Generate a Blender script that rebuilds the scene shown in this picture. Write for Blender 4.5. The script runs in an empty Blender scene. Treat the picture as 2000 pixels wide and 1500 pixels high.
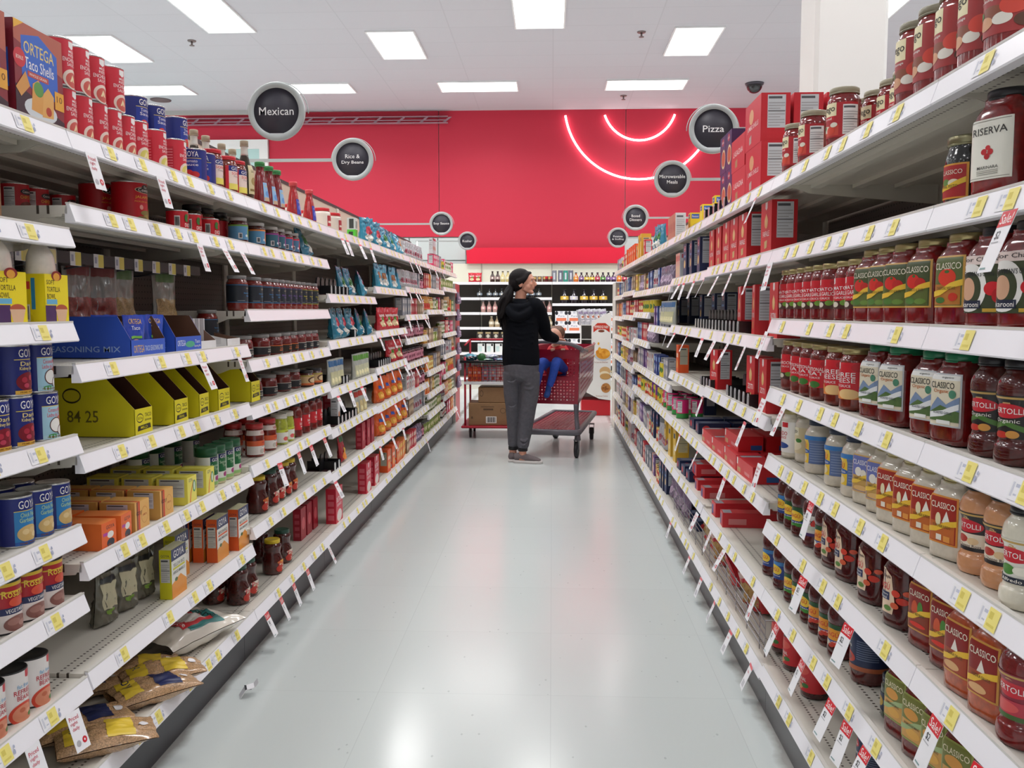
import bpy, bmesh, math, random
from mathutils import Vector, Matrix, noise
random.seed(11)
SC = bpy.context.scene
COL = SC.collection
PI = math.pi
# ------------------------------------------------------------ camera, world, exposure
FPX, CH = 1750.0, 1.35            # focal length in pixels of a 2000 px wide frame, eye height
yaw = math.atan(78 / FPX); pit = math.atan(145 / FPX * math.cos(yaw))
FW = Vector((-math.sin(yaw) * math.cos(pit), math.cos(yaw) * math.cos(pit), -math.sin(pit)))
RT = FW.cross(Vector((0, 0, 1))).normalized(); UP = RT.cross(FW)
CP = Vector((0, 0, CH))
cam = bpy.data.cameras.new('camera'); cam.sensor_fit = 'HORIZONTAL'; cam.sensor_width = 36
cam.lens = 36 * FPX / 2000; cam.clip_start = .05; cam.clip_end = 100
co = bpy.data.objects.new('camera', cam); COL.objects.link(co)
co.matrix_world = Matrix((( RT.x, UP.x, -FW.x, 0), (RT.y, UP.y, -FW.y, 0), (RT.z, UP.z, -FW.z, CH), (0, 0, 0, 1)))
SC.camera = co
SC.view_settings.view_transform = 'Standard'; SC.view_settings.look = 'None'
SC.view_settings.exposure = 0.0; SC.view_settings.gamma = 1; SC.view_settings.use_curve_mapping = False
W = bpy.data.worlds.new('World'); SC.world = W; W.use_nodes = True
W.node_tree.nodes['Background'].inputs[0].default_value = (.85, .88, 1, 1)
W.node_tree.nodes['Background'].inputs[1].default_value = .25
LIGHT = 4.0                        # glow of the ceiling diffusers
LAMPW = 26.0                       # watts of light under each of them

def px_of(P):
    d = Vector(P) - CP
    return 1000 + FPX * d.dot(RT) / d.dot(FW)
def YX(px, X, z):                  # distance along the aisle where a point of plane X, height z stands at that column
    a, b = .3, 30.0
    for _ in range(50):
        m = (a + b) / 2
        q = px_of((X, m, z))
        if (q > px) == (X > 0): a = m
        else: b = m
    return m

# ------------------------------------------------------------ materials
MC = {}
def lin(h):
    h = h.lstrip('#'); c = [int(h[i:i + 2], 16) / 255 for i in (0, 2, 4)]
    return tuple(((x + .055) / 1.055) ** 2.4 if x > .04 else x / 12.92 for x in c) + (1,)
def mat(h, rough=.5, metal=0, coat=0, nz=0, sc=60, alpha=1, emit=0, trans=0, bump=0, spec=.5):
    key = (h, rough, metal, coat, nz, sc, alpha, emit, trans, bump, spec)
    if key in MC: return MC[key]
    m = bpy.data.materials.new('surface_' + h.strip('#') + '_' + str(len(MC))); m.use_nodes = True
    nt = m.node_tree; b = nt.nodes['Principled BSDF']; c = lin(h)
    b.inputs['Base Color'].default_value = c
    b.inputs['Roughness'].default_value = rough; b.inputs['Metallic'].default_value = metal
    b.inputs['Coat Weight'].default_value = coat; b.inputs['Coat Roughness'].default_value = .05
    b.inputs['Specular IOR Level'].default_value = spec
    if trans: b.inputs['Transmission Weight'].default_value = trans; b.inputs['IOR'].default_value = 1.3
    if alpha < 1: b.inputs['Alpha'].default_value = alpha
    if emit:
        b.inputs['Emission Color'].default_value = c; b.inputs['Emission Strength'].default_value = emit
    if nz or bump:
        tc = nt.nodes.new('ShaderNodeTexCoord'); n = nt.nodes.new('ShaderNodeTexNoise')
        n.inputs['Scale'].default_value = sc; n.inputs['Detail'].default_value = 3
        nt.links.new(tc.outputs['Object'], n.inputs['Vector'])
        if nz:
            r = nt.nodes.new('ShaderNodeValToRGB')
            r.color_ramp.elements[0].position = .3; r.color_ramp.elements[1].position = .7
            r.color_ramp.elements[0].color = tuple(max(0, x * (1 - nz)) for x in c[:3]) + (1,)
            r.color_ramp.elements[1].color = tuple(min(1, x * (1 + nz)) for x in c[:3]) + (1,)
            nt.links.new(n.outputs['Fac'], r.inputs['Fac']); nt.links.new(r.outputs['Color'], b.inputs['Base Color'])
        if bump:
            bp = nt.nodes.new('ShaderNodeBump'); bp.inputs['Strength'].default_value = bump; bp.inputs['Distance'].default_value = .004
            nt.links.new(n.outputs['Fac'], bp.inputs['Height']); nt.links.new(bp.outputs['Normal'], b.inputs['Normal'])
    MC[key] = m
    return m
def SA(h):
    if int(h[1:3], 16) < 0xa0: h = '#' + ''.join('%02x' % int(int(h[i:i + 2], 16) * .88) for i in (1, 3, 5))
    return mat(h, .12, 0, .6, .25 if int(h[1:3], 16) < 0xc0 else .05, 90)          # sauce behind glass
def PR(h): return mat(h, .38)                            # printed label or carton
def PL(h, r=.35): return mat(h, r)                       # plastic
WHT = '#f4f2f0'

# ------------------------------------------------------------ mesh builder
TXT = {}
def textmesh(s):
    if s in TXT: return TXT[s]
    cu = bpy.data.curves.new('txt', 'FONT'); cu.body = s; cu.resolution_u = 2; cu.offset = .005
    cu.align_x = 'CENTER'; cu.space_line = .85
    ob = bpy.data.objects.new('txt', cu)
    me = ob.to_mesh()
    vs = [(v.co.x, v.co.y) for v in me.vertices]; fs = [tuple(p.vertices) for p in me.polygons]
    ob.to_mesh_clear(); bpy.data.objects.remove(ob); bpy.data.curves.remove(cu)
    x0 = min(v[0] for v in vs); x1 = max(v[0] for v in vs); y0 = min(v[1] for v in vs); y1 = max(v[1] for v in vs)
    vs = [((a - x0) / (x1 - x0), (b - y0) / (y1 - y0)) for a, b in vs]
    TXT[s] = (vs, fs)
    return TXT[s]
class MB:
    def __init__(s): s.v = []; s.f = []; s.m = []; s.sm = []; s.mats = []
    def mi(s, m):
        if isinstance(m, str): m = PR(m)
        if m not in s.mats: s.mats.append(m)
        return s.mats.index(m)
    def add(s, vs, fs, m, smooth=False):
        o = len(s.v); i = s.mi(m)
        s.v += [tuple(v) for v in vs]
        for f in fs: s.f.append(tuple(o + k for k in f)); s.m.append(i); s.sm.append(smooth)
        return s
    def box(s, x0, x1, y0, y1, z0, z1, m, T=None):
        vs = [Vector((x, y, z)) for z in (z0, z1) for y in (y0, y1) for x in (x0, x1)]
        if T: vs = [T @ v for v in vs]
        return s.add(vs, [(0, 2, 3, 1), (4, 5, 7, 6), (0, 1, 5, 4), (2, 6, 7, 3), (0, 4, 6, 2), (1, 3, 7, 5)], m)
    def cbox(s, x0, x1, y0, y1, z0, z1, m, c=.002):      # box with chamfered vertical and top edges
        pts = [(x0 + c, y0), (x1 - c, y0), (x1, y0 + c), (x1, y1 - c), (x1 - c, y1), (x0 + c, y1), (x0, y1 - c), (x0, y0 + c)]
        cx, cy = (x0 + x1) / 2, (y0 + y1) / 2
        kx = 1 - 2 * c / (x1 - x0); ky = 1 - 2 * c / (y1 - y0)
        ins = [(cx + (x - cx) * kx, cy + (y - cy) * ky) for x, y in pts]
        vs = []
        for P, z in ((ins, z0), (pts, z0 + c), (pts, z1 - c), (ins, z1)): vs += [(x, y, z) for x, y in P]
        fs = [tuple(range(7, -1, -1)), tuple(range(24, 32))]
        for k in range(3):
            for i in range(8): j = (i + 1) % 8; fs.append((k * 8 + i, k * 8 + j, k * 8 + 8 + j, k * 8 + 8 + i))
        return s.add(vs, fs, m)
    def prism(s, pts, f, t0, t1, m, smooth=False):        # pts 2D, f(a, b, t) -> 3D
        n = len(pts)
        vs = [f(a, b, t0) for a, b in pts] + [f(a, b, t1) for a, b in pts]
        fs = [tuple(range(n - 1, -1, -1)), tuple(range(n, 2 * n))]
        s.add(vs, fs, m)
        o = len(s.v) - 2 * n; i = s.mi(m)
        for k in range(n):
            j = (k + 1) % n; s.f.append((o + k, o + j, o + n + j, o + n + k)); s.m.append(i); s.sm.append(smooth)
        return s
    def lathe(s, prof, m, n=28, sq=0, T=None, cap=False):
        vs = []; fs = []
        for r, z in prof:
            for k in range(n):
                a = 2 * PI * k / n; q = sqf(a, sq)
                v = Vector((r * q * math.sin(a), -r * q * math.cos(a), z)); vs.append(T @ v if T else v)
        L = len(prof)
        for i in range(L - 1):
            for k in range(n): j = (k + 1) % n; fs.append((i * n + k, i * n + j, i * n + n + j, i * n + n + k))
        if prof[0][0] > 1e-6: fs.append(tuple(range(n - 1, -1, -1)))
        if prof[-1][0] > 1e-6: fs.append(tuple((L - 1) * n + k for k in range(n)))
        return s.add(vs, fs, m, True)
    def tube(s, pts, r, m, n=8, closed=False):
        pts = [Vector(p) for p in pts]; L = len(pts); vs = []; fs = []
        rr = r if isinstance(r, (list, tuple)) else [r] * L
        up0 = None
        for i, p in enumerate(pts):
            if closed: d = pts[(i + 1) % L] - pts[i - 1]
            else: d = pts[min(i + 1, L - 1)] - pts[max(i - 1, 0)]
            d.normalize()
            if up0 is None: up0 = d.orthogonal().normalized()
            a = (up0 - d * up0.dot(d)).normalized(); b = d.cross(a); up0 = a
            q = rr[i]
            qa, qb = (q if isinstance(q, tuple) else (q, q))
            for k in range(n):
                t = 2 * PI * k / n; vs.append(p + a * math.cos(t) * qa + b * math.sin(t) * qb)
        for i in range(L if closed else L - 1):
            for k in range(n):
                j = (k + 1) % n; i2 = (i + 1) % L
                fs.append((i * n + k, i * n + j, i2 * n + j, i2 * n + k))
        if not closed: fs += [tuple(range(n - 1, -1, -1)), tuple((L - 1) * n + k for k in range(n))]
        return s.add(vs, fs, m, True)
    def limb(s, pts, rad, m, n=20, ref=(1, 0, 0), sub=5):  # elliptical loft; rad items (across ref, other)
        P = [Vector(p) for p in pts]; Q = []; Rr = []
        L = len(P)
        for i in range(L - 1):
            p0, p1, p2, p3 = P[max(i - 1, 0)], P[i], P[i + 1], P[min(i + 2, L - 1)]
            for k in range(sub):
                t = k / sub
                Q.append(.5 * ((2 * p1) + (p2 - p0) * t + (2 * p0 - 5 * p1 + 4 * p2 - p3) * t * t + (-p0 + 3 * p1 - 3 * p2 + p3) * t ** 3))
                u = t * t * (3 - 2 * t)
                Rr.append(tuple(rad[i][c] * (1 - u) + rad[i + 1][c] * u for c in (0, 1)))
        Q.append(P[-1]); Rr.append(rad[-1])
        vs = []; fs = []; ref = Vector(ref)
        for i, p in enumerate(Q):
            d = (Q[min(i + 1, len(Q) - 1)] - Q[max(i - 1, 0)]).normalized()
            a = (ref - d * ref.dot(d)).normalized(); b = d.cross(a)
            for k in range(n):
                t = 2 * PI * k / n; vs.append(p + a * math.cos(t) * Rr[i][0] + b * math.sin(t) * Rr[i][1])
        for i in range(len(Q) - 1):
            for k in range(n): j = (k + 1) % n; fs.append((i * n + k, i * n + j, i * n + n + j, i * n + n + k))
        # rounded ends
        a = len(vs); d0 = (Q[0] - Q[1]).normalized() * min(Rr[0]) * .5; d1 = (Q[-1] - Q[-2]).normalized() * min(Rr[-1]) * .5
        vs.append(Q[0] + d0); vs.append(Q[-1] + d1)
        e = (len(Q) - 1) * n
        for k in range(n):
            j = (k + 1) % n; fs.append((a, j, k)); fs.append((a + 1, e + k, e + j))
        return s.add(vs, fs, m, True)
    def ball(s, c, r, m, T=None, n=16):
        vs = []; fs = []; c = Vector(c)
        if not isinstance(r, tuple): r = (r, r, r)
        h = n // 2
        for i in range(1, h):
            a = PI * i / h
            for k in range(n):
                t = 2 * PI * k / n; v = Vector((r[0] * math.sin(a) * math.cos(t), r[1] * math.sin(a) * math.sin(t), r[2] * math.cos(a)))
                vs.append(c + (T @ v if T else v))
        for i in range(h - 2):
            for k in range(n): j = (k + 1) % n; fs.append((i * n + k, i * n + n + k, i * n + n + j, i * n + j))
        o = len(vs)
        for z in (r[2], -r[2]):
            v = Vector((0, 0, z)); vs.append(c + (T @ v if T else v))
        for k in range(n):
            j = (k + 1) % n; fs.append((o, k, j)); fs.append((o + 1, (h - 2) * n + j, (h - 2) * n + k))
        return s.add(vs, fs, m, True)
    def art(s, mp, w, h, els, off=.0004, step=.0045, flat=False):   # printed artwork on a surface
        for li, e in enumerate(els):
            o = off + li * (.00006 if flat else .00014)
            k = e[0]; c = e[-1]
            if k == 'R':
                x0, y0, x1, y1 = e[1:5]
                us, vv = ([x0, x1], [y0, y1]) if flat else (cuts(x0, x1, step / w), cuts(y0, y1, step * 1.6 / h)); n, ny = len(us) - 1, len(vv) - 1
                vs = [mp((us[i] - .5) * w, vv[j] * h, o) for j in range(ny + 1) for i in range(n + 1)]
                s.add(vs, [(j * (n + 1) + i, j * (n + 1) + i + 1, (j + 1) * (n + 1) + i + 1, (j + 1) * (n + 1) + i) for j in range(ny) for i in range(n)], c, not flat)
            elif k == 'E':
                cx, cy, rx, ry = e[1:5]; n = 20 if flat or rx * w < .012 else 32; vs = [mp((cx - .5) * w, cy * h, o)]; nr = 1 if flat else max(2, int(max(rx * w, ry * h) / .0035))
                for q in [(k_ + 1) / nr for k_ in range(nr)]:
                    vs += [mp((cx + q * rx * math.cos(2 * PI * i / n) - .5) * w, (cy + q * ry * math.sin(2 * PI * i / n)) * h, o) for i in range(n)]
                fs = [(0, 1 + i, 1 + (i + 1) % n) for i in range(n)] + [(1 + k_ * n + i, 1 + k_ * n + n + i, 1 + k_ * n + n + (i + 1) % n, 1 + k_ * n + (i + 1) % n) for k_ in range(nr - 1) for i in range(n)]
                s.add(vs, fs, c, not flat)
            elif k == 'P' and flat:
                vs = [mp((x - .5) * w, y * h, o) for x, y in e[1]]
                s.add(vs, [tuple(range(len(vs)))], c)
            elif k == 'P':                                   # cut into narrow strips so that it follows the curve
                xa = min(p[0] for p in e[1]); xb = max(p[0] for p in e[1]); cs = cuts(xa, xb, step / w)
                for i in range(len(cs) - 1):
                    q = clipx(clipx(e[1], cs[i], 1), cs[i + 1], -1)
                    if len(q) > 2: s.add([mp((x - .5) * w, y * h, o) for x, y in q], [tuple(range(len(q)))], c, True)
            elif k == 'T':
                tx, cx, cy, tw, th = e[1:6]
                vs, fs = textmesh(tx)
                s.add([mp((cx + (a - .5) * tw - .5) * w, (cy + (b - .5) * th) * h, o + (.0001 if flat else .00035)) for a, b in vs], fs, c)
        return s
    def build(s, name, parent=None, recalc=False, smooth=None):
        me = bpy.data.meshes.new(name); me.from_pydata(s.v, [], s.f)
        for m in s.mats: me.materials.append(m)
        me.polygons.foreach_set('material_index', s.m)
        me.polygons.foreach_set('use_smooth', s.sm if smooth is None else [smooth] * len(s.f))
        if recalc:
            b = bmesh.new(); b.from_mesh(me); bmesh.ops.recalc_face_normals(b, faces=b.faces); b.to_mesh(me); b.free()
        me.update()
        o = bpy.data.objects.new(name, me); COL.objects.link(o)
        if parent: o.parent = parent
        return o
def cuts(a, b, st):                # split on one shared grid, so that stacked layers bend alike
    k0, k1 = math.floor(a / st + 1e-6) + 1, math.ceil(b / st - 1e-6)
    return [a] + [k * st for k in range(k0, k1)] + [b]
def clipx(P, x, sg):
    Q = []
    for a, b in zip(P, list(P[1:]) + [P[0]]):
        ia, ib = (a[0] - x) * sg >= 0, (b[0] - x) * sg >= 0
        if ia: Q.append(a)
        if ia != ib: t = (x - a[0]) / (b[0] - a[0]); Q.append((x, a[1] + (b[1] - a[1]) * t))
    return Q
def sqf(a, n):
    if not n: return 1
    return (abs(math.cos(a)) ** n + abs(math.sin(a)) ** n) ** (-1 / n)
def empty(name, loc=(0, 0, 0), rz=0):
    o = bpy.data.objects.new(name, None); o.empty_display_size = .05; COL.objects.link(o)
    o.location = loc; o.rotation_euler = (0, 0, rz); return o
def tag(o, label, cat, group=None):
    o['label'] = label; o['category'] = cat
    if group: o['group'] = group
    return o
def struct(o): o['kind'] = 'structure'; return o
KIDS = {}
def kids(o):
    if o.name not in KIDS: KIDS[o.name] = [c for c in COL.objects if c.parent == o]
    return KIDS[o.name]
def copy_tree(o, parent=None):
    c = o.copy(); COL.objects.link(c); c.parent = parent
    for k in kids(o): copy_tree(k, c)
    return c

# ------------------------------------------------------------ the hall
def nodes(m): return m.node_tree, m.node_tree.nodes['Principled BSDF']
def math_n(nt, op, a, b=None):
    n = nt.nodes.new('ShaderNodeMath'); n.operation = op
    for i, v in enumerate((a, b)):
        if v is None: continue
        if isinstance(v, (int, float)): n.inputs[i].default_value = v
        else: nt.links.new(v, n.inputs[i])
    return n.outputs[0]
def mix_n(nt, f, a, b):
    n = nt.nodes.new('ShaderNodeMix'); n.data_type = 'RGBA'
    nt.links.new(f, n.inputs[0])
    for i, v in ((6, a), (7, b)):
        if isinstance(v, tuple): n.inputs[i].default_value = v
        else: nt.links.new(v, n.inputs[i])
    return n.outputs[2]
XL, XR = -1.13, .70                # front edges of the left and right shelves
DEEP = .54
CEIL = 4.77; YW = 15.75
def floor_mat():
    m = bpy.data.materials.new('waxed_vinyl_tile'); m.use_nodes = True; nt, b = nodes(m)
    tc = nt.nodes.new('ShaderNodeTexCoord'); sp = nt.nodes.new('ShaderNodeSeparateXYZ'); nt.links.new(tc.outputs['Object'], sp.inputs[0])
    br = nt.nodes.new('ShaderNodeTexBrick'); br.offset = 0; br.inputs['Scale'].default_value = 1
    br.inputs['Brick Width'].default_value = .61; br.inputs['Row Height'].default_value = .61; br.inputs['Mortar Size'].default_value = .0012
    br.inputs['Mortar Smooth'].default_value = .3
    br.inputs['Color1'].default_value = lin('#d3dad9'); br.inputs['Color2'].default_value = lin('#d0d7d6'); br.inputs['Mortar'].default_value = lin('#c3caca')
    nt.links.new(tc.outputs['Object'], br.inputs['Vector'])
    v = nt.nodes.new('ShaderNodeTexVoronoi'); v.inputs['Scale'].default_value = 22; v.inputs['Randomness'].default_value = 1
    mp = nt.nodes.new('ShaderNodeMapping'); mp.inputs['Scale'].default_value = (1, .55, 1); nt.links.new(tc.outputs['Object'], mp.inputs[0]); nt.links.new(mp.outputs[0], v.inputs['Vector'])
    n = nt.nodes.new('ShaderNodeTexNoise'); n.inputs['Scale'].default_value = 5; nt.links.new(tc.outputs['Object'], n.inputs['Vector'])
    fle = math_n(nt, 'LESS_THAN', v.outputs['Distance'], .085); gate = math_n(nt, 'GREATER_THAN', n.outputs['Fac'], .52)
    f1 = math_n(nt, 'MULTIPLY', math_n(nt, 'MULTIPLY', fle, gate), .38)
    c1 = mix_n(nt, f1, br.outputs['Color'], lin('#8d9698'))
    # grime worn in along the foot of the shelves
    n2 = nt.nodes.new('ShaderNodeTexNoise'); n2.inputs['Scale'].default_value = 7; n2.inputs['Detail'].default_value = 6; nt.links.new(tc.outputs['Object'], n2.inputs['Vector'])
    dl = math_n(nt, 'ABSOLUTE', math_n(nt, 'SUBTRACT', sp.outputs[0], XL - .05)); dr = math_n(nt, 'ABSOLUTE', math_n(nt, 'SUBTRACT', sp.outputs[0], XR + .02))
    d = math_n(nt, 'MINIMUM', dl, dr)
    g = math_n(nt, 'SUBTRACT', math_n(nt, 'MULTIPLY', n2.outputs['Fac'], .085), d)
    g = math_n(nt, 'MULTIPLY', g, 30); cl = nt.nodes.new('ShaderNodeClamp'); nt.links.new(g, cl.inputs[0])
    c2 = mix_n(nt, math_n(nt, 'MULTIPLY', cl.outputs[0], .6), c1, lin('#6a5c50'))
    nt.links.new(c2, b.inputs['Base Color'])
    n3 = nt.nodes.new('ShaderNodeTexNoise'); n3.inputs['Scale'].default_value = 1.3; nt.links.new(tc.outputs['Object'], n3.inputs['Vector'])
    mr = nt.nodes.new('ShaderNodeMapRange'); mr.inputs[3].default_value = .13; mr.inputs[4].default_value = .24; nt.links.new(n3.outputs['Fac'], mr.inputs[0])
    nt.links.new(mr.outputs[0], b.inputs['Roughness'])
    b.inputs['Specular IOR Level'].default_value = .6
    return m
def ceil_mat():
    m = bpy.data.materials.new('white_ceiling_tile'); m.use_nodes = True; nt, b = nodes(m)
    tc = nt.nodes.new('ShaderNodeTexCoord'); br = nt.nodes.new('ShaderNodeTexBrick'); br.offset = 0
    br.inputs['Scale'].default_value = 1; br.inputs['Brick Width'].default_value = 1.26; br.inputs['Row Height'].default_value = .62
    br.inputs['Mortar Size'].default_value = .008; br.inputs['Mortar Smooth'].default_value = .2
    br.inputs['Color1'].default_value = lin('#cfccd2'); br.inputs['Color2'].default_value = lin('#cdcad0'); br.inputs['Mortar'].default_value = lin('#c6c3c9')
    nt.links.new(tc.outputs['Object'], br.inputs['Vector']); nt.links.new(br.outputs['Color'], b.inputs['Base Color'])
    b.inputs['Roughness'].default_value = .9
    return m
HX = 13.0
b = MB(); b.box(-HX, HX, -7, YW + .3, -.1, 0, floor_mat()); struct(b.build('floor'))
b = MB(); b.box(-HX, HX, -7, YW + .3, CEIL, CEIL + .1, ceil_mat()); struct(b.build('ceiling'))
wm = mat('#dcd6d4', .8)
b = MB(); b.box(-HX - .1, -HX, -7, YW, 0, CEIL, wm); struct(b.build('wall_left'))
b = MB(); b.box(HX, HX + .1, -7, YW, 0, CEIL, wm); struct(b.build('wall_right'))
b = MB(); b.box(-HX, HX, -7.1, -7, 0, CEIL, wm); struct(b.build('wall_front'))
RED = mat('#cd2a44', .6); RED2 = mat('#e8183c', .4)
b = MB()
b.box(-HX, HX, YW + .01, YW + .1, 0, CEIL, mat('#b4bcbb', .7))            # wall core
xs = [-4.95, -1.97, 1.25, 4.4, 7.6, 10.8, HX]
for i in range(len(xs) - 1): b.box(xs[i] + .006, xs[i + 1] - .006, YW - .03, YW + .01, 2.62, CEIL, RED)
b.box(-HX, -4.95, YW - .03, YW + .01, 4.3, CEIL, RED); b.box(-1.5, 1.25, YW - .03, YW + .01, 2.3, 2.62, RED)
gm = mat('#ccd3d2', .5)
for k in range(-24, 24):
    for j in range(7):
        b.box(k * .5 + .012, k * .5 + .488, YW - .02, YW + .01, .4 * j - .19 + .01, min(.4 * j + .2, 2.6), gm)
struct(b.build('wall_back'))
b = MB()
b.box(-HX, -4.95, YW - .1, YW - .04, 4.14, 4.3, mat(WHT)); b.box(-5.1, -4.95, YW - .1, YW - .04, 0, 4.14, mat(WHT))
struct(b.build('trim_1'))
b = MB(); b.box(-HX, -5.1, YW - .08, YW - .04, 0, 4.14, mat('#bfe0dc', .25)); struct(b.build('window_1'))
# ceiling lamps: 2 x 4 ft troffers
DIF = mat('#ffffff', .5, emit=LIGHT)
def make_troffer():
    r = empty('ceiling_light'); f = MB(); w, l = .305, .61
    for a in ((-w, -w + .02, -l, l), (w - .02, w, -l, l), (-w + .02, w - .02, -l, -l + .02), (-w + .02, w - .02, l - .02, l)): f.box(a[0], a[1], a[2], a[3], -.02, -.0005, mat('#eeeeee', .5))
    f.build('frame', r)
    d = MB(); d.box(-w + .021, w - .021, -l + .021, l - .021, -.012, -.001, DIF); d.build('diffuser', r)
    la = bpy.data.lights.new('tube_lamp', 'AREA'); la.shape = 'RECTANGLE'; la.size = .54; la.size_y = 1.15; la.energy = LAMPW; la.color = (1, .985, .97); la.spread = 2.5
    lo = bpy.data.objects.new('tube_lamp', la); COL.objects.link(lo); lo.parent = r; lo.location = (0, 0, -.024)
    return r
tro = make_troffer(); first = True
LT = []
for r in range(-1, 3):
    ya = 10.6 - 3.75 * r
    for k in range(-3, 4):
        LT.append((-.16 + 3.79 * k, ya, 0)); LT.append((1.78 + 3.79 * k, ya + 1.25, 0))
LT = [t for t in LT if t[1] < 12.6 and abs(t[0]) < HX - .5]
for k in range(-4, 2): LT.append((-1.14 + 2.55 * k, 14.03, PI / 2))
for y in (-1.6, -4.6):
    for k in range(-3, 4): LT.append((3.6 * k, y, 0))
ROWN = {}
for t in LT: ROWN.setdefault(round(t[1], 1), []).append(t)
ORD = ['', 'second ', 'third ', 'fourth ', 'fifth ', 'sixth ', 'seventh ', 'eighth ', 'ninth ', 'tenth ', 'eleventh ', 'twelfth ', 'thirteenth ', 'fourteenth ', 'fifteenth ', 'sixteenth ', 'seventeenth ', 'eighteenth ', 'nineteenth ', 'twentieth ']
def ordw(i):
    if i < 20: return ORD[i]
    t = ['twenty', 'thirty', 'forty', 'fifty', 'sixty', 'seventy'][(i + 1) // 10 - 2]; u = (i + 1) % 10
    if u == 0: return {'twenty': 'twentieth ', 'thirty': 'thirtieth ', 'forty': 'fortieth ', 'fifty': 'fiftieth '}.get(t, 'last ')
    return t + '-' + ['first ', 'second ', 'third ', 'fourth ', 'fifth ', 'sixth ', 'seventh ', 'eighth ', 'ninth '][u - 1]
rows = sorted(ROWN, reverse=True)
for ri, ry in enumerate(rows):
    for i, t in enumerate(sorted(ROWN[ry])):
        o = tro if first else copy_tree(tro); first = False
        o.location = (t[0], t[1], CEIL); o.rotation_euler = (0, 0, t[2])
        tag(o, 'bright white ceiling light panel, %srow from the red wall, %sfrom the left' % (ORD[ri] or 'first ', ORD[i] or 'first '), 'ceiling light', 'fluorescent ceiling panels')
# ------------------------------------------------------------ gondola shelving
def peg_mat():
    m = bpy.data.materials.new('beige_pegboard'); m.use_nodes = True; nt, b = nodes(m)
    tc = nt.nodes.new('ShaderNodeTexCoord'); sp = nt.nodes.new('ShaderNodeSeparateXYZ'); nt.links.new(tc.outputs['Object'], sp.inputs[0])
    fx = math_n(nt, 'SUBTRACT', math_n(nt, 'FRACT', math_n(nt, 'MULTIPLY', sp.outputs[0], 39)), .5)
    fz = math_n(nt, 'SUBTRACT', math_n(nt, 'FRACT', math_n(nt, 'MULTIPLY', sp.outputs[2], 39)), .5)
    d = math_n(nt, 'SQRT', math_n(nt, 'ADD', math_n(nt, 'MULTIPLY', fx, fx), math_n(nt, 'MULTIPLY', fz, fz)))
    nt.links.new(mix_n(nt, math_n(nt, 'LESS_THAN', d, .13), lin('#7b706a'), lin('#2e2826')), b.inputs['Base Color']); b.inputs['Roughness'].default_value = .6
    return m
def deck_mat():
    m = bpy.data.materials.new('perforated_shelf_steel'); m.use_nodes = True; nt, b = nodes(m)
    tc = nt.nodes.new('ShaderNodeTexCoord'); sp = nt.nodes.new('ShaderNodeSeparateXYZ'); nt.links.new(tc.outputs['Object'], sp.inputs[0])
    a = math_n(nt, 'LESS_THAN', math_n(nt, 'ABSOLUTE', math_n(nt, 'SUBTRACT', sp.outputs[1], .085)), .0032)
    a2 = math_n(nt, 'LESS_THAN', math_n(nt, 'ABSOLUTE', math_n(nt, 'SUBTRACT', sp.outputs[1], .06)), .0032)
    f = math_n(nt, 'LESS_THAN', math_n(nt, 'FRACT', math_n(nt, 'MULTIPLY', sp.outputs[0], 64)), .42)
    s = math_n(nt, 'MULTIPLY', math_n(nt, 'MAXIMUM', a, a2), f)
    nt.links.new(mix_n(nt, s, lin('#dbd6cc'), lin('#4c423a')), b.inputs['Base Color']); b.inputs['Roughness'].default_value = .4
    return m
PEG, DECK = peg_mat(), deck_mat()
CREAM = mat('#d9d4c9', .4); RAIL = mat('#f7f5fb', .3); RAILE = mat('#dcd8d2', .4); YEL = mat('#f3e585', .5); LBL = mat('#f3f2f6', .5); INK = mat('#c3c6d6', .6); INKD = mat('#3b3a44', .6)
def price_label(parent, x, wide):
    f = lambda u, v, o: Vector((x + u, .0085 - .014 * (1 - v / .042) - o, -.042 + v))
    m = MB()
    els = [('R', 0, .12, .45, .88, LBL), ('R', .08, .24, .1, .76, INK), ('R', .12, .24, .15, .76, INK), ('R', .17, .24, .18, .76, INK), ('R', .24, .6, .42, .72, INK), ('R', .24, .3, .38, .36, INK),
           ('R', .45, .1, 1, .9, YEL), ('R', .52, .5, .72, .76, mat('#dccb62', .6)), ('R', .52, .22, .9, .32, mat('#e0cf66', .6))]
    if wide: els += [('E', 1.12, .35, .06, .12, mat('#a9afc6', .6)), ('E', 1.17, .58, .04, .08, mat('#a9afc6', .6))]
    m.art(f, .062, .042, els, .0012, flat=True)
    m.build('price_label', parent)
def make_shelf(Lw, labels, bracket=True):
    r = empty('store_shelf'); h = Lw / 2 - .0015
    m = MB(); m.box(-h, h, .014, DEEP - .01, -.024, -.004, DECK)
    for y in (.12, .25, .38): m.box(-h + .01, h - .01, y, y + .03, -.036, -.024, CREAM)
    m.build('deck', r)
    m = MB()
    m.prism([(.016, 0), (.0105, .001), (.0085, -.001), (-.0055, -.042), (-.003, -.045), (.02, -.045), (.02, -.02)], lambda a, c, t: Vector((t, a, c)), -h, h, RAIL)
    m.box(-h, h, .008, .018, -.001, .0035, RAILE)
    o = m.build('price_rail', r)
    for x in labels: price_label(o, x, random.random() < .5)
    if bracket:
        for s in (-1, 1):
            m = MB(); x = s * (h - .002)
            m.prism([(.02, -.008), (.03, -.03), (.08, -.034), (.12, -.05), (DEEP - .02, -.085), (DEEP - .02, -.008)], lambda a, c, t: Vector((x + t, a, c)), -.0015, .0015, CREAM)
            m.build('bracket', r)
    return r
PROT = []
for v in range(4):
    n = (6, 5, 7, 0)[v]
    PROT.append(make_shelf(1.22, [-.5 + 1.0 * (i + random.uniform(.2, .8)) / n for i in range(n)]))
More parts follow.
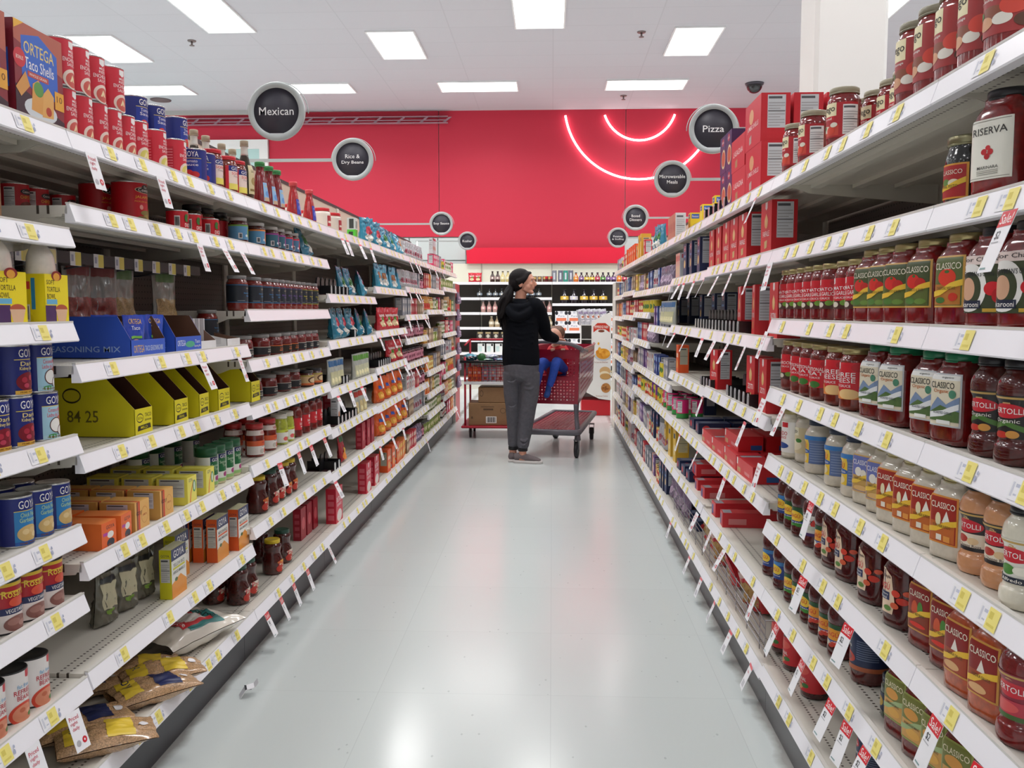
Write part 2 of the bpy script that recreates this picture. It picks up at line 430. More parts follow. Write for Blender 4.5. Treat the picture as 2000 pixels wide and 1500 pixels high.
BASEP = [make_shelf(1.22, [-.5 + 1.0 * (i + random.uniform(.2, .8)) / n for i in range(n)], False) for n in (5, 6)]
USED = set()
def inst(p):
    if p.name in USED: return copy_tree(p)
    kids(p); USED.add(p.name)
    for k in list(p.children): kids(k)
    return p
RZ = {'L': PI / 2, 'R': -PI / 2, 'B': 0}
SX = {'L': XL, 'R': XR}
SGN = {'L': -1, 'R': 1}
SIDE = {'L': 'left', 'R': 'right', 'B': 'back wall'}
LEV = ['top', 'second', 'third', 'fourth', 'fifth', 'sixth', 'seventh', 'eighth']
BAYS = {'L': {}, 'R': {}}
def bay_y(side, i):
    o = .87 if side == 'L' else .5
    return o + 1.22 * i, o + 1.22 * (i + 1)
def gondola(side, i, zs, y=None, first=False, endp=False):
    y0, y1 = y or bay_y(side, i)
    w = y1 - y0; h = w / 2
    r = empty('gondola_unit', (SX[side], (y0 + y1) / 2, 0), RZ[side])
    m = MB(); m.box(-h + .002, h - .002, DEEP, DEEP + .03, .0, 1.75, PEG); m.build('back_panel', r)
    m = MB(); m.box(-h + .002, h - .002, DEEP, DEEP + .03, 1.75, 2.13, mat('#c9b6a6', .5)); m.build('top_panel', r)
    m = MB(); m.box(-h, h, DEEP - .004, DEEP + .034, 2.13, 2.15, mat('#3a3536', .5)); m.build('top_rail', r)
    m = MB(); m.box(-h, -h + .03, DEEP - .009, DEEP, .16, 2.13, CREAM); m.build('upright', r)
    m = MB(); m.box(h - .03, h, DEEP - .009, DEEP, .16, 2.13, CREAM); m.build('upright', r)
    kz = .15 if side == 'L' else .112
    m = MB(); m.box(-h + .001, h - .001, .05 if side == 'L' else .02, .08, .0, kz, mat('#26242a' if side == 'L' else '#4a474b', .35))
    kp = m.build('kick_plate'); kp.location = r.location; kp.rotation_euler = r.rotation_euler
    place = ['nearest', 'second', 'third', 'fourth', 'fifth', 'sixth', 'seventh', 'eighth', 'ninth', 'tenth'][i]
    tag(r, 'beige pegboard gondola unit on the %s of the aisle, %s from the camera' % (SIDE[side], place), 'shelving unit', 'gondola units along the aisle')
    tag(kp, '%s kick plate under the bottom shelf, %s side, %s unit from camera' % ('black' if side == 'L' else 'dark grey', SIDE[side], place), 'kick plate', 'kick plates along the floor')
    for li, z in enumerate(zs):
        p = BASEP[i % 2] if z < .25 else PROT[3 if (side == 'L' and i == 2 and li == 2) else (i * 3 + li * 2) % 3]
        s = inst(p); s.location = (SX[side], (y0 + y1) / 2, z); s.rotation_euler = (0, 0, RZ[side])
        lv = LEV[li] if z > .25 else 'bottom'
        tag(s, 'off-white store shelf with price rail, %s side, %s level, %s unit from camera' % (SIDE[side], lv, place), 'shelf', 'shelves of the aisle units')
    BAYS[side][i] = (y0, y1, zs)
TL, TR = 1.77, 1.77
LZ = {0: [1.77, 1.54, 1.32, 1.05, .83, .66, .45, .20], 1: [1.77, 1.60, 1.22, 1.00, .735, .46, .20], 2: [1.77, 1.60, 1.35, 1.16, .98, .76, .52, .20],
      3: [1.77, 1.43, 1.19, .94, .73, .50, .20], 4: [1.77, 1.50, 1.21, .97, .72, .49, .20], 5: [1.77, 1.53, 1.31, 1.12, .92, .69, .48, .20],
      6: [1.77, 1.55, 1.35, 1.04, .78, .57, .38, .20], 7: [1.77, 1.59, 1.33, 1.10, .87, .66, .43, .20]}
RZS = {0: [1.77, 1.54, 1.32, 1.10, .88, .66, .43, .17], 1: [1.77, 1.54, 1.32, 1.10, .88, .66, .43, .17], 2: [1.77, 1.54, 1.26, 1.00, .72, .43, .16],
       3: [1.77, 1.53, 1.26, .99, .72, .44, .16], 4: [1.77, 1.50, 1.24, .90, .72, .44, .16], 5: [1.77, 1.50, 1.33, 1.11, .90, .70, .44, .16],
       6: [1.77, 1.52, 1.30, 1.05, .84, .62, .40, .16], 7: [1.77, 1.50, 1.28, 1.08, .86, .64, .42, .16]}
for i, z in LZ.items(): gondola('L', i, z)
for i, z in RZS.items(): gondola('R', i, z)
def level_of(side, Y, z):
    for i, (y0, y1, zs) in BAYS[side].items():
        if y0 - .05 <= Y < y1 + .05 and min(abs(q - z) for q in zs) < .03:
            li = min(range(len(zs)), key=lambda q: abs(zs[q] - z))
            return 'bottom' if li == len(zs) - 1 else LEV[li]
    return 'top'
# end panels closing both runs, facing the cross aisle
for side, yy in (('L', bay_y('L', 7)[1]), ('R', bay_y('R', 7)[1])):
    x0 = SX[side] + SGN[side] * .02; x1 = SX[side] + SGN[side] * (DEEP * 2 + .02)
    r = empty('end_display', ((x0 + x1) / 2, yy + .012, 0)); w = abs(x1 - x0) / 2
    m = MB(); m.box(-w, w, -.01, .01, 0, 1.66, mat('#c4bdb6', .5)); m.build('end_panel', r)
    fm_ = mat('#b01228' if side == 'L' else '#d9d4c9', .4)
    m = MB(); m.box(-w, -w + .03, .01, .5, 0, 1.66, fm_); m.build('side_frame', r)
    m = MB(); m.box(w - .03, w, .01, .5, 0, 1.66, fm_); m.build('side_frame', r)
    for z in (.2, .55, .9, 1.2, 1.5): m = MB(); m.box(-w + .03, w - .03, .01, .5, z - .02, z, CREAM); m.build('end_shelf', r)
    tag(r, '%s end-of-aisle display frame facing the cross aisle, %s run' % ('red' if side == 'L' else 'cream', SIDE[side]), 'end display')

# ------------------------------------------------------------ product kinds
KIND = {}
def cr(P, sub=3):
    Q = []; L = len(P)
    for i in range(L - 1):
        p0, p1, p2, p3 = P[max(i - 1, 0)], P[i], P[i + 1], P[min(i + 2, L - 1)]
        n = sub if math.hypot(p2[0] - p1[0], p2[1] - p1[1]) > .008 else 1
        for k in range(n):
            t = k / n
            Q.append(tuple(max(0, .5 * (2 * p1[c] + (p2[c] - p0[c]) * t + (2 * p0[c] - 5 * p1[c] + 4 * p2[c] - p3[c]) * t * t + (-p0[c] + 3 * p1[c] - 3 * p2[c] + p3[c]) * t ** 3)) for c in (0, 1)))
    Q.append(P[-1]); return Q
PF = {
 'mason': [(0, 0), (.8, 0), (.95, .02), (1, .07), (1, .62), (.97, .71), (.84, .79), (.73, .83), (.71, .89)],
 'ragu': [(0, 0), (.86, 0), (.97, .03), (1, .08), (.99, .17), (.93, .2), (.93, .55), (.99, .59), (1, .66), (.92, .76), (.72, .84), (.68, .89)],
 'bert': [(0, 0), (.82, 0), (.97, .04), (1, .1), (.96, .18), (.85, .24), (.84, .56), (.93, .62), (.97, .69), (.88, .79), (.68, .86), (.65, .9)],
 'pace': [(0, 0), (.86, 0), (.98, .03), (1, .1), (1, .36), (.92, .45), (.78, .6), (.84, .72), (.9, .8), (.76, .87), (.7, .9)],
 'squat': [(0, 0), (.86, 0), (.98, .05), (1, .12), (1, .5), (.97, .66), (.86, .78), (.84, .84)],
 'straight': [(0, 0), (.88, 0), (.98, .03), (1, .08), (1, .7), (.95, .78), (.84, .84), (.82, .88)],
 'bottle': [(0, 0), (.9, 0), (1, .03), (1, .42), (.94, .52), (.62, .66), (.42, .76), (.36, .84), (.36, .92)],
 'dress': [(0, 0), (.9, 0), (1, .03), (.97, .2), (.74, .5), (.58, .68), (.46, .78), (.46, .84), (.52, .88)],
 'shaker': [(0, 0), (.9, 0), (1, .03), (1, .76), (.95, .8)],
 'jug': [(0, 0), (.88, 0), (1, .05), (1, .72), (.93, .82), (.8, .88), (.78, .9)],
}
def prof_r(prof, z):
    for (r0, z0), (r1, z1) in zip(prof, prof[1:]):
        if z0 <= z <= z1 and z1 > z0: return r0 + (r1 - r0) * (z - z0) / (z1 - z0)
    return prof[-1][0]
def jar(k, name, R, H, pf, body, lid, lh=.016, lab=None, desc='', cat='jar', sq=0, neck=None, labs=(), lr=None, ang=0, grp=None):
    r = empty(name); pr = [(a * R, c * H) for a, c in PF[pf]]; pr = cr(pr)
    body = SA(body) if isinstance(body, str) else body
    m = MB(); m.lathe(pr, body, 28, sq); m.build('glass_body' if cat in ('jar', 'bottle') else 'plastic_body', r)
    if neck:   # clear empty glass above the contents
        zn = pr[-1][1]; pass
    lr = lr or pr[-1][0] + .003; z0 = pr[-1][1] - .003
    m = MB(); lm = lid if not isinstance(lid, str) else PL(lid, .3)
    m.lathe([(0, z0), (lr, z0), (lr, z0 + lh - .002), (lr - .0015, z0 + lh), (lr - .004, z0 + lh), (lr - .005, z0 + lh - .001), (0, z0 + lh - .001)], lm, 28)
    if lh > .013: m.lathe([(lr + .0006, z0 + .001), (lr + .0006, z0 + .003)], lm, 28)
    m.build('lid', r)
    for (zz0, zz1, aw, els) in ([lab] if lab else []) + list(labs):
        w = aw * R; a0 = math.radians(ang)
        def mp(u, v, o):
            z = zz0 + v; a = u / R + a0; q = sqf(a, sq); rr = prof_r(pr, z) * q + o
            return Vector((rr * math.sin(a), -rr * math.cos(a), z))
        m = MB(); m.art(mp, w, zz1 - zz0, els, .0008); m.build('paper_label', r)
    KIND[k] = dict(p=r, w=2 * R + .003, d=2 * R, h=z0 + lh, desc=desc, cat=cat, grp=grp or cat + 's')
METAL = mat('#c9c9c8', .25, .9); GOLD = mat('#b7a878', .28, .8); DARKLID = PL('#1d1c22', .3)
def can(k, name, R, H, els, desc, top=None, ang=0, cover=.93):
    r = empty(name); t = top or METAL
    m = MB(); m.lathe([(0, .001), (R - .003, .001), (R - .001, 0), (R, .001), (R, .003), (R - .0012, .005), (R - .0012, H - .005), (R, H - .003), (R, H - .001), (R - .001, H), (R - .003, H - .0005), (R - .004, H - .004), (0, H - .004)], t, 30)
    m.build('metal_can', r)
    a0 = math.radians(ang); mp = lambda u, v, o: Vector(((R + o) * math.sin(u / R + a0), -(R + o) * math.cos(u / R + a0), v + H * (1 - cover) / 2))
    m = MB(); m.art(mp, 2 * PI * R * .999, H * cover, els, -.0005, .008); m.build('paper_label', r)
    KIND[k] = dict(p=r, w=2 * R + .002, d=2 * R, h=H, desc=desc, cat='can', grp='cans')
def box(k, name, w, d, h, col, front=(), side=(), topa=(), desc='', cat='box', flat_lid=False):
    r = empty(name); m = MB(); m.cbox(-w / 2, w / 2, -d / 2, d / 2, 0, h, PR(col) if isinstance(col, str) else col, .0014); m.build('carton', r)
    m = MB()
    if front: m.art(lambda u, v, o: Vector((u, -d / 2 - o, v)), w, h, front, .0003, flat=True)
    for s in (-1, 1):
        if side: m.art(lambda u, v, o: Vector((s * (w / 2 + o), u * s, v)), d, h, side, .0003, flat=True)
    if topa: m.art(lambda u, v, o: Vector((u, v - d / 2, h + o)), w, d, topa, .0003, flat=True)
    if m.v: m.build('printed_panel', r)
    KIND[k] = dict(p=r, w=w + .003, d=d, h=h, desc=desc, cat=cat, grp='cartons')
def bag(k, w, d, h, col, els=(), desc='', wr=.5, seed=0, name='food_bag', fill=None, rough=.18, pil=False):
    r = empty(name); m = MB(); nx, nz = 22, 26
    body = mat(col, rough, 0, .5) if isinstance(col, str) else col
    fm = mat(fill, .35, 0, .6, .4, 220) if fill else body
    def th(u, v):
        e = (1 - abs(2 * u) ** 4); t = max(0, math.sin(PI * min(1, max(0, v * .96 + .03))))
        base = d / 2 * max(0, e) ** .6 * ((t ** .45) * (1.25 - .55 * v) if pil else min(1, .35 + v / .12) * (1.02 - v) ** .75 * 1.1)
        n = noise.noise(Vector((u * 6 + seed, v * 7, seed))) * .5 + noise.noise(Vector((u * 15 + seed, v * 3, seed + 5))) * .35
        return max(.0012, base * (1 + wr * n * .8) + .006 * n * wr * (t > .1))
    def edge(v): return 1 - (.0 if pil else -.05 * v) - .08 * math.sin(PI * v) + .025 * noise.noise(Vector((seed + 3, v * 9, 1)))
    def P(u, v, s, o=0):
        return Vector((u * w * edge(v), s * (th(u, v) + o), v * h + .008 * wr * noise.noise(Vector((u * 5, seed, v * 4))) * (v > .1)))
    for s in (-1, 1):
        vs = [P(i / nx - .5, j / nz, s) for j in range(nz + 1) for i in range(nx + 1)]
        f = [(j * (nx + 1) + i, j * (nx + 1) + i + 1, (j + 1) * (nx + 1) + i + 1, (j + 1) * (nx + 1) + i) for j in range(nz) for i in range(nx)]
        if s == 1: f = [q[::-1] for q in f]
        m.add(vs, f, body, True)
    m.build('pouch', r)
    if fill:
        els = [('R', .06, .07, .94, .45, fm)] + list(els)
    if els:
        m = MB(); m.art(lambda u, v, o: P(u / w, v / h, -1, o), w, h, els, .0014, .006); m.build('printed_panel', r)
    KIND[k] = dict(p=r, w=w * .8, d=d, h=h, desc=desc, cat='bag', grp='bags')
def nut(x0, y0, x1, y1, c='#e9e7e8'):
    h = y1 - y0; w = x1 - x0; g = '#a9a7ab'
    e = [('R', x0, y0, x1, y1, c), ('R', x0 + .05 * w, y1 - .12 * h, x1 - .2 * w, y1 - .05 * h, '#55545a')]
    for i in range(9): e.append(('R', x0 + .05 * w, y0 + h * (.06 + .085 * i), x1 - w * (.05 if i % 3 else .3), y0 + h * (.085 + .085 * i), g))
    e.append(('R', x0 + .03 * w, y0 + .5 * h, x1 - .03 * w, y0 + .52 * h, '#4a494e'))
    return e
def barc(x0, y0, x1, y1):
    e = [('R', x0, y0, x1, y1, '#f0efec')]; n = 11
    for i in range(n): a = x0 + (x1 - x0) * (.08 + .84 * i / n); e.append(('R', a, y0 + (y1 - y0) * .12, a + (x1 - x0) * (.03 + .02 * (i % 3)), y1 - (y1 - y0) * .1, '#2b2a2e'))
    return e
T = lambda s, x, y, w, h, c: ('T', s, x, y, w, h, c)
def R_(x0, y0, x1, y1, c): return ('R', x0, y0, x1, y1, c)
def E_(x, y, rx, ry, c): return ('E', x, y, rx, ry, c)
# ---- pasta sauce jars (right side)
def classico(bg, fr, mid, band, txt, sub, gar):
    return [R_(0, 0, 1, 1, fr), R_(.05, .035, .95, .965, bg), R_(.08, .05, .92, .45, mid), T('CLASSICO', .5, .8, .84, .13, txt)] + gar + \
        [('P', [(.03, .2), (.3, .24), (.62, .36), (.97, .42), (.97, .54), (.62, .47), (.3, .35), (.03, .31)], band), T(sub, .5, .37, .62, .06, '#5b4a22')]
TOM = [E_(.4, .55, .25, .15, '#d8281f'), E_(.66, .5, .2, .12, '#c41f1a'), E_(.42, .66, .06, .03, '#3d6b2c')]
jar('cl_basil', 'pasta_sauce_jar', .046, .178, 'mason', '#8c1416', GOLD, .017, (.038, .132, 1.55, classico('#46532f', '#d8a650', '#5e6a30', '#efc13c', '#f2ecd8', 'TOMATO & BASIL', TOM + [E_(.3, .14, .18, .07, '#4f7a33'), E_(.68, .13, .2, .06, '#6a8a3a')])), 'tall red sauce jar with green tomato label', sq=4.5)
jar('cl_sweet', 'pasta_sauce_jar', .046, .178, 'mason', '#8c1416', GOLD, .017, (.038, .132, 1.55, classico('#5d6a38', '#d8a650', '#b7742f', '#f0c640', '#f2ecd8', 'TRADITIONAL SWEET BASIL', [E_(.5, .58, .3, .17, '#e03a22'), E_(.5, .69, .09, .03, '#3d6b2c'), E_(.72, .2, .14, .08, '#c8321e'), E_(.3, .14, .16, .06, '#3f6f30')])), 'tall red sauce jar with large tomato label', sq=4.5)
jar('cl_pepper', 'pasta_sauce_jar', .046, .178, 'mason', '#8c1a14', GOLD, .017, (.036, .132, 1.45, classico('#8e1f1c', '#d49a45', '#8e3a22', '#f0c23a', '#f2ecd8', 'SPICY RED PEPPER', [E_(.35, .45, .14, .2, '#d4552c'), E_(.6, .5, .12, .16, '#4d8a35'), E_(.5, .14, .34, .05, '#e0301f')])), 'tall red sauce jar with hot pepper label', sq=4.5)
jar('cl_vodka', 'pasta_sauce_jar', .046, .178, 'mason', '#b8522a', GOLD, .017, (.036, .132, 1.45, classico('#8e1f1c', '#d49a45', '#a84524', '#f0c23a', '#f2ecd8', 'VODKA SAUCE', [('P', [(.35, .45), (.5, .68), (.64, .45)], '#efe7dc'), E_(.4, .14, .3, .08, '#e3b07a')])), 'orange sauce jar with dark red label', sq=4.5)
jar('cl_green', 'pasta_sauce_jar', .046, .178, 'mason', '#7e1618', GOLD, .017, (.036, .132, 1.45, classico('#7a7d38', '#9aa052', '#d9a354', '#a8bd84', '#f4e9c8', 'PARMESAN & ROMANO', [E_(.45, .6, .3, .12, '#dd9a3e'), E_(.55, .2, .28, .1, '#e8b04f')])), 'red sauce jar with olive and gold label', sq=4.5)
jar('cl_org', 'pasta_sauce_jar', .046, .178, 'mason', '#7e1214', PL('#1f7a52', .25), .017, (.036, .135, 1.5, [R_(0, 0, 1, 1, '#c9ccd0'), R_(.04, .03, .96, .97, '#e6dcc4'), R_(.04, .88, .96, .97, '#f1f1ee'), T('organico', .6, .925, .4, .05, '#3a3a3c'), T('CLASSICO', .45, .78, .76, .12, '#33332f'), T('Organic', .42, .66, .5, .09, '#c46a2d'), ('P', [(.04, .3), (.3, .55), (.6, .42), (.96, .58), (.96, .2), (.04, .2)], '#7d93b5'), ('P', [(.04, .25), (.4, .4), (.96, .3), (.96, .1), (.04, .1)], '#54713e'), ('P', [(.05, .14), (.5, .2), (.95, .34), (.95, .45), (.5, .31), (.05, .25)], '#eceef0'), T('ROASTED GARLIC', .5, .26, .6, .05, '#3a4654'), E_(.78, .62, .1, .08, '#4f8a6f'), R_(.3, .05, .75, .12, '#f1f1ee')]), 'tall sauce jar with green lid, mountain label', sq=4.5)
jar('cl_blue', 'alfredo_sauce_jar', .046, .168, 'mason', '#d9d0bd', GOLD, .016, (.03, .122, 1.45, classico('#6d76b8', '#d9b06a', '#c9a05a', '#f0c84a', '#f2f0f6', 'ROASTED GARLIC ALFREDO', [E_(.35, .55, .16, .12, '#efe9df'), E_(.6, .52, .14, .1, '#e9e2d4'), E_(.5, .12, .34, .07, '#e3b878')])), 'cream alfredo jar with blue and gold label', sq=4.5)
jar('cl_red', 'alfredo_sauce_jar', .046, .168, 'mason', '#dcd3c2', GOLD, .016, (.03, .122, 1.4, classico('#a62a1e', '#e2913a', '#c96a2e', '#f2c43c', '#f6eedc', 'FOUR CHEESE ALFREDO', [E_(.35, .5, .1, .14, '#efe2b8'), ('P', [(.5, .45), (.66, .7), (.8, .45)], '#f3efe6'), R_(.3, .07, .5, .19, '#f2ebdc'), R_(.58, .06, .8, .18, '#e79c48')])), 'cream alfredo jar with red and gold label', sq=4.5)
def prego(g): return [R_(0, 0, 1, 1, '#b5202a'), R_(.0, .05, .6, .35, '#d04a3a'), R_(.05, .62, .55, 1, '#f1e6bd'), T('Prego', .3, .82, .44, .24, '#23201f'), R_(.05, .5, .5, .62, '#c81f2c'), T('Flavored', .27, .555, .36, .07, '#f4eeea'),
    E_(.3, .25, .12, .1, '#e8e0d4'), E_(.42, .2, .1, .12, '#d8452e'), E_(.2, .3, .1, .07, g), E_(.5, .36, .08, .07, '#e3dccb'), E_(.14, .14, .1, .08, '#d05a36')] + nut(.68, .06, .98, .92)
jar('prego', 'pasta_sauce_jar', .042, .165, 'straight', '#8e1a1b', PL('#a39b84', .3), .016, (.03, .118, 3.0, prego('#3f7a34')), 'red sauce jar with cream corner label', ang=28)
jar('prego_xl', 'pasta_sauce_jar', .047, .185, 'straight', '#96201f', PL('#8e8874', .3), .017, (.034, .142, 2.9, [R_(0, 0, 1, 1, '#a8393a'), R_(.04, .6, .5, 1, '#f1e6bd'), T('Prego', .27, .82, .42, .2, '#23201f'), T('Italian Sausage', .27, .54, .4, .06, '#f4eeea'), E_(.4, .3, .22, .14, '#8a4a34'), E_(.3, .2, .14, .1, '#d8a07a'), E_(.55, .22, .12, .09, '#e9e4da'), E_(.68, .4, .16, .14, '#d84a3c'), E_(.2, .34, .08, .06, '#3f7a34'), E_(.8, .16, .12, .1, '#5f3a2c')]), 'extra large red sauce jar with sausage label', ang=20)
def mp_lab(lines, bot): 
    e = [R_(0, 0, 1, 1, '#d5202e'), ('P', [(.34, .99), (.48, .99), (.48, .82), (.41, .78), (.34, .82)], '#f6f3f1'), R_(.36, .86, .46, .88, '#c43b44')]
    y = .66
    for s in lines: e.append(T(s, .51, y, .33, .13, '#f8f4f2')); y -= .15
    e += [T('PASTA SAUCE', .5, y, .26, .07, '#f8f4f2')] + bot + [E_(.72, .86, .09, .12, '#c01722'), R_(.8, .06, .98, .6, '#e6dcda')]
    return e
MUSH = [R_(0, 0, 1, .26, '#4a2a22'), E_(.36, .16, .06, .11, '#e8dfd2'), E_(.5, .14, .05, .09, '#dcd2c2'), E_(.62, .2, .05, .09, '#6f9a3c'), E_(.44, .24, .04, .06, '#8bb04a')]
jar('mp_garlic', 'pasta_sauce_jar', .041, .165, 'straight', '#8a1a18', GOLD, .015, (.036, .114, 5.6, mp_lab(['TOMATO,', 'BASIL & GARLIC'], MUSH)), 'sauce jar with red garlic label')
jar('mp_mush', 'pasta_sauce_jar', .041, .165, 'straight', '#82201a', GOLD, .015, (.036, .114, 5.6, mp_lab(['MUSHROOM', ], MUSH + [E_(.42, .34, .05, .1, '#efe8dc')])), 'sauce jar with red mushroom label')
jar('mp_meat', 'pasta_sauce_jar', .041, .165, 'straight', '#82201a', GOLD, .015, (.036, .114, 5.6, mp_lab(['TRADITIONAL', 'MEAT'], [E_(.55, .12, .08, .12, '#3f7a34'), E_(.4, .1, .08, .1, '#e2b9a8')])), 'sauce jar with red basil leaf label')
jar('mp_cheese', 'pasta_sauce_jar', .044, .165, 'straight', '#8a2a1c', GOLD, .015, (.03, .122, 5.6, mp_lab(['THREE', 'CHEESE'], [R_(0, 0, 1, .2, '#e8863a'), E_(.6, .14, .12, .14, '#f2c98a'), E_(.38, .2, .1, .12, '#e89a48')])), 'sauce jar with red and orange cheese label')
jar('mp_trad', 'pasta_sauce_jar', .042, .17, 'mason', '#4e1014', DARKLID, .016, (.02, .11, 5.0, [R_(0, 0, 1, 1, '#d42a32'), E_(.5, .72, .16, .16, '#e2554a'), T('TRADITIONAL', .45, .42, .34, .12, '#f7eeec'), T('PASTA SAUCE', .45, .3, .24, .06, '#f7eeec'), E_(.46, .14, .1, .1, '#dca070'), E_(.6, .22, .06, .08, '#3f7a34'), E_(.38, .66, .08, .1, '#c81f2a')]), 'dark sauce jar with red tomato onion label')
jar('newman', 'pasta_sauce_jar', .049, .18, 'mason', '#8a1a1a', DARKLID, .016, (.028, .125, 2.2, [R_(0, 0, 1, 1, '#3c452c'), R_(.05, .84, .95, 1, '#f0dcd6'), T('for Charity', .5, .92, .7, .1, '#3a3334'), E_(.28, .44, .32, .42, '#f3f0ec'), E_(.28, .42, .22, .3, '#3c452c'), E_(.26, .42, .12, .2, '#d9a98a'), T("NEWMAN'S OWN", .42, .68, .6, .09, '#2a2a30'), R_(0, .08, .5, .22, '#1f2740'), T('Sockarooni', .25, .15, .44, .09, '#f4f0ea'), E_(.7, .42, .14, .12, '#d3202a'), E_(.82, .3, .12, .14, '#b8181f'), R_(.55, .02, .95, .08, '#c9a23c')]), 'wide sauce jar with portrait and peppers label', sq=5)
def ragu(bg, top, oval, sub, extra=()): return [R_(0, 0, 1, 1, bg), R_(0, .78, 1, 1, top), E_(.5, .5, .36, .3, oval), T('RAGÚ', .5, .56, .5, .26, '#d6202a'), R_(.1, .14, .9, .27, '#1d3f94'), T(sub, .5, .2, .6, .08, '#f4f2f0')] + list(extra)
jar('rg_trad', 'pasta_sauce_jar', .04, .168, 'ragu', '#5c1214', PL('#e8a23a', .3), .015, (.034, .092, 2.2, ragu('#23408c', '#3f7fbf', '#f2cf3e', 'Traditional', [E_(.2, .85, .12, .1, '#c9302a')])), 'narrow-waisted sauce jar with yellow oval label')
jar('rg_veg', 'pasta_sauce_jar', .04, .168, 'ragu', '#5c1214', PL('#e8a23a', .3), .015, (.034, .092, 2.2, ragu('#2c6a34', '#1f4f2a', '#f2c83a', 'Garden', [E_(.3, .06, .2, .08, '#4f9a3a'), E_(.7, .08, .2, .1, '#3d8a30')])), 'narrow-waisted sauce jar with green vegetable label')
jar('rg_chunky', 'pasta_sauce_jar', .04, .168, 'ragu', '#5c1214', PL('#e8a23a', .3), .015, (.034, .092, 2.4, ragu('#e29a4a', '#1f4f2a', '#f0a02c', 'Chunky', [E_(.3, .1, .16, .12, '#e8e0cc'), E_(.68, .12, .18, .12, '#d63a26'), E_(.5, .02, .12, .08, '#c83a26')])), 'narrow-waisted sauce jar with orange chunky label')
jar('rg_simply', 'pasta_sauce_jar', .04, .168, 'ragu', '#641618', PL('#e8a23a', .3), .015, (.034, .095, 2.4, [R_(0, 0, 1, 1, '#e9e4de'), T('Simply', .45, .72, .6, .26, '#5a2a2a'), E_(.82, .6, .14, .22, '#d8352a'), R_(0, 0, 1, .16, '#4a2a6a'), R_(.3, .3, .9, .5, '#cfd6c6')]), 'sauce jar with white handwritten-style label')
jar('rg_home', 'pasta_sauce_jar', .047, .18, 'mason', '#571013', GOLD, .018, (.03, .128, 2.3, [('P', [(0, 0), (.55, 0), (.6, .3), (.5, .85), (.3, 1), (0, .98)], '#efd2b4'), T('Homestyle', .28, .82, .4, .1, '#4a3030'), T('RAGÚ', .28, .62, .36, .18, '#d3202a'), R_(.02, .3, .46, .48, '#222c5c'), T('Thick & Hearty', .24, .42, .38, .06, '#f2efea'), T('Traditional', .24, .35, .32, .06, '#f2efea'), E_(.62, .5, .1, .08, '#d8402c'), E_(.76, .36, .12, .08, '#c9301f'), E_(.6, .22, .1, .07, '#d65a35'), E_(.42, .12, .1, .06, '#5f8a3a'), E_(.85, .55, .08, .06, '#e05a3c')]), 'broad sauce jar with peach homestyle label', sq=3)
jar('ragu_alf', 'alfredo_sauce_jar', .043, .16, 'ragu', '#d8cfbf', PL('#26314a', .3), .015, (.03, .11, 3.2, [R_(0, 0, 1, 1, '#efc73c'), R_(0, .85, 1, 1, '#3b7cc0'), T('RAGÚ', .34, .64, .4, .22, '#d6202a'), E_(.36, .42, .3, .09, '#2a5fae'), T('Classic Alfredo', .36, .42, .44, .07, '#f4f2f0'), E_(.3, .16, .26, .16, '#f0ddb0'), R_(.62, 0, 1, .85, '#5e74a4')] + [R_(.65, .08 + .09 * i, .96, .12 + .09 * i, '#8496bc') for i in range(8)]), 'white alfredo jar with yellow label, blue lid')
jar('mp_alf', 'alfredo_sauce_jar', .041, .165, 'straight', '#e0d8c8', GOLD, .015, (.02, .118, 4.0, [R_(0, 0, 1, 1, '#f3efec'), ('P', [(.5, .98), (.66, .98), (.66, .82), (.5, .82)], '#c8202c'), T('ALFREDO', .45, .62, .4, .13, '#cf2a36'), T('PASTA SAUCE', .45, .48, .36, .08, '#cf2a36'), E_(.5, .22, .18, .1, '#2f4f9a'), E_(.4, .28, .06, .05, '#2f4f9a')]), 'white alfredo jar with blue cow label')
jar('pr_alf', 'alfredo_sauce_jar', .041, .16, 'straight', '#ddd3c2', PL('#a39b84', .3), .015, (.03, .11, 3.0, [R_(0, 0, 1, 1, '#d8c8a0'), R_(.05, .7, .6, 1, '#f4ecd0'), T('Prego', .32, .84, .48, .2, '#23201f'), E_(.4, .3, .3, .2, '#efe2c4'), E_(.6, .5, .1, .08, '#3f7a34')]), 'white alfredo jar with cream corner label')
def bert(bg, bot): return [R_(0, 0, 1, 1, bg), R_(0, .92, 1, .97, '#c9a45a'), E_(.5, .8, .1, .09, '#c9a06a'), E_(.5, .64, .44, .17, '#cf2434'), T('BERTOLLI', .5, .64, .74, .13, '#f6efec')] + bot
jar('be_org', 'pasta_sauce_jar', .043, .178, 'bert', '#5e1512', DARKLID, .015, (.045, .115, 2.1, bert('#201c1e', [T('Organic', .5, .4, .6, .12, '#f0ece4'), ('P', [(0, .12), (.5, .3), (1, .12), (1, .25), (.5, .42), (0, .25)], '#4f7a34'), E_(.4, .08, .2, .08, '#c9342a'), E_(.66, .1, .14, .09, '#d99a4a')])), 'bulb-ended sauce jar with black organic label')
jar('be_rosa', 'alfredo_sauce_jar', .043, .17, 'bert', '#d79a6e', DARKLID, .015, (.042, .112, 2.1, bert('#241f22', [R_(0, .1, 1, .45, '#ece0cc'), E_(.4, .3, .18, .1, '#b8362a'), E_(.7, .26, .14, .09, '#e7c79a'), T('Four Cheese Rosa', .5, .14, .8, .07, '#4a3030')])), 'peach sauce jar with bulbous base')
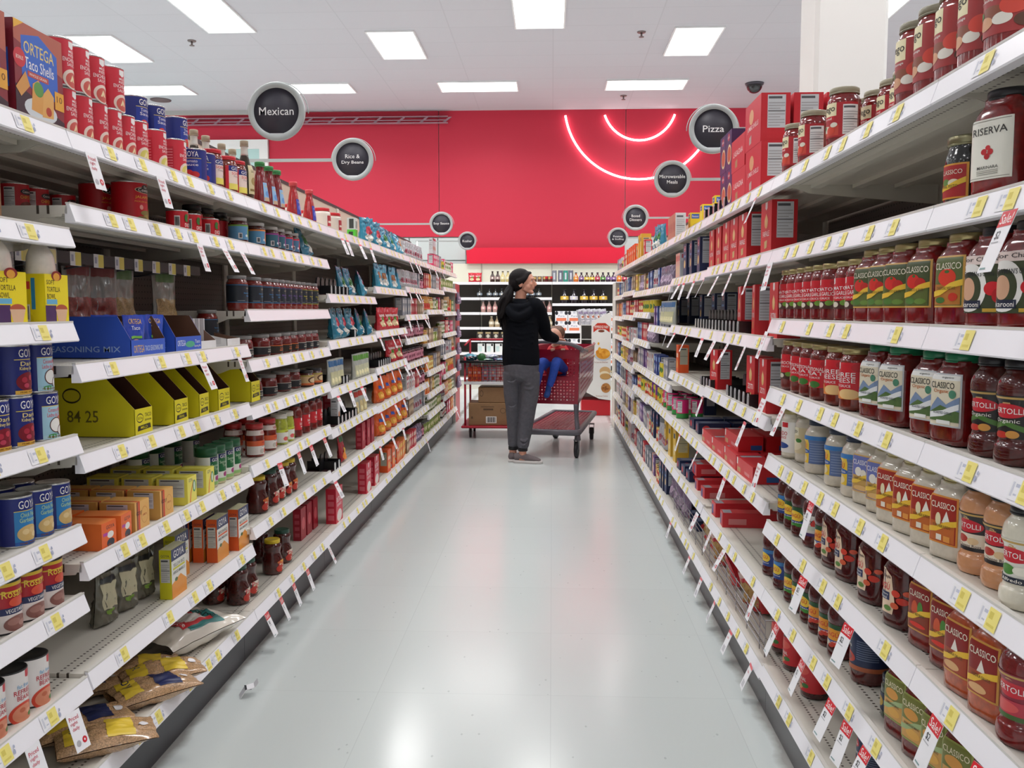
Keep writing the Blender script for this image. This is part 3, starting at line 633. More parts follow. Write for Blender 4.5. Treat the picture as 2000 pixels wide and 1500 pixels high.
jar('be_alf', 'alfredo_sauce_jar', .043, .17, 'bert', '#e2dcca', DARKLID, .015, (.042, .112, 2.1, bert('#e6e4da', [E_(.4, .3, .2, .12, '#4f8a3a'), E_(.7, .3, .16, .1, '#f3efe0'), R_(0, 0, 1, .14, '#222a3a'), T('Alfredo', .5, .07, .5, .08, '#f3efe6')])), 'white sauce jar with herb label, bulbous base')
jar('be_pink', 'pasta_sauce_jar', .046, .178, 'bert', '#8a1c1e', DARKLID, .015, (.045, .12, 2.1, bert('#8c2438', [R_(0, .1, 1, .4, '#c43a4c'), E_(.4, .25, .3, .12, '#e05a5a'), R_(0, 0, 1, .1, '#4a6a34')])), 'bulb-ended sauce jar with pink vegetable label')
jar('riserva', 'pasta_sauce_jar', .047, .185, 'mason', '#8e1719', DARKLID, .017, (.03, .13, 1.6, [R_(0, 0, 1, 1, '#eceadf'), R_(.04, .03, .96, .04, '#8a867a'), R_(.04, .96, .96, .97, '#8a867a'), T('RISERVA', .5, .8, .8, .12, '#3a3a38'), T('MARINARA', .5, .2, .5, .05, '#4a4a46'), E_(.4, .46, .07, .05, '#c2242c'), E_(.56, .45, .07, .05, '#c2242c'), E_(.48, .38, .07, .05, '#b81d26'), E_(.5, .52, .06, .04, '#cf3036')] + [R_(.25, .08 + .03 * i, .75, .09 + .03 * i, '#8e8b80') for i in range(3)]), 'tall sauce jar with cream cherry tomato label', sq=4)
jar('pesto', 'pesto_jar', .043, .145, 'squat', '#1c1b16', mat('#8f8a6c', .3, .8), .018, (.02, .085, 1.7, [R_(0, 0, 1, 1, '#e6a23a'), R_(.06, .05, .94, .95, '#b52326'), T('CLASSICO', .5, .76, .7, .13, '#f0e6d4'), E_(.36, .48, .16, .1, '#5f8a3a'), E_(.62, .46, .16, .1, '#e9dfc4'), ('P', [(.06, .2), (.5, .28), (.94, .44), (.94, .6), (.5, .42), (.06, .34)], '#f2c83a'), T('BASIL PESTO', .5, .36, .5, .08, '#5f5420')]), 'black squat jar with red and yellow label')
jar('barilla', 'pasta_sauce_jar', .047, .175, 'squat', '#611313', PL('#1f2a4e', .3), .015, (.035, .128, 4.4, [R_(0, 0, 1, 1, '#1f2d52'), E_(.36, .84, .1, .1, '#d0262f'), T('Barilla', .36, .84, .15, .07, '#f4f0ee'), T('Marinara', .36, .62, .22, .1, '#e9e4dc'), E_(.38, .3, .16, .16, '#c23a28'), E_(.38, .3, .1, .1, '#7d3a3a'), R_(0, 0, 1, .12, '#b5603a')] + [R_(.56, .3 + .06 * i, .82, .33 + .06 * i, '#63708e') for i in range(9)]), 'broad sauce jar with dark blue label')
jar('capers', 'small_condiment_jar', .03, .1, 'straight', '#3a4a30', PL('#1a2238', .3), .016, (.02, .06, 3.6, [R_(0, 0, 1, 1, '#1c2648'), E_(.4, .5, .14, .3, '#c9a23c'), R_(.6, .2, .9, .8, '#8d95aa')]), 'small dark green jar with navy lid')
# ---- left side kinds
box('taco', 'taco_shell_box', .19, .065, .205, '#8e2430', [R_(0, 0, 1, 1, '#8a2a34'), ('P', [(0, .8), (1, .6), (1, 1), (0, 1)], '#b8604c'), ('P', [(.14, .45), (.14, .86), (.5, .94), (.88, .8), (.88, .3), (.4, .3)], '#2f66c8'), T('ORTEGA', .5, .76, .62, .13, '#e9cf7a'), T('Taco Shells', .5, .6, .6, .12, '#f2f2f4'), R_(.25, .46, .68, .52, '#c44a44'), T('WHOLE GRAIN', .46, .49, .36, .03, '#f2e9dc'),
    E_(.1, .62, .12, .1, '#cf2c3a'), T('BONUS', .1, .62, .14, .04, '#f5e6e0'), ('P', [(0, 0), (1, 0), (1, .1), (0, .34)], '#3a2430'), E_(.5, .14, .34, .12, '#d6dde2'), ('P', [(.3, .12), (.34, .4), (.46, .46), (.56, .38), (.54, .1)], '#e0a254'), ('P', [(.52, .08), (.56, .34), (.66, .42), (.78, .34), (.76, .1)], '#e5ae62'), E_(.46, .36, .1, .08, '#5f9a4a'), E_(.66, .16, .06, .05, '#b8432c'), R_(.8, .22, 1, .42, '#e8a83c'), T('10', .9, .34, .12, .07, '#7a4a14'), ('P', [(0, .9), (.2, 1), (0, 1)], '#efb43c'), ('P', [(0, .3), (.2, .5), (.28, .36), (.1, .22)], '#d99a52')],
    [R_(0, 0, 1, 1, '#7a1f2c'), R_(.2, .3, .8, .7, '#2f5fb8')], desc='large taco shell box, blue panel on maroon')
def ench(flav, pic): return [R_(0, 0, 1, 1, '#d62f42'), ('P', [(.46, .97), (.55, .97), (.55, .85), (.505, .8), (.46, .85)], '#f4efee'), T('MILD', .5, .745, .09, .055, '#f7eeee'), T(flav, .5, .665, .1, .06, '#f7eeee'), T('ENCHILADA', .5, .56, .23, .09, '#f7eeee'), T('SAUCE', .5, .455, .14, .075, '#f7eeee'), E_(.5, .14, .12, .22, '#efd9cc'), E_(.5, .12, .09, .17, pic), ('P', [(.46, .08), (.5, .24), (.55, .08)], '#f0dcae'), R_(.18, .1, .3, .8, '#c5293b')] + [R_(.19, .14 + .08 * i, .29, .165 + .08 * i, '#e58a93') for i in range(8)]
can('ench', 'sauce_can', .037, .113, ench('RED', '#cf5a50'), 'red enchilada sauce can with red sauce picture')
can('enchg', 'sauce_can', .037, .113, ench('GREEN', '#dcd06a'), 'red enchilada sauce can with green sauce picture')
GO = ['#1d2a7c', '#f5f3f0']
def goya(bg, tx, col, sub, pic, bot='#e8b64a'): return [R_(0, 0, 1, 1, GO[0]), R_(.36, 0, .64, .72, bg), R_(.36, .72, .64, .735, '#e8d05a'), T('GOYA', .5, .86, .2, .17, GO[1]), T(tx, .5, .64, .17, .09, col), T(sub, .5, .53, .19, .09, col)] + pic + [R_(.36, 0, .64, .08, bot), T('PRIME PREMIUM', .5, .04, .2, .04, '#8a5a1c')]
can('g_tom', 'vegetable_can', .039, .112, goya('#233a9a', 'Tomato', '#e9e6f0', 'Sauce', [E_(.47, .25, .06, .12, '#d83a3a'), E_(.55, .22, .06, .1, '#c62c30'), E_(.42, .2, .04, .1, '#3f8a3a')]), 'blue can with tomato picture and yellow band')
can('g_kid', 'bean_can', .038, .113, goya('#1f2a78', 'Dark', '#f0dc8a', 'Kidney Beans', [E_(.5, .26, .13, .2, '#7e1226'), E_(.45, .3, .03, .06, '#b02a40'), E_(.53, .34, .03, .06, '#c23a4c'), E_(.56, .22, .03, .06, '#9c1d34'), E_(.47, .18, .03, .05, '#c2405a')]), 'navy can with dark kidney bean picture')
can('g_coco', 'coconut_milk_can', .038, .113, goya('#a9d3e6', 'Coconut Milk', '#e05a6a', 'Leche de Coco', [E_(.56, .3, .08, .2, '#c2745a'), E_(.5, .3, .075, .17, '#5a2c24'), E_(.5, .3, .067, .15, '#f4f2ee'), E_(.57, .17, .055, .12, '#5a2c24'), E_(.57, .17, .048, .1, '#f7f5f2'), E_(.46, .06, .06, .05, '#4f9a5a')], '#b7dbe8'), 'light blue can with split coconut picture')
can('g_chick', 'bean_can', .038, .113, goya('#2f86c8', 'Chick Peas', '#bfe0a8', 'Garbanzos', [E_(.5, .24, .12, .18, '#d9b878'), E_(.46, .28, .035, .06, '#e9cf98'), E_(.53, .3, .035, .06, '#e3c48a'), E_(.56, .2, .035, .06, '#efd8a6'), E_(.48, .16, .035, .06, '#d8b470')], '#2a5fb0'), 'blue can with chickpea picture')
can('rosa', 'refried_bean_can', .04, .115, [R_(0, 0, 1, 1, '#b5202c'), R_(.1, .8, .9, .83, '#e8c23a'), R_(0, .93, 1, 1, '#e8c23a'), R_(.3, 0, .7, .42, '#efe3de'), T('Rosarita', .5, .78, .27, .15, '#f3d24a'), E_(.5, .6, .08, .1, '#e2553a'), R_(.34, .36, .66, .5, '#222a5a'), T('VEGETARIAN', .5, .43, .22, .08, '#f4f1ee'), E_(.5, .16, .13, .16, '#8c5a52'), E_(.46, .2, .06, .07, '#a4746a'), E_(.55, .14, .05, .06, '#b08378')], 'refried bean can with red label and yellow script', top=PL('#2a282a', .4))
can('refr', 'refried_bean_can', .04, .115, [R_(0, 0, 1, 1, '#f1ecea'), ('P', [(.52, 1), (.6, 1), (.6, .86), (.56, .83), (.52, .86)], '#cf2436'), T('fat free', .5, .7, .14, .08, '#7ab6de'), T('REFRIED', .5, .58, .2, .1, '#c42436'), T('BEANS', .5, .46, .15, .1, '#c42436'), E_(.5, .12, .15, .24, '#d8462e'), E_(.5, .12, .12, .19, '#e09070'), E_(.47, .2, .03, .05, '#c86a4a'), E_(.54, .14, .03, .05, '#f0b090'), E_(.56, .06, .03, .05, '#4f8a3a')], 'white bean can with red lettering', top=PL('#2a282a', .4))
can('costena', 'jalapeno_can', .05, .125, [R_(0, 0, 1, 1, '#c81424'), E_(.5, .83, .12, .08, '#e8d9b0'), E_(.5, .83, .113, .07, '#1f1a1c'), E_(.5, .9, .05, .07, '#1f1a1c'), T('La', .5, .91, .04, .06, '#f7f3ee'), T('Costeña', .5, .83, .18, .08, '#f7f3ee'), T('JALAPEÑOS', .5, .65, .24, .1, '#f0b43c'), T('PICKLED JALAPEÑOS', .5, .54, .25, .05, '#eaa83a'), E_(.44, .4, .02, .06, '#e89a90'), E_(.5, .26, .07, .07, '#8a7a3a'), E_(.54, .17, .08, .06, '#a08c44'), E_(.45, .13, .06, .05, '#7d6a34'), E_(.57, .3, .03, .1, '#b89a50'), R_(0, 0, 1, .05, '#e6e2dc')], 'big red can with pickled pepper picture')
can('costs', 'chipotle_can', .036, .082, [R_(0, 0, 1, 1, '#c81424')] + nut(.24, .2, .36, .88) + [R_(.25, .08, .35, .24, '#e8e4de'), E_(.5, .74, .08, .1, '#1f1a1c'), T('Costeña', .5, .74, .12, .08, '#f7f3ee'), T('CHIPOTLE', .5, .55, .17, .11, '#f0b43c'), E_(.5, .25, .09, .16, '#7a2a1c')], 'small red can with nutrition panel')
can('rotel', 'diced_tomato_can', .034, .068, [R_(0, 0, 1, 1, '#d4202e')] + barc(.28, .2, .36, .75) + [E_(.47, .65, .04, .2, '#3f7a34'), E_(.54, .6, .05, .2, '#c01722'), T('DICED', .5, .3, .14, .18, '#f4efe9'), R_(.58, .2, .63, .9, '#efe9e4')], 'small squat red can of diced tomatoes')
jar('g_sof', 'sofrito_jar', .037, .155, 'straight', '#8e4030', PL('#cf2a36', .3), .014, (.026, .112, 2.6, [R_(0, 0, 1, 1, '#cf2434'), R_(.12, 0, 1, 1, '#f2ddd4'), R_(.12, .78, 1, 1, '#1d2a7c'), T('GOYA', .52, .89, .6, .14, '#f5f3f0'), T('SOFRITO', .54, .68, .62, .11, '#d8404a'), T('Tomato', .5, .56, .4, .06, '#7a6a72'), R_(.12, 0, 1, .25, '#efe06a'), E_(.7, .32, .12, .09, '#4f8a3a'), E_(.84, .26, .1, .1, '#f0e9dc'), E_(.84, .42, .07, .07, '#e06a4a')]), 'sofrito jar with red lid and blue-topped label')
GLN = mat('#cfd8cf', .05, 0, .8, alpha=.55)
def botl(k, nm, R, H, pf, body, cap, lab, desc, caph=.018, capr=None, clear=True, ang=0):
    jar(k, nm, R, H, pf, body, cap, caph, lab, desc, 'bottle', lr=capr, ang=ang)
    if clear:
        p = KIND[k]['p']; m = MB(); pr = cr([(a * R, c * H) for a, c in PF[pf]])
        top = [q for q in pr if q[1] > .74 * H]
        m.lathe([(a + .0008, z) for a, z in top], mat('#d6d2c8', .05, 0, .9)); m.build('clear_neck', p)
botl('vin', 'cooking_wine_bottle', .034, .235, 'bottle', SA('#3a2a12'), PL('#b3a48c', .6), (.03, .14, 1.6, [R_(0, 0, 1, 1, '#d8cba0'), T('GOYA', .5, .8, .6, .1, '#5a4a2a'), E_(.5, .45, .3, .14, '#a8925a'), R_(.1, .1, .9, .18, '#8a7440')]), 'dark bottle with stone-coloured cork cap', .022, .0155)
botl('dr_g', 'dressing_bottle', .035, .19, 'dress', SA('#8e1a24'), PL('#3f8a4e', .35), (.025, .1, 1.3, [R_(0, 0, 1, 1, '#8db8e0'), T('Goya', .5, .8, .6, .12, '#f0d060'), E_(.5, .4, .3, .16, '#5f93d0'), R_(.05, 0, .95, .2, '#c8a88a')]), 'red sauce bottle with green cap and pale blue label', .02, .0205, clear=False)
botl('dr_r', 'dressing_bottle', .033, .175, 'dress', SA('#a81e24'), PL('#d84a50', .35), (.02, .09, 1.3, [R_(0, 0, 1, 1, '#3a3fa8'), T('Goya', .5, .8, .6, .12, '#e8d6e0'), E_(.5, .45, .3, .16, '#6a74d0')]), 'red sauce bottle with red cap and dark blue label', .018, .019, clear=False)
jar('ricejug', 'rice_jug', .048, .125, 'jug', PL('#e8ddd2', .25), PL('#d62a36', .3), .016, (.03, .085, 1.2, [R_(.1, 0, .9, 1, '#b83a44'), R_(.2, .3, .8, .5, '#e8d2c8')]), 'clear jug of white rice with red lid', lr=.043)
box('grn_ctn', 'rice_carton', .05, .05, .125, '#e6e9e6', [R_(0, 0, 1, 1, '#dfe4df'), R_(0, 0, 1, .45, '#4fc23a'), R_(.1, .5, .9, .85, '#8e9a94')], [R_(0, 0, 1, .45, '#54c43c'), R_(.2, .1, .7, .35, '#2c3a2c'), R_(0, .45, 1, 1, '#c9cfcc'), R_(.25, .5, .8, .95, '#3a3f3e')], desc='small white and bright green carton')
def sal(bg, el, k, d): jar(k, 'salsa_jar', .036, .105, 'straight', '#5c2018', PL('#b9b6b2', .35), .013, (.018, .074, 5.2, [R_(0, 0, 1, 1, bg), R_(0, .9, 1, 1, el), E_(.62, .5, .13, .5, el), R_(.28, .08, .36, .45, '#ece9e8'), E_(.46, .28, .03, .09, '#e9eef2'), R_(.3, .14, .35, .4, '#55606a')]), d)
sal('#5f9cc8', '#7ab04a', 'sal_g', 'salsa jar with blue and green label'); sal('#5f9cc8', '#f08c3a', 'sal_o', 'salsa jar with blue and orange label')
sal('#2f6478', '#a83a9c', 'sal_p', 'salsa jar with teal and purple label'); sal('#4a7aa0', '#e8284a', 'sal_r', 'salsa jar with blue and crimson label')
jar('blklid', 'pepper_jar', .036, .12, 'straight', '#4a3a24', DARKLID, .02, (.02, .09, 5, [R_(0, 0, 1, 1, '#c8202e'), ('P', [(.5, .9), (.58, .65), (.5, .4), (.42, .65)], '#e05a64')]), 'pepper jar with black lid and red label')
box('tort', 'tortilla_bowl_box', .105, .07, .115, '#f0dc1c', [R_(0, 0, 1, 1, '#f2dc20'), R_(0, 0, .45, .38, '#4a2a5f'), T('SOFT', .24, .84, .34, .09, '#3a3420'), T('TORTILLA', .36, .7, .56, .1, '#3a3420'), T('BOWL', .26, .56, .36, .1, '#3a3420'), R_(.05, .4, .5, .5, '#6ab4d8'), E_(.68, .3, .26, .1, '#b8583c'), ('P', [(.42, .3), (.94, .3), (.84, .06), (.52, .06)], '#e3bb98'), E_(.5, .97, .22, .1, '#8c1f22'), E_(.5, .95, .14, .08, '#e8a43a')],
    [R_(0, 0, 1, 1, '#f0da1c'), R_(.55, .3, .68, .92, '#2a8ac0')] + barc(.1, .06, .5, .4) + [R_(.12, .5, .35, .85, '#d8c43a'), R_(.36, .7, .52, .85, '#d8403a')], desc='yellow soft tortilla bowl box with clear pouch')
p = KIND['tort']['p']; m = MB(); m.limb([(.0, .0, .108), (0, 0, .15), (0, .004, .19)], [(.046, .03), (.042, .026), (.02, .012)], mat('#e6dccb', .2, 0, .5, .1, 60), ref=(1, 0, 0)); m.build('tortilla_pouch', p)
m = MB(); m.limb([(0, .0, .11), (0, 0, .17), (0, 0, .215)], [(.05, .032), (.05, .03), (.03, .016)], mat('#e9e9ee', .08, 0, .5, alpha=.16), ref=(1, 0, 0)); m.build('clear_dome', p)
def arch(tc, k, d, names=('Restaurant Style', 'Salsa')): jar(k, 'salsa_jar', .0395, .14, 'straight', '#8e2a22', PL('#8e8c8c', .4), .013, (.03, .1, 5.3, [R_(0, 0, 1, 1, '#232a34'), R_(0, .955, 1, .975, tc), R_(0, .02, 1, .04, tc), T(names[0], .5, .52, .2, .09, tc), T(names[1], .5, .38, .09, .09, tc), R_(.46, .74, .54, .82, '#8a8270'), R_(.6, .8, .64, .87, '#8fc0e8'), R_(.28, .1, .42, .13, '#8a8f98')]), d)
arch('#4a9ad8', 'ar_b', 'salsa jar with black label, blue lettering'); arch('#7a5aa8', 'ar_p', 'salsa jar with black label, purple lettering', ('Black Bean', 'Salsa')); arch('#e8d83a', 'ar_y', 'salsa jar with black label, yellow lettering', ('Pineapple Peach', 'Salsa'))
def sqt(k, lab, tc, d): jar(k, 'salsa_jar', .047, .098, 'squat', '#7c1f1c', PL('#8c8a8a', .4), .013, (.01, .042, 4.6, [R_(0, 0, 1, 1, lab), R_(0, .92, 1, 1, tc), T('Salsa', .5, .62, .14, .2, tc), R_(.42, .3, .58, .4, tc)]), d)
sqt('sq_k', '#22262c', '#c8c4b8', 'squat salsa jar with black label'); sqt('sq_o', '#2a241f', '#e0783a', 'squat salsa jar with orange-lettered label'); sqt('sq_w', '#c9c2b4', '#6a5a4a', 'squat salsa jar with cream label')
jar('mush', 'dip_jar', .042, .085, 'squat', '#5a2418', DARKLID, .012, (.01, .058, 5, [R_(0, 0, 1, 1, '#d8b888'), E_(.5, .5, .16, .34, '#5f3a28'), E_(.5, .46, .12, .24, '#e0c8a0'), R_(0, 0, 1, .2, '#e0713a'), R_(0, .84, 1, 1, '#b5a050')]), 'squat dip jar with tan mushroom label')
jar('adobo', 'seasoning_shaker', .037, .14, 'shaker', PL('#d9cfa8', .35), PL('#1f5a38', .4), .03, (.01, .108, 5.6, [R_(0, 0, 1, 1, '#e9ebe2'), R_(.36, .35, .66, 1, '#1f6a3c'), R_(.36, .84, .66, 1, '#1d2a5c'), T('GOYA', .5, .9, .22, .12, '#f5f3f0'), T('Sazonador', .5, .7, .24, .1, '#cfe6c8'), T('Total', .5, .57, .14, .1, '#cfe6c8'), R_(.3, 0, .7, .12, '#9ac47a'), E_(.5, .24, .05, .09, '#a83a7a'), E_(.58, .2, .04, .07, '#efe9e0')]), 'seasoning shaker with dark green cap', 'shaker', lr=.0375)
box('saz_o', 'seasoning_packet_box', .07, .12, .07, '#f0702c', [R_(0, 0, 1, 1, '#ee6a28'), T('GOYA', .6, .8, .56, .14, '#2a2430'), E_(.6, .5, .22, .13, '#f2ece6'), R_(.1, .5, .4, .62, '#b83a9c'), E_(.6, .2, .26, .16, '#2f3444'), E_(.5, .1, .14, .08, '#7a3a28')], [R_(0, 0, 1, 1, '#ee7434'), E_(.3, .4, .16, .22, '#e9dcd4')], [R_(0, 0, 1, 1, '#f28a48')], desc='small orange seasoning box with cooking pot')
box('saz_t', 'bouillon_box', .085, .1, .085, '#e6ae5c', [R_(0, 0, 1, 1, '#e8b262'), R_(.12, 0, .22, 1, '#8a3a22'), R_(.24, 0, .34, 1, '#d83a2a'), T('GOYA', .3, .62, .42, .13, '#2a2430'), E_(.66, .5, .24, .28, '#d08a3a'), E_(.66, .5, .22, .26, '#e8b262'), T('JAMON', .66, .5, .3, .1, '#c05a2a')], [R_(0, 0, 1, 1, '#d8a458')] + nut(.2, .4, .8, .95, '#d9d4dc'), [R_(0, 0, 1, 1, '#e9b666'), R_(.2, 0, .34, 1, '#cf4a2c')], desc='tan bouillon box with pig outline')
box('saz_y', 'bouillon_box', .075, .1, .088, '#efe25a', [R_(0, 0, 1, 1, '#f0e564'), T('GOYA', .35, .88, .4, .12, '#2a3a6a'), R_(.12, .8, .58, .8, '#2a3a6a'), ('P', [(.2, 0), (.3, .4), (.62, .85), (.68, .82), (.38, .38), (.3, 0)], '#e8702c'), E_(.74, .62, .18, .22, '#4f9a5a'), E_(.74, .62, .08, .16, '#e9efdc')], nut(.1, .3, .9, .95, '#cfd0c8'), [R_(0, 0, 1, 1, '#d8cf4a'), R_(.3, .1, .7, .9, '#efe76a')], desc='lemon yellow bouillon box with green oval')
def rbox(k, c, d, tx): box(k, 'rice_mix_box', .11, .038, .155, c, [R_(0, 0, 1, 1, '#ecebe4'), R_(0, .76, 1, 1, '#1f2a5c'), T('GOYA', .5, .88, .7, .15, '#f5f3f0'), T(tx, .5, .66, .76, .07, '#4a4a44'), R_(.1, .57, .9, .61, c), T('ARROZ AMARILLO' if 'y' in k else 'ARROZ MEXICANO', .5, .51, .8, .06, '#3a3a3a'), ('P', [(0, 0), (1, 0), (1, .25), (.6, .42), (0, .3)], '#e8952e'), E_(.3, .36, .1, .04, '#4f6a2c')], [R_(0, 0, 1, 1, c), T('GOYA', .5, .88, .7, .05, '#222a4a')] + nut(.12, .34, .88, .82, '#d6d4ce'), [R_(0, 0, 1, 1, '#d9d6b0')], desc=d)
rbox('rice_y', '#d6cf1e', 'rice mix box with yellow side', 'YELLOW RICE'); rbox('rice_o', '#e8602a', 'rice mix box with orange side', 'MEXICAN RICE')
bag('beanp', .09, .05, .15, '#6e6a5c', [R_(.15, .35, .85, .8, '#cfc8a8'), E_(.5, .28, .2, .06, '#8ab04a'), R_(.15, .82, .85, .92, '#2a2a30')], 'grey stand-up rice pouch', .9, 3)
bag('ortega_p', .085, .02, .115, '#2a50c0', [T('ORTEGA', .5, .84, .6, .12, '#e8c05a'), T('Taco', .5, .68, .4, .1, '#eef2f8'), E_(.5, .25, .36, .14, '#d8a05a'), E_(.42, .2, .14, .07, '#b8452c'), R_(.25, .42, .75, .48, '#7ac04a')], 'blue taco seasoning packet', .3, 4)
jar('hz_r', 'salsa_jar', .038, .14, 'squat', '#8a2418', PL('#b82a2c', .3), .02, (.01, .066, 4.2, [R_(0, 0, 1, 1, '#efe9e4'), R_(0, .62, 1, 1, '#e0643a'), T('HERDEZ', .52, .84, .22, .12, '#b8242c'), T('Salsa Casera', .5, .6, .2, .08, '#7a5a4a'), E_(.56, .25, .09, .22, '#d8442a'), E_(.42, .25, .07, .18, '#c9c4ba')]), 'salsa jar with red lid, white and orange label', labs=[(.088, .108, 4.4, [R_(0, 0, 1, 1, '#e9d9d2'), T('HERDEZ', .5, .5, .22, .6, '#b8242c')])])
jar('hz_g', 'salsa_jar', .038, .14, 'squat', '#a8b03a', PL('#d8d4c8', .3), .02, (.01, .066, 4.2, [R_(0, 0, 1, 1, '#eef0e6'), R_(0, .8, 1, 1, '#c9d84a'), T('HERDEZ', .5, .84, .22, .1, '#b8242c'), E_(.56, .25, .09, .2, '#8ab03a'), E_(.42, .3, .08, .16, '#e86a6a')]), 'green salsa jar with white label')
jar('mp_sal', 'salsa_bottle', .034, .165, 'ragu', '#8a1f1a', DARKLID, .014, (.034, .09, 5, [R_(0, 0, 1, 1, '#d42a34'), ('P', [(.46, .98), (.54, .98), (.54, .76), (.5, .7), (.46, .76)], '#f4efee'), T('SALSA', .5, .5, .2, .2, '#f7f0ee'), T('MILD', .5, .26, .12, .12, '#f7f0ee')]), 'tall salsa jar with red label')
jar('pace', 'salsa_jar', .044, .155, 'pace', '#5a1a16', PL('#e0c02c', .3), .016, (.012, .062, 2.4, [R_(.3, .4, 1, .8, '#e9dcc0'), R_(.3, .0, 1, .42, '#2f6a34'), T('Salsa', .68, .22, .5, .3, '#f0ece4'), E_(.35, .3, .2, .3, '#c83a2c'), E_(.5, .85, .3, .16, '#efa03c'), T('Pace', .5, .76, .5, .4, '#d8303a')]), 'hourglass salsa jar with yellow lid')
jar('paceg', 'salsa_jar', .044, .155, 'pace', '#521814', PL('#1f4a3a', .3), .016, (.012, .062, 2.4, [R_(.3, .4, 1, .8, '#e9dcc0'), R_(.3, .0, 1, .42, '#2f6a34'), T('Salsa', .68, .22, .5, .3, '#f0ece4'), E_(.35, .3, .2, .3, '#c83a2c'), E_(.5, .85, .3, .16, '#e8e0d0'), T('Pace', .5, .76, .5, .4, '#d8303a')]), 'hourglass salsa jar with dark green lid')
box('inst', 'instant_rice_box', .15, .055, .19, '#c81f38', [R_(0, 0, 1, 1, '#d02440'), ('P', [(.42, .98), (.58, .98), (.58, .86), (.5, .8), (.42, .86)], '#f4efee'), T('INSTANT', .5, .66, .8, .16, '#f6eeee'), T('BROWN RICE', .5, .5, .6, .08, '#f6eeee'), E_(.5, .18, .36, .18, '#e9e0da')], [R_(0, 0, 1, 1, '#c41d36')] + [R_(.2, .1 + .2 * i, .8, .24 + .2 * i, '#d8606e') for i in range(4)], desc='large crimson instant rice box')
box('redrice', 'rice_box', .09, .04, .16, '#9c1a2c', [R_(0, 0, 1, 1, '#a81c30'), E_(.5, .5, .3, .2, '#d8606a')], [R_(0, 0, 1, 1, '#a01a2e')] + [R_(.2, .12 + .2 * i, .8, .24 + .2 * i, '#c04a58') for i in range(4)], desc='dark red rice box')
box('wbox', 'rice_mix_box', .05, .04, .15, '#d4d4d8', [R_(0, 0, 1, 1, '#dcdce0'), R_(0, .85, 1, 1, '#c43044'), E_(.5, .35, .3, .14, '#c8743a')], nut(.1, .2, .9, .9, '#d9d9dd') , desc='slim grey and red rice mix box')
for k, c, el, d, sd in (('teal1', '#2f86a4', '#c83a4c', 'shiny teal rice bag with red spot', 1), ('teal2', '#2b7d9c', '#3f7a3a', 'shiny teal rice bag with green spot', 8), ('teal3', '#3a94b4', '#b06a3c', 'shiny teal rice bag with brown spot', 15)):
    bag(k, .13, .06, .17, c, [E_(.52, .5, .24, .17, el), E_(.5, .25, .3, .16, '#d8d6d0'), R_(.2, .8, .6, .86, '#1f5a74')], d, 1.0, sd)
bag('redbag', .12, .055, .16, '#cf2436', [R_(.15, .6, .85, .7, '#e9c8c4'), E_(.5, .3, .3, .15, '#e8d2a8'), E_(.55, .5, .14, .08, '#5f9a3a')], 'shiny red bag with rice picture', .9, 21)
bag('orbag', .13, .06, .17, '#e8601c', [E_(.5, .3, .3, .15, '#e8a83c'), R_(.3, .55, .7, .68, '#2f55a8')], 'shiny orange pouch with blue badge', .8, 25)
bag('chili', .12, .035, .19, '#8d8a86', [R_(.1, .78, .9, .94, '#8a4a48')], 'hanging clear bag of dried red chillies', .8, 31, fill='#7e2a22')
bag('nuts', .12, .035, .19, '#98958e', [R_(.1, .76, .9, .94, '#6a8a5a')], 'hanging clear bag of tan snacks', .8, 35, fill='#a08456')
for k, c, c2, d in (('tube_b', '#3a6a9c', '#c8c49c', 'clear rice tube pack with blue top'), ('tube_g', '#5f9a3c', '#c4c4a4', 'clear rice tube pack with green top'), ('tube_r', '#c43a2c', '#d4c08a', 'clear rice tube pack with red top')):
    bag(k, .065, .035, .15, '#b9bcb4', [R_(.1, .74, .9, .95, c), R_(.2, .1, .8, .55, c2), E_(.5, .24, .2, .1, '#efe6b8')], d, .3, 40)
bag('knorr', .11, .04, .15, '#a82430', [R_(.1, .75, .9, .95, '#2a5f3a'), E_(.5, .2, .34, .15, '#f08c3a'), E_(.65, .4, .2, .1, '#e8b44a')], 'red pouch with orange noodles and green top', .5, 44)
# ---- boxes of dry pasta (right side)
def pst(tx, fx=.5): return [R_(0, 0, 1, 1, '#d3242c'), ('P', [(.4, .99), (.6, .99), (.6, .88), (.5, .84), (.4, .88)], '#f5f1ee'), E_(.5, .62, .16, .12, '#e6b873'), ('P', [(.36, .66), (.5, .78), (.66, .64), (.5, .55)], '#f0c98a'), T(tx, .5, .4, .62, .1, '#f6efec'), ('P', [(.38, .12), (.6, .14), (.62, .28), (.36, .26)], '#c9b070')]
REDS = [R_(0, 0, 1, 1, '#cb2029')] + nut(.2, .3, .85, .96, '#cfd0d6')
box('farf', 'pasta_box', .15, .085, .18, '#cf222b', pst('FARFALLE'), REDS, desc='red pasta box with bow-tie pasta'); box('roti', 'pasta_box', .12, .075, .185, '#cf222b', pst('ROTINI'), REDS, desc='red pasta box with spiral pasta'); box('ziti', 'pasta_box', .12, .065, .185, '#cf222b', pst('ZITI'), REDS, desc='red pasta box with tube pasta')
box('shells', 'pasta_box', .25, .1, .165, '#cf222f', [R_(0, 0, 1, 1, '#d3283a'), E_(.4, .68, .14, .16, '#e3a878'), T('JUMBO SHELLS', .5, .44, .7, .13, '#f4dfdc'), ('P', [(.28, .1), (.42, .12), (.42, .3), (.28, .26)], '#b9a9a0')], [R_(0, 0, 1, 1, '#cf2230')] + nut(.22, .28, .84, .96, '#d3d6dc'), desc='large red pasta shell box')
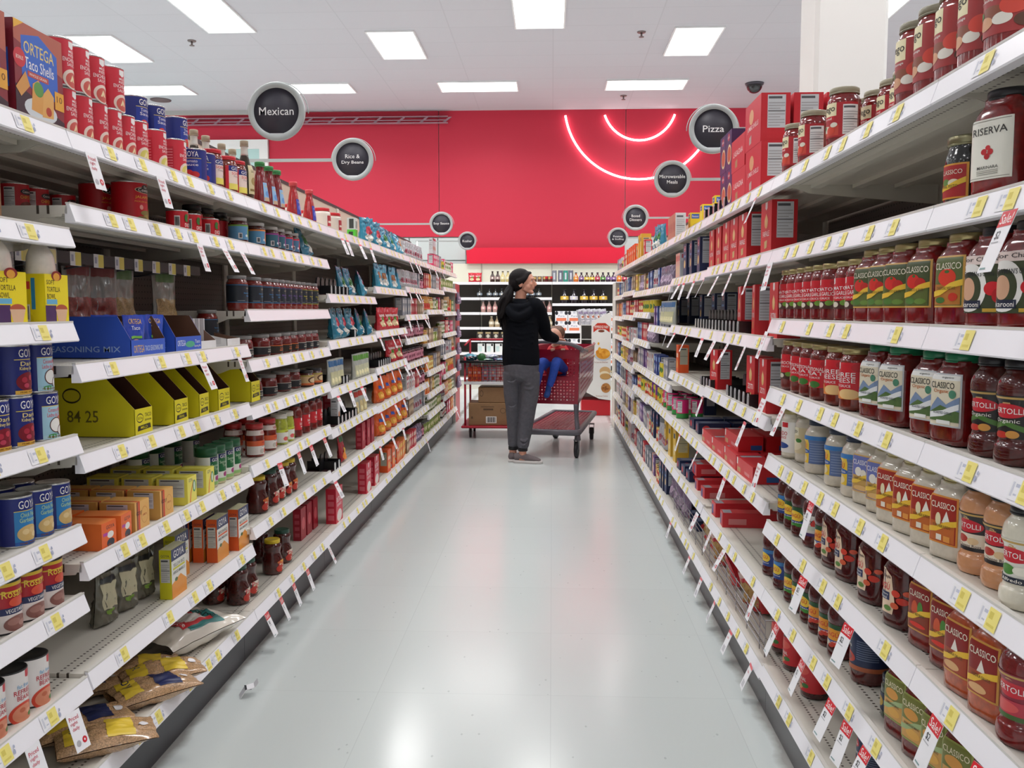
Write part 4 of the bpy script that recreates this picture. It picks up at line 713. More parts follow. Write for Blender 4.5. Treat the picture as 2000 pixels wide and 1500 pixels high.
box('lasag', 'pasta_box', .25, .06, .125, '#d42a36', [R_(0, 0, 1, 1, '#d63240'), T('LASAGNA', .5, .55, .7, .18, '#f6e4e0'), ('P', [(.3, .1), (.46, .12), (.46, .36), (.3, .32)], '#b98a60')], [R_(0, 0, 1, 1, '#cf2430')] + nut(.2, .3, .8, .9), desc='red lasagna box with window')
box('plasag', 'pasta_box', .12, .06, .155, '#4a2a60', [R_(0, 0, 1, 1, '#4a2a62'), E_(.5, .84, .18, .1, '#c83a4c'), T('Barilla', .5, .84, .3, .07, '#f4ecec'), E_(.62, .38, .34, .26, '#e8d2a8'), E_(.62, .38, .28, .2, '#cf5a3a')], [R_(0, 0, 1, 1, '#3f2454')], desc='purple lasagna box with plate picture')
BAR = [R_(0, 0, 1, 1, '#22305e'), E_(.5, .85, .22, .09, '#f0eaea'), E_(.5, .85, .2, .078, '#cf2f38'), T('Barilla', .5, .85, .34, .06, '#f6efee'), R_(.2, .6, .8, .66, '#5f8fc4'), E_(.5, .4, .22, .12, '#e8c070'), E_(.4, .36, .12, .08, '#f0d088')]
BARS = [R_(0, 0, 1, 1, '#1d2a50')] + nut(.18, .3, .86, .96, '#bcc2cc')
box('bar', 'pasta_box', .1, .07, .185, '#22305e', BAR, BARS, desc='dark blue pasta box with red oval')
box('barf', 'pasta_box', .1, .16, .055, '#1f2a50', [R_(0, 0, 1, 1, '#202c56'), E_(.35, .5, .18, .32, '#cf2f38')], [R_(0, 0, 1, 1, '#1d2a50'), E_(.25, .5, .12, .3, '#cf3038')], [R_(0, 0, 1, 1, '#2a3660'), R_(.2, .1, .8, .7, '#6a7288')], desc='dark blue pasta box lying flat')
box('redf', 'pasta_box', .27, .1, .062, '#d4262e', [R_(0, 0, 1, 1, '#da3a40'), R_(.05, .1, .25, .4, '#c8a070'), R_(.5, .2, .8, .4, '#e58a8c'), R_(.02, .55, .09, .95, '#f2ece9')], [R_(0, 0, 1, 1, '#d0222b'), R_(.5, .1, .95, .42, '#2a5a9c')], [R_(0, 0, 1, 1, '#cf3038')] + [R_(.02, .1, .16, .9, '#a9abb4')] , desc='long red pasta box lying flat')
box('rede', 'pasta_box', .075, .25, .062, '#d4262e', [R_(0, 0, 1, 1, '#d6303a'), R_(.1, .12, .46, .8, '#2a5a9c')], [R_(0, 0, 1, 1, '#d8303a'), R_(.1, .2, .4, .6, '#e58a8c')], [R_(0, 0, 1, 1, '#d23a40'), R_(.1, .02, .9, .16, '#a9abb4')], desc='red pasta box lying end outward')
box('yel', 'pasta_box', .075, .06, .16, '#efcf2c', [R_(0, 0, 1, 1, '#f2d430'), R_(.15, .8, .85, .95, '#2f55a8'), T('Ronzoni', .5, .875, .5, .07, '#f0f0f6')], [R_(0, 0, 1, 1, '#f0d22e'), R_(.12, .78, .88, .95, '#3a62b4'), T('Ronzoni', .5, .865, .6, .08, '#f0f0f6'), E_(.5, .45, .3, .16, '#e0bf2c'), R_(.2, .2, .8, .25, '#b8923a')], desc='bright yellow box with blue logo')
box('gold', 'pasta_box', .09, .08, .2, '#e0b23c', [R_(0, 0, 1, 1, '#e6bc48'), R_(.2, .7, .8, .85, '#2a3a5c'), E_(.5, .35, .3, .16, '#f0dca0')], [R_(0, 0, 1, 1, '#deb03a')] + nut(.2, .3, .9, .85, '#d8c890'), desc='tall golden yellow box')
box('oran', 'pasta_box', .1, .06, .16, '#ef5a24', [R_(0, 0, 1, 1, '#f0602a'), R_(.1, .55, .9, .7, '#f6c8b0'), E_(.5, .3, .3, .16, '#f0b060')], [R_(0, 0, 1, 1, '#ef5a24')] + nut(.15, .3, .9, .9, '#b9b49a'), desc='bright orange pasta box')
box('tanb', 'pasta_box', .05, .06, .15, '#c87a5c', [R_(0, 0, 1, 1, '#d08468'), E_(.5, .5, .3, .2, '#b05a44')], [R_(0, 0, 1, 1, '#d8d8dc')] + nut(.08, .06, .92, .94, '#c8cad0'), desc='slim terracotta box with pale side')
box('peach', 'dinner_box', .05, .05, .15, '#e8a08a', [R_(0, 0, 1, 1, '#ecb0a0'), R_(.1, .7, .9, .9, '#d85a4a'), E_(.5, .35, .3, .18, '#f0d0a0')], [R_(0, 0, 1, 1, '#d4d4da'), R_(.2, .8, .7, .95, '#c05a6a'), R_(.1, .1, .9, .7, '#bfc0c8')], desc='slim peach dinner box')
def gb(k, c, c2, d, w=.07, dd=.06, h=.14): box(k, 'food_carton', w, dd, h, c, [R_(0, 0, 1, 1, c), R_(.1, .68, .9, .9, c2), E_(.5, .36, .32, .2, c2), E_(.45, .34, .16, .1, '#efe4cc')], [R_(0, 0, 1, 1, c)] + nut(.15, .3, .85, .92, '#c9c8cc'), desc=d)
gb('g_or', '#e8742c', '#f2c24a', 'small orange carton'); gb('g_rd', '#c9283a', '#f0d8c8', 'small red carton'); gb('g_bl', '#2c3f80', '#8fb0dc', 'small blue carton'); gb('g_yl', '#e8c83c', '#b8442c', 'small yellow carton')
gb('g_wh', '#e4e2e2', '#b8485a', 'small white carton'); gb('g_pk', '#e23a6c', '#f4d4dc', 'small pink carton', .07, .06, .13); gb('g_pu', '#6a4a8a', '#d8b8dc', 'small purple carton'); gb('g_gn', '#4a7a4a', '#e0dcA8'.lower(), 'small green carton'); gb('g_br', '#8a6a4c', '#d8c09a', 'small brown carton'); gb('g_gy', '#8a8c98', '#d8d4d4', 'small grey carton')
bag('b_gold', .1, .05, .13, '#d89a34', [R_(.1, .1, .9, .5, '#c43a24')], 'gold snack bag with red front', .6, 51)
bag('b_sil', .1, .05, .14, '#b4b2b6', [E_(.5, .4, .26, .16, '#9c4a5a')], 'silver snack bag', .8, 54)
bag('b_pl', .1, .05, .14, '#7d6a84', [E_(.5, .4, .28, .18, '#c0a8c0')], 'mauve plastic bag', .8, 57)
bag('b_bf', .12, .06, .17, '#c8a878', [R_(.1, .1, .9, .32, '#c4242c'), E_(.5, .55, .3, .16, '#a87a44')], 'clear pasta bag with red band', .9, 61)
bag('b_tan', .15, .075, .2, '#cf2430', [R_(.12, .18, .88, .62, '#c39a5c'), E_(.5, .42, .3, .16, '#b98a4a'), R_(.2, .7, .8, .82, '#e9c8c0')], 'plump red pasta bag with clear window', 1.0, 64)
can('c_grn', 'pasta_can', .036, .115, [R_(0, 0, 1, 1, '#e8287c'), R_(0, 0, 1, .25, '#3f9a4a'), E_(.45, .5, .06, .2, '#f06a9c'), ('P', [(.35, .3), (.6, .6), (.62, .56), (.38, .26)], '#f4e8ec')] + nut(.56, .3, .7, .92), 'hot pink can with green base', top=mat('#5a605a', .4, .6))
can('c_pur', 'pasta_can', .036, .115, [R_(0, 0, 1, 1, '#6a2a84'), R_(0, .0, 1, .3, '#d8642c'), T('MIX', .5, .7, .12, .14, '#e87ac0')], 'purple can with orange base', top=mat('#5a605a', .4, .6))
can('c_red', 'soup_can', .036, .1, [R_(0, 0, 1, 1, '#d4442c'), R_(0, .85, 1, 1, '#e0c06a'), E_(.5, .4, .1, .2, '#e9d9a8')] + nut(.6, .2, .76, .8), 'orange-red can with gold rim', top=mat('#c8b070', .35, .6))
can('c_yel', 'soup_can', .036, .1, [R_(0, 0, 1, 1, '#d8c23c'), E_(.5, .5, .1, .2, '#4a7a3c')], 'yellow can with green spot')
can('c_grn2', 'soup_can', .036, .1, [R_(0, 0, 1, 1, '#8a9a4a'), E_(.5, .5, .1, .24, '#dcd8a8')], 'olive green can')
jar('j_olive', 'olive_jar', .034, .13, 'straight', '#6a7a34', PL('#d8d4c8', .3), .014, (.02, .09, 3.4, [R_(0, 0, 1, 1, '#e3e0cc'), E_(.5, .5, .14, .24, '#6a8a3a')]), 'green olive jar with pale label')
jar('j_amber', 'honey_jar', .034, .13, 'straight', '#b87a1c', PL('#d8a83c', .3), .014, (.02, .09, 3.4, [R_(0, 0, 1, 1, '#efdf9a'), E_(.5, .5, .14, .24, '#c88a2a')]), 'amber jar with pale yellow label')
jar('j_rose', 'preserve_jar', .034, .12, 'straight', '#6a1c30', PL('#3a2a30', .3), .014, (.02, .08, 3.4, [R_(0, 0, 1, 1, '#d890a4'), E_(.5, .5, .14, .24, '#7a2a44')]), 'dark jar with pink label')
botl('b_soy', 'sauce_bottle', .028, .17, 'bottle', SA('#231412'), PL('#c8242c', .3), (.02, .08, 3.4, [R_(0, 0, 1, 1, '#e6e0d8'), E_(.5, .5, .14, .2, '#c8302c')]), 'dark sauce bottle with red cap', .014, .013, clear=False)
# ------------------------------------------------------------ placing
ITEMS = []
def row(side, z, kind, pos, sb=.03, deep=0, n=None, pitch=None, dz=0, st='', gap=.004, rj=.12, tilt=0, rot=0, px=True):
    k = KIND[kind]
    if k['cat'] in ('jar', 'can', 'bottle'): rot += (.3 if kind[:2] in ('cl', 'rg', 'ri', 'pe', 'be', 'ba', 'ne') else .12) * (1 if side == 'R' else -.6)
    elif k['cat'] == 'bag' and not tilt: rot += .35 * (1 if side == 'R' else -1)
    X = SX[side] + SGN[side] * (sb + k['d'] / 2)
    zb = z - .0035 + dz
    if not isinstance(pos, (list, tuple)): pos = [pos]
    Ys = [YX(p, X, zb + k['h'] / 2) if px else p for p in pos]
    if n: Ys = [Ys[0] + i * ((pitch or k['w'] + gap)) for i in range(n)]
    for Y in Ys:
        for q in range(deep + 1):
            ITEMS.append([side, round(z, 3), st, q + round(sb / .06) * 10, Y, X + SGN[side] * q * (k['d'] + .012), zb, kind, random.uniform(-rj, rj) + rot, tilt, q, sb])
def far(side, i, kinds, seed, levels=None, y=None, dens=1):
    rnd = random.Random(seed); y0, y1, zs = BAYS[side][i]
    for li, z in enumerate(zs):
        if levels is not None and li not in levels: continue
        room = (zs[li - 1] - .05 - z) if li else .4
        ks = [k for k in kinds if KIND[k]['h'] < room - .01] or ['c_grn2']
        Y = (y[0] if y else y0) + .02; ye = y[1] if y else y1
        while Y < ye - .06:
            k = rnd.choice(ks); K = KIND[k]; n = rnd.randint(2, 5)
            if rnd.random() > dens: Y += rnd.uniform(.06, .18); continue
            for _ in range(n):
                if Y + K['w'] > ye - .012: break
                row(side, z, k, Y + K['w'] / 2, .03 + rnd.uniform(0, .015), px=False, rj=.05); ITEMS[-1][3] = 0; Y += K['w'] + .004
            Y += .008
# ---- right side, near units
row('R', TR, 'prego_xl', [1985, 1937, 1890, 1846, 1806], .02); row('R', TR, 'prego', [1648, 1589, 1556], .02, rot=0); row('R', TR, 'prego', [1774, 1748, 1715, 1690], .12)
row('R', TR, 'shells', 1498, .02, n=1, rj=0, deep=2); row('R', TR, 'shells', 1498, .02, n=1, dz=.166, st='upper ', rj=0, deep=2)
row('R', TR, 'lasag', 1462, .02, n=1, pitch=.26, rj=0, deep=1); row('R', TR, 'lasag', 1462, .02, n=1, pitch=.26, deep=1, dz=.126, st='upper ', rj=0)
row('R', TR, 'plasag', 1438, .02, n=2, rj=0); row('R', TR, 'plasag', 1438, .02, n=2, dz=.156, st='upper ', rj=0)
row('R', TR, 'yel', [1405, 1380, 1356], .12, rj=0); row('R', TR, 'tanb', 1328, .02, n=6, rj=0); row('R', TR, 'teal2', 1292, .02, n=2, pitch=.15)
row('R', TR, 'gold', 1262, .02, n=2, rj=0); row('R', TR, 'oran', 1250, .02, n=5, rj=0)
row('R', 1.54, 'riserva', 1972, .02); row('R', 1.54, 'pesto', 1893, .04)
row('R', 1.54, 'farf', 1521, .03, rj=0); row('R', 1.54, 'farf', [1472, 1454, 1438], .03, rj=0); row('R', 1.53, 'roti', [1420, 1406], .03, rj=0); row('R', 1.53, 'bar', [1378, 1362, 1350], .03, rj=.05); row('R', 1.53, 'peach', 1335, .03, n=12, rj=0)
row('R', 1.32, 'newman', [2035, 1964], .02); row('R', 1.32, 'cl_sweet', [1893], .02); row('R', 1.32, 'cl_basil', [1829, 1781, 1758, 1725], .02, rj=.06); row('R', 1.32, 'mp_garlic', [1698, 1663, 1634, 1614, 1600, 1584, 1568, 1552], .02, rj=.08)
row('R', 1.26, 'roti', [1533, 1492, 1463], .04, rj=.15); row('R', 1.26, 'bar', [1425, 1405, 1380, 1355, 1335, 1326], .2, rj=0)
row('R', 1.26, 'tube_b', 1316, .03, n=10, rj=.05)
row('R', 1.10, 'be_org', [2000, 1946], .03); row('R', 1.10, 'cl_org', [1883, 1838, 1770, 1729], .03, rj=.06); row('R', 1.10, 'mp_cheese', [1676, 1645], .03); row('R', 1.10, 'mp_meat', [1612, 1590, 1572], .03); row('R', 1.10, 'mp_mush', [1552, 1536], .03)
row('R', 1.00, 'ziti', [1508, 1483], .03, rj=.08); row('R', .99, 'ziti', [1408], .03); row('R', .99, 'roti', [1340], .1); row('R', .99, 'oran', [1333, 1320], .03, rj=.1); row('R', .99, 'b_sil', 1306, .03, n=4, pitch=.11)
row('R', .88, 'be_alf', [2012], .02); row('R', .88, 'be_rosa', [1972, 1934], .04); row('R', .88, 'cl_red', [1882, 1843, 1816, 1785], .04, rj=.08, deep=1); row('R', .88, 'cl_blue', [1745, 1724], .05, deep=1); row('R', .88, 'ragu_alf', [1690, 1643, 1602], .04); row('R', .88, 'pr_alf', [1580], .06); row('R', .88, 'mp_alf', [1553], .04)
row('R', .66, 'be_pink', [2010], .02, deep=1); row('R', .66, 'cl_vodka', [1970, 1937], .03); row('R', .66, 'cl_pepper', [1879, 1833], .05, deep=1); row('R', .66, 'rg_home', [1776, 1722, 1674, 1645], .04, rj=.05, deep=1); row('R', .66, 'rg_chunky', [1622], .04); row('R', .66, 'rg_simply', [1595], .04); row('R', .66, 'rg_veg', [1572, 1557], .04, deep=1); row('R', .66, 'rg_trad', [1543, 1530], .04, deep=1)
row('R', .43, 'cl_green', [1905, 1868, 1822, 1782], .04, deep=1); row('R', .43, 'capers', [1753], .05, deep=1); row('R', .43, 'barilla', [1700], .05); row('R', .43, 'rg_chunky', [1647, 1628, 1607], .04, deep=1); row('R', .43, 'rg_veg', [1590, 1572, 1556], .04, deep=1); row('R', .43, 'rg_trad', [1534, 1512], .04, deep=1)
row('R', .17, 'mp_trad', [1592, 1556, 1532], .07, deep=1); row('R', .17, 'barilla', [1712], .06); row('R', .17, 'rg_home', [1790, 1850], .06)
# flat lying pasta boxes
row('R', .72, 'redf', 1480, .03, n=4, pitch=.276, rj=.03, deep=2); row('R', .72, 'redf', 1452, .05, n=1, dz=.063, st='upper ', rj=.03, deep=1)
row('R', .72, 'barf', [1392, 1380], .05, rj=.1, deep=1); row('R', .72, 'bar', [1385, 1371, 1360], .22, rj=0); row('R', .72, 'c_grn', [1333, 1324, 1314, 1308], .03, deep=1); row('R', .72, 'c_pur', [1292, 1288], .03)
row('R', .43, 'rede', [1467, 1448], .03, rj=.1); row('R', .43, 'rede', [1422, 1408], .04, rj=.12); row('R', .43, 'rede', [1405], .05, n=2, dz=.063, st='upper ', rj=.02)
row('R', .44, 'barf', [1372, 1362, 1352], .03, rj=.05, deep=1); row('R', .44, 'gold', [1330, 1320, 1311], .04, rj=.05); row('R', .44, 'c_red', [1292, 1286, 1279], .03, deep=1)
row('R', .16, 'b_tan', [1490, 1455, 1428], .1, rj=.5, tilt=.45); row('R', .16, 'b_bf', [1408, 1395], .1, rj=.4, tilt=.3); row('R', .16, 'barf', [1385, 1374, 1365, 1356], .08, deep=1); row('R', .16, 'b_pl', [1344, 1335, 1326, 1318, 1312], .06, rj=.3); row('R', .16, 'c_yel', 1300, .05, n=4)
RK = ['g_or', 'g_rd', 'g_bl', 'g_yl', 'g_wh', 'g_pu', 'g_gy', 'b_sil', 'b_pl', 'c_yel', 'c_red', 'bar', 'peach', 'g_br', 'g_bl', 'g_gy']
far('R', 4, RK, 5, [1, 2, 3, 4, 5, 6], (5.75, 6.58)); far('R', 5, RK, 6, [1, 2, 3, 4, 5, 6, 7]); far('R', 6, RK, 7); far('R', 7, RK, 8); far('R', 5, ['g_or', 'tanb', 'g_wh', 'g_rd'], 9, [0], (7.2, 7.82))
# ---- left side, near units
row('L', TL, 'taco', [50, -75], .02, rj=0)
row('L', TL, 'ench', [117, 143, 174, 205, 232], .02, rj=.2); row('L', TL, 'ench', [110, 138, 159, 214], .02, dz=.114, st='upper ', rj=.25)
row('L', TL, 'enchg', [262, 300, 340], .02, rj=.12); row('L', TL, 'g_tom', [262, 300, 344], .1, rj=.1); row('L', TL, 'g_tom', [262, 298, 343], .1, dz=.113, st='upper ', rj=.2); row('L', TL, 'g_tom', [380, 398], .02, rot=-1.3)
row('L', TL, 'g_sof', [414, 443, 462], .04, rj=.1); row('L', TL, 'vin', [380, 403, 434, 455], .14); row('L', TL, 'vin', [478], .03, rj=.05)
row('L', TL, 'dr_g', [508, 525, 540], .03, rj=.1); row('L', TL, 'dr_r', [573, 604], .03, rj=.1); row('L', TL, 'ricejug', [650, 628], .06); row('L', TL, 'ricejug', [600, 570], .17)
row('L', TL, 'grn_ctn', [688], .03, rj=.05); row('L', TL, 'teal1', [715, 733], .03, rj=.2); row('L', TL, 'teal2', [752, 764], .03, rj=.5, tilt=-.2); row('L', TL, 'teal3', [774, 781], .03, rj=.4, tilt=-.25)
far('L', 5, ['g_wh', 'b_sil', 'g_gy', 'wbox'], 21, [0], (7.2, 8.1)); row('L', TL, 'g_pk', 842, .03, n=4, rj=0); row('L', TL, 'wbox', 842, .03, n=4, rj=0, dz=.131, st='upper ')
row('L', 1.60, 'costs', [122, 68, 28], .24, rj=.15, rot=.0); row('L', 1.60, 'costena', [253], .06, rj=.02); row('L', 1.60, 'costena', [190], .17, rj=.02)
row('L', 1.60, 'rotel', [346, 372, 408], .03, rj=.15); row('L', 1.60, 'blklid', [427, 400, 375], .11); row('L', 1.60, 'sal_g', [465], .03, rj=.05); row('L', 1.60, 'sal_o', [500], .03, rj=.05); row('L', 1.60, 'sal_p', [527, 541], .03, rj=.05); row('L', 1.60, 'sal_r', [556, 569], .03, rj=.05); row('L', 1.60, 'teal2', [597, 622], .05, tilt=-.3)
row('L', 1.35, 'ar_b', [463, 493], .03, rj=.05); row('L', 1.35, 'ar_b', [514, 528], .03, rj=.05); row('L', 1.35, 'ar_p', [540, 552, 562, 572], .03, rj=.05); row('L', 1.35, 'ar_y', [582, 594, 606, 618], .03, rj=.05)
row('L', 1.16, 'sq_k', [470, 505], .04); row('L', 1.16, 'sq_o', [530, 548, 562], .03, rj=.06); row('L', 1.16, 'sq_k', [578, 592, 604], .03, rj=.06); row('L', 1.16, 'sq_w', [618], .03)
row('L', .98, 'sq_k', [548, 568, 520, 490], .07); row('L', .98, 'mush', [596, 613, 625], .03)
row('L', 1.32, 'tort', [82, -8], .02, rj=.1)
row('L', 1.05, 'g_kid', [28, -20], .03, rj=.1); row('L', 1.05, 'g_coco', [80, 113], .03, rj=.12); row('L', 1.05, 'g_kid', [22], .03, dz=.114, st='upper ', rj=.1); row('L', 1.05, 'g_coco', [68], .03, dz=.114, st='upper ', rj=.05)
row('L', .83, 'g_chick', [104, 64, 28], .03, rj=.15, deep=1); row('L', .66, 'rosa', [125, 84, 43, 2], .02, rj=.1, deep=1); row('L', .45, 'refr', [58, 12, -30], .03, rj=.1, deep=1)
row('L', .735, 'saz_o', [170, 203], .02, rj=.08, deep=2); row('L', .735, 'saz_t', [244, 294], .02, rj=.04, deep=2); row('L', .735, 'saz_y', [345, 382], .02, rj=.04, deep=2); row('L', .735, 'adobo', [403, 417, 430, 441], .04, rj=.1); row('L', .735, 'adobo', [335, 300, 270, 370], .26)
row('L', .46, 'rice_y', [338], .04, rj=0); row('L', .46, 'rice_y', [322], .15, rj=0); row('L', .46, 'rice_y', [345], .1, rj=0, n=1); row('L', .46, 'beanp', [275, 240, 200], .12, rj=.9, tilt=.1)
row('L', .46, 'rice_o', [466], .03, rj=0); row('L', .46, 'rice_o', [425], .05, rj=0, deep=2)
row('L', .76, 'hz_r', [497, 522], .04, rj=.06, deep=1); row('L', .76, 'hz_g', [545, 558], .04); row('L', .76, 'mp_sal', [576, 592, 606, 617], .04, rj=.06); row('L', .76, 'wbox', [636], .03, rj=0)
row('L', .52, 'pace', [502], .04); row('L', .52, 'paceg', [524, 537], .04); row('L', .52, 'pace', [550, 560], .04, rj=.1); row('L', .20, 'pace', [532], .05); row('L', .20, 'paceg', [551, 482, 465], .06, deep=1)
row('L', .20, 'redrice', [585, 597, 609], .12, rj=0); row('L', .20, 'inst', [653], .03, rj=0); row('L', .20, 'inst', [712, 728], .03, rj=0); row('L', .20, 'oran', [752], .03, n=3, rj=.05)
# third unit
row('L', 1.43, 'teal2', [668, 682], .06, tilt=-.15); row('L', 1.43, 'teal1', [706, 722], .04, tilt=-.2, rj=.3)
row('L', 1.50, 'teal3', [738, 748, 757, 766, 774, 781], .04, rj=.5, tilt=-.1)
row('L', 1.19, 'teal1', [655, 668, 684], .04, rj=.2, tilt=-.12); row('L', 1.19, 'teal2', [700, 717], .04, rj=.2, tilt=-.12); row('L', 1.21, 'redbag', [742, 755, 767], .04, rj=.2)
row('L', .94, 'tube_b', 645, .03, n=4, pitch=.07); row('L', .94, 'tube_g', 693, .03, n=5, pitch=.075); row('L', .97, 'redbag', [762, 775, 785], .03, rj=.1)
row('L', .72, 'tube_r', [694, 702, 709], .03); row('L', .72, 'orbag', [738, 752, 764, 775, 785], .03, rj=.15)
row('L', .73, 'wbox', [655], .03, rj=0); row('L', .73, 'inst', [646], .13, rj=0)
row('L', .50, 'knorr', [668], .03, tilt=-.1); row('L', .50, 'redrice', [704, 714, 722], .03, rj=0); row('L', .49, 'orbag', [740, 752, 763, 774, 784], .03, rj=.1)
far('L', 4, ['g_or', 'b_pl', 'b_sil', 'g_rd'], 30, [6], (6.3, 6.9))
LK = ['g_or', 'g_rd', 'b_gold', 'g_wh', 'b_sil', 'g_br', 'c_grn2', 'j_amber', 'j_olive', 'g_pk', 'g_gn', 'b_soy', 'g_gy', 'b_bf']
far('L', 5, ['b_sil', 'g_gy', 'g_wh', 'j_rose', 'b_pl', 'g_br', 'b_soy', 'g_rd'], 31, [1, 2, 3, 4, 5, 6, 7], dens=.8); far('L', 6, LK, 32, [1, 2, 3, 4, 5, 6, 7]); far('L', 7, LK, 33, [1, 2, 3, 4, 5, 6, 7]); far('L', 7, ['j_olive', 'g_pk', 'c_yel', 'g_bl'], 34, [0], (9.2, 10.5)); far('L', 0, ['g_br', 'g_rd'], 35, [1], (1.55, 1.965))
far('L', 6, ['g_wh', 'g_gy'], 41, [0], (9.0, 9.35))
# ------------------------------------------------------------ trays, packets and bags that stand loose on the left shelves
def tray(kind, w, d, hf, hb, outc, inn, arts, desc, cut=.35, notch=0):
    r = empty(kind); t = .002; o, n = PR(outc), PR(inn)
    m = MB(); m.box(-w / 2, w / 2, -d / 2, d / 2, 0, t, n); m.build('tray_floor', r)
    for s in (-1, 1):
        P = [(-d / 2, 0), (-d / 2, hf), (-d / 2 + d * notch, hf), (-d / 2 + d * cut, hb), (d / 2, hb), (d / 2, 0)]
        m = MB(); x0, x1 = (w / 2 - t, w / 2) if s > 0 else (-w / 2, -w / 2 + t)
        m.prism(P, lambda a, b, q: Vector((q, a, b)), x0, x0 + t * .5 if s > 0 else x0 + t * .6, n if s > 0 else o)
        m.prism(P, lambda a, b, q: Vector((q, a, b)), x0 + t * .5 if s > 0 else x0 + t * .6, x1, o if s > 0 else n)
        if kind == 'taco_seasoning_dispenser':
            m.art(lambda u, v, q: Vector((s * (w / 2 + q), u * s, v)), d, hb, [E_(.5 + .1 * s, .7, .09, .13, '#3a3418'), E_(.5 + .1 * s, .7, .08, .1, '#cfc020'), T('84 25', .5 - .22 * s * 0 , .35, .3, .2, '#6a6020')], .0003, flat=True)
        elif kind == 'seasoning_tray' and s < 0: m.art(lambda u, v, q: Vector((-(w / 2 + q), -u, v)), d, hb, [T('SEASONING MIX', .55, .22, .7, .14, '#9ab4e0')], .0003, flat=True)
        m.build('tray_side', r)
    m = MB(); m.box(-w / 2, w / 2, d / 2 - t, d / 2, 0, hb, n); m.build('tray_back', r)
    m = MB(); m.box(-w / 2, w / 2, -d / 2, -d / 2 + t * .5, 0, hf, o); m.box(-w / 2, w / 2, -d / 2 + t * .5, -d / 2 + t, 0, hf, n)
    m.art(lambda u, v, q: Vector((u, -d / 2 - q, v)), w, hf, arts, .0003, flat=True); m.build('tray_front', r)
    return r
def putL(o, px, z, sb, dd, label, cat, group=None, rz=0):
    X = XL - sb - dd / 2; o.location = (X, YX(px, X, z + .04), z - .0035); o.rotation_euler = (0, 0, PI / 2 + rz); return tag(o, label, cat, group)
OE = lambda t: [R_(0, 0, 1, 1, '#e3d61c'), E_(.28, .66, .2, .17, '#3a3418'), E_(.28, .66, .18, .13, '#e3d61c'), T('Old El Paso', .28, .66, .3, .1, '#3a3418'), T('TACO', .74, .74, .36, .14, '#2f2a18'), T('SEASONING MIX', .74, .56, .38, .07, '#2f2a18'), ('P', [(.12, .2), (.9, .24), (.86, .42), (.16, .38)], '#2a2418'), T(t, .5, .31, .4, .1, '#e3d61c')]
for i, (px, t, d) in enumerate(((181, 'MILD', 'nearest, marked mild'), (262, 'ORIGINAL', 'second along, marked original'), (311, 'ORIGINAL', 'middle one, narrow front showing'), (357, 'ORIGINAL', 'fourth along, torn flap'), (425, 'ORIGINAL', 'farthest, front folded down'))):
    o = tray('taco_seasoning_dispenser', .1 if i != 2 else .085, .3, .078, .165, '#dccf1e', '#4a2c22', OE(t), '', .27)
    putL(o, px, 1.00, .02, .3, 'yellow open-topped dispenser carton with brown inside, ' + d, 'carton', 'yellow dispenser cartons on the left fourth shelf', .03 * (i % 3 - 1))
BL = '#2f55c0'
o = tray('seasoning_tray', .215, .3, .05, .115, BL, '#6a4a3a', [R_(0, 0, 1, 1, '#3560cc'), T('ORTEGA', .22, .5, .3, .42, '#e8c05a'), T('TACO SEASONING MIX', .66, .5, .54, .3, '#cfdcf4')], '', .12)
putL(o, 190, 1.22, .02, .3, 'blue display tray with tall brown cardboard divider, nearest of two', 'tray', None)
m = MB(); m.box(-.03, .02, -.08, -.078, .002, .1, PR('#7a5a48')); m.build('cardboard_divider', o)
o = tray('seasoning_tray', .2, .3, .05, .115, BL, '#6a4a3a', [R_(0, 0, 1, 1, '#3560cc'), T('ORTEGA', .22, .6, .3, .36, '#eef2fa'), E_(.55, .5, .18, .2, '#4fb08a'), T('Taco', .84, .65, .2, .22, '#eef2fa'), T('Seasoning Mix', .84, .35, .26, .18, '#eef2fa')], '', .12)
putL(o, 278, 1.22, .02, .3, 'blue display tray filled with taco packets, farther of two', 'tray', None)
for i, (px, sb, d) in enumerate(((262, .05, 'near side of tray'), (300, .05, 'far side of tray'), (205, .13, 'behind divider of nearer tray'), (285, .12, 'rear of farther tray'))):
    row('L', 1.22, 'ortega_p', [px], sb, dz=.004, rj=.1, tilt=0); ITEMS[-1][3] = 100 + i; ITEMS[-1][2] = ''
for px, d in ((345, 'nearer, with printed no-cut mark'), (398, 'farther, nearly empty')):
    o = tray('white_packet_tray', .13, .22, .03, .115 if px < 360 else .07, '#e9e9ec', '#8a6a5a', [R_(0, 0, 1, 1, '#eeeef0')], '', .9 if px > 360 else .45)
    putL(o, px, 1.22, .03, .22, 'white cardboard packet tray, ' + d, 'tray')
    m = MB(); m.art(lambda u, v, q: Vector((-(.065 + q), -u, v)), .22, .115, [T('FROM FRONT', .35, .5, .4, .1, '#3a3a3e'), T('DO NOT CUT', .35, .34, .38, .1, '#3a3a3e'), E_(.3, .18, .06, .1, '#3a3a3e'), E_(.3, .18, .05, .08, '#eeeef0')] if px < 360 else [R_(.1, .1, .9, .3, '#dadade')], .0004, flat=True); m.build('printed_side', o)
for i, px in enumerate((362, 372, 382)):
    r = tag(empty('seasoning_packet', (XL - .1, YX(px, XL - .1, 1.28), 1.2165 + .004), PI / 2 + .1), 'pale seasoning packet in the nearer white tray, %sin line' % (ORD[i] or 'first '), 'packet', 'pale packets in the white tray')
    m = MB(); m.cbox(-.004, .004, -.03, .03, 0, .1, PR('#e0dcde'), .001); m.build('sachet', r)
    m = MB(); m.art(lambda u, v, q: Vector((u, -.03 - q, v)), .007, .1, [R_(.1, .2, .9, .4, '#b8a09a')], .0004, flat=True); m.build('printed_edge', r)
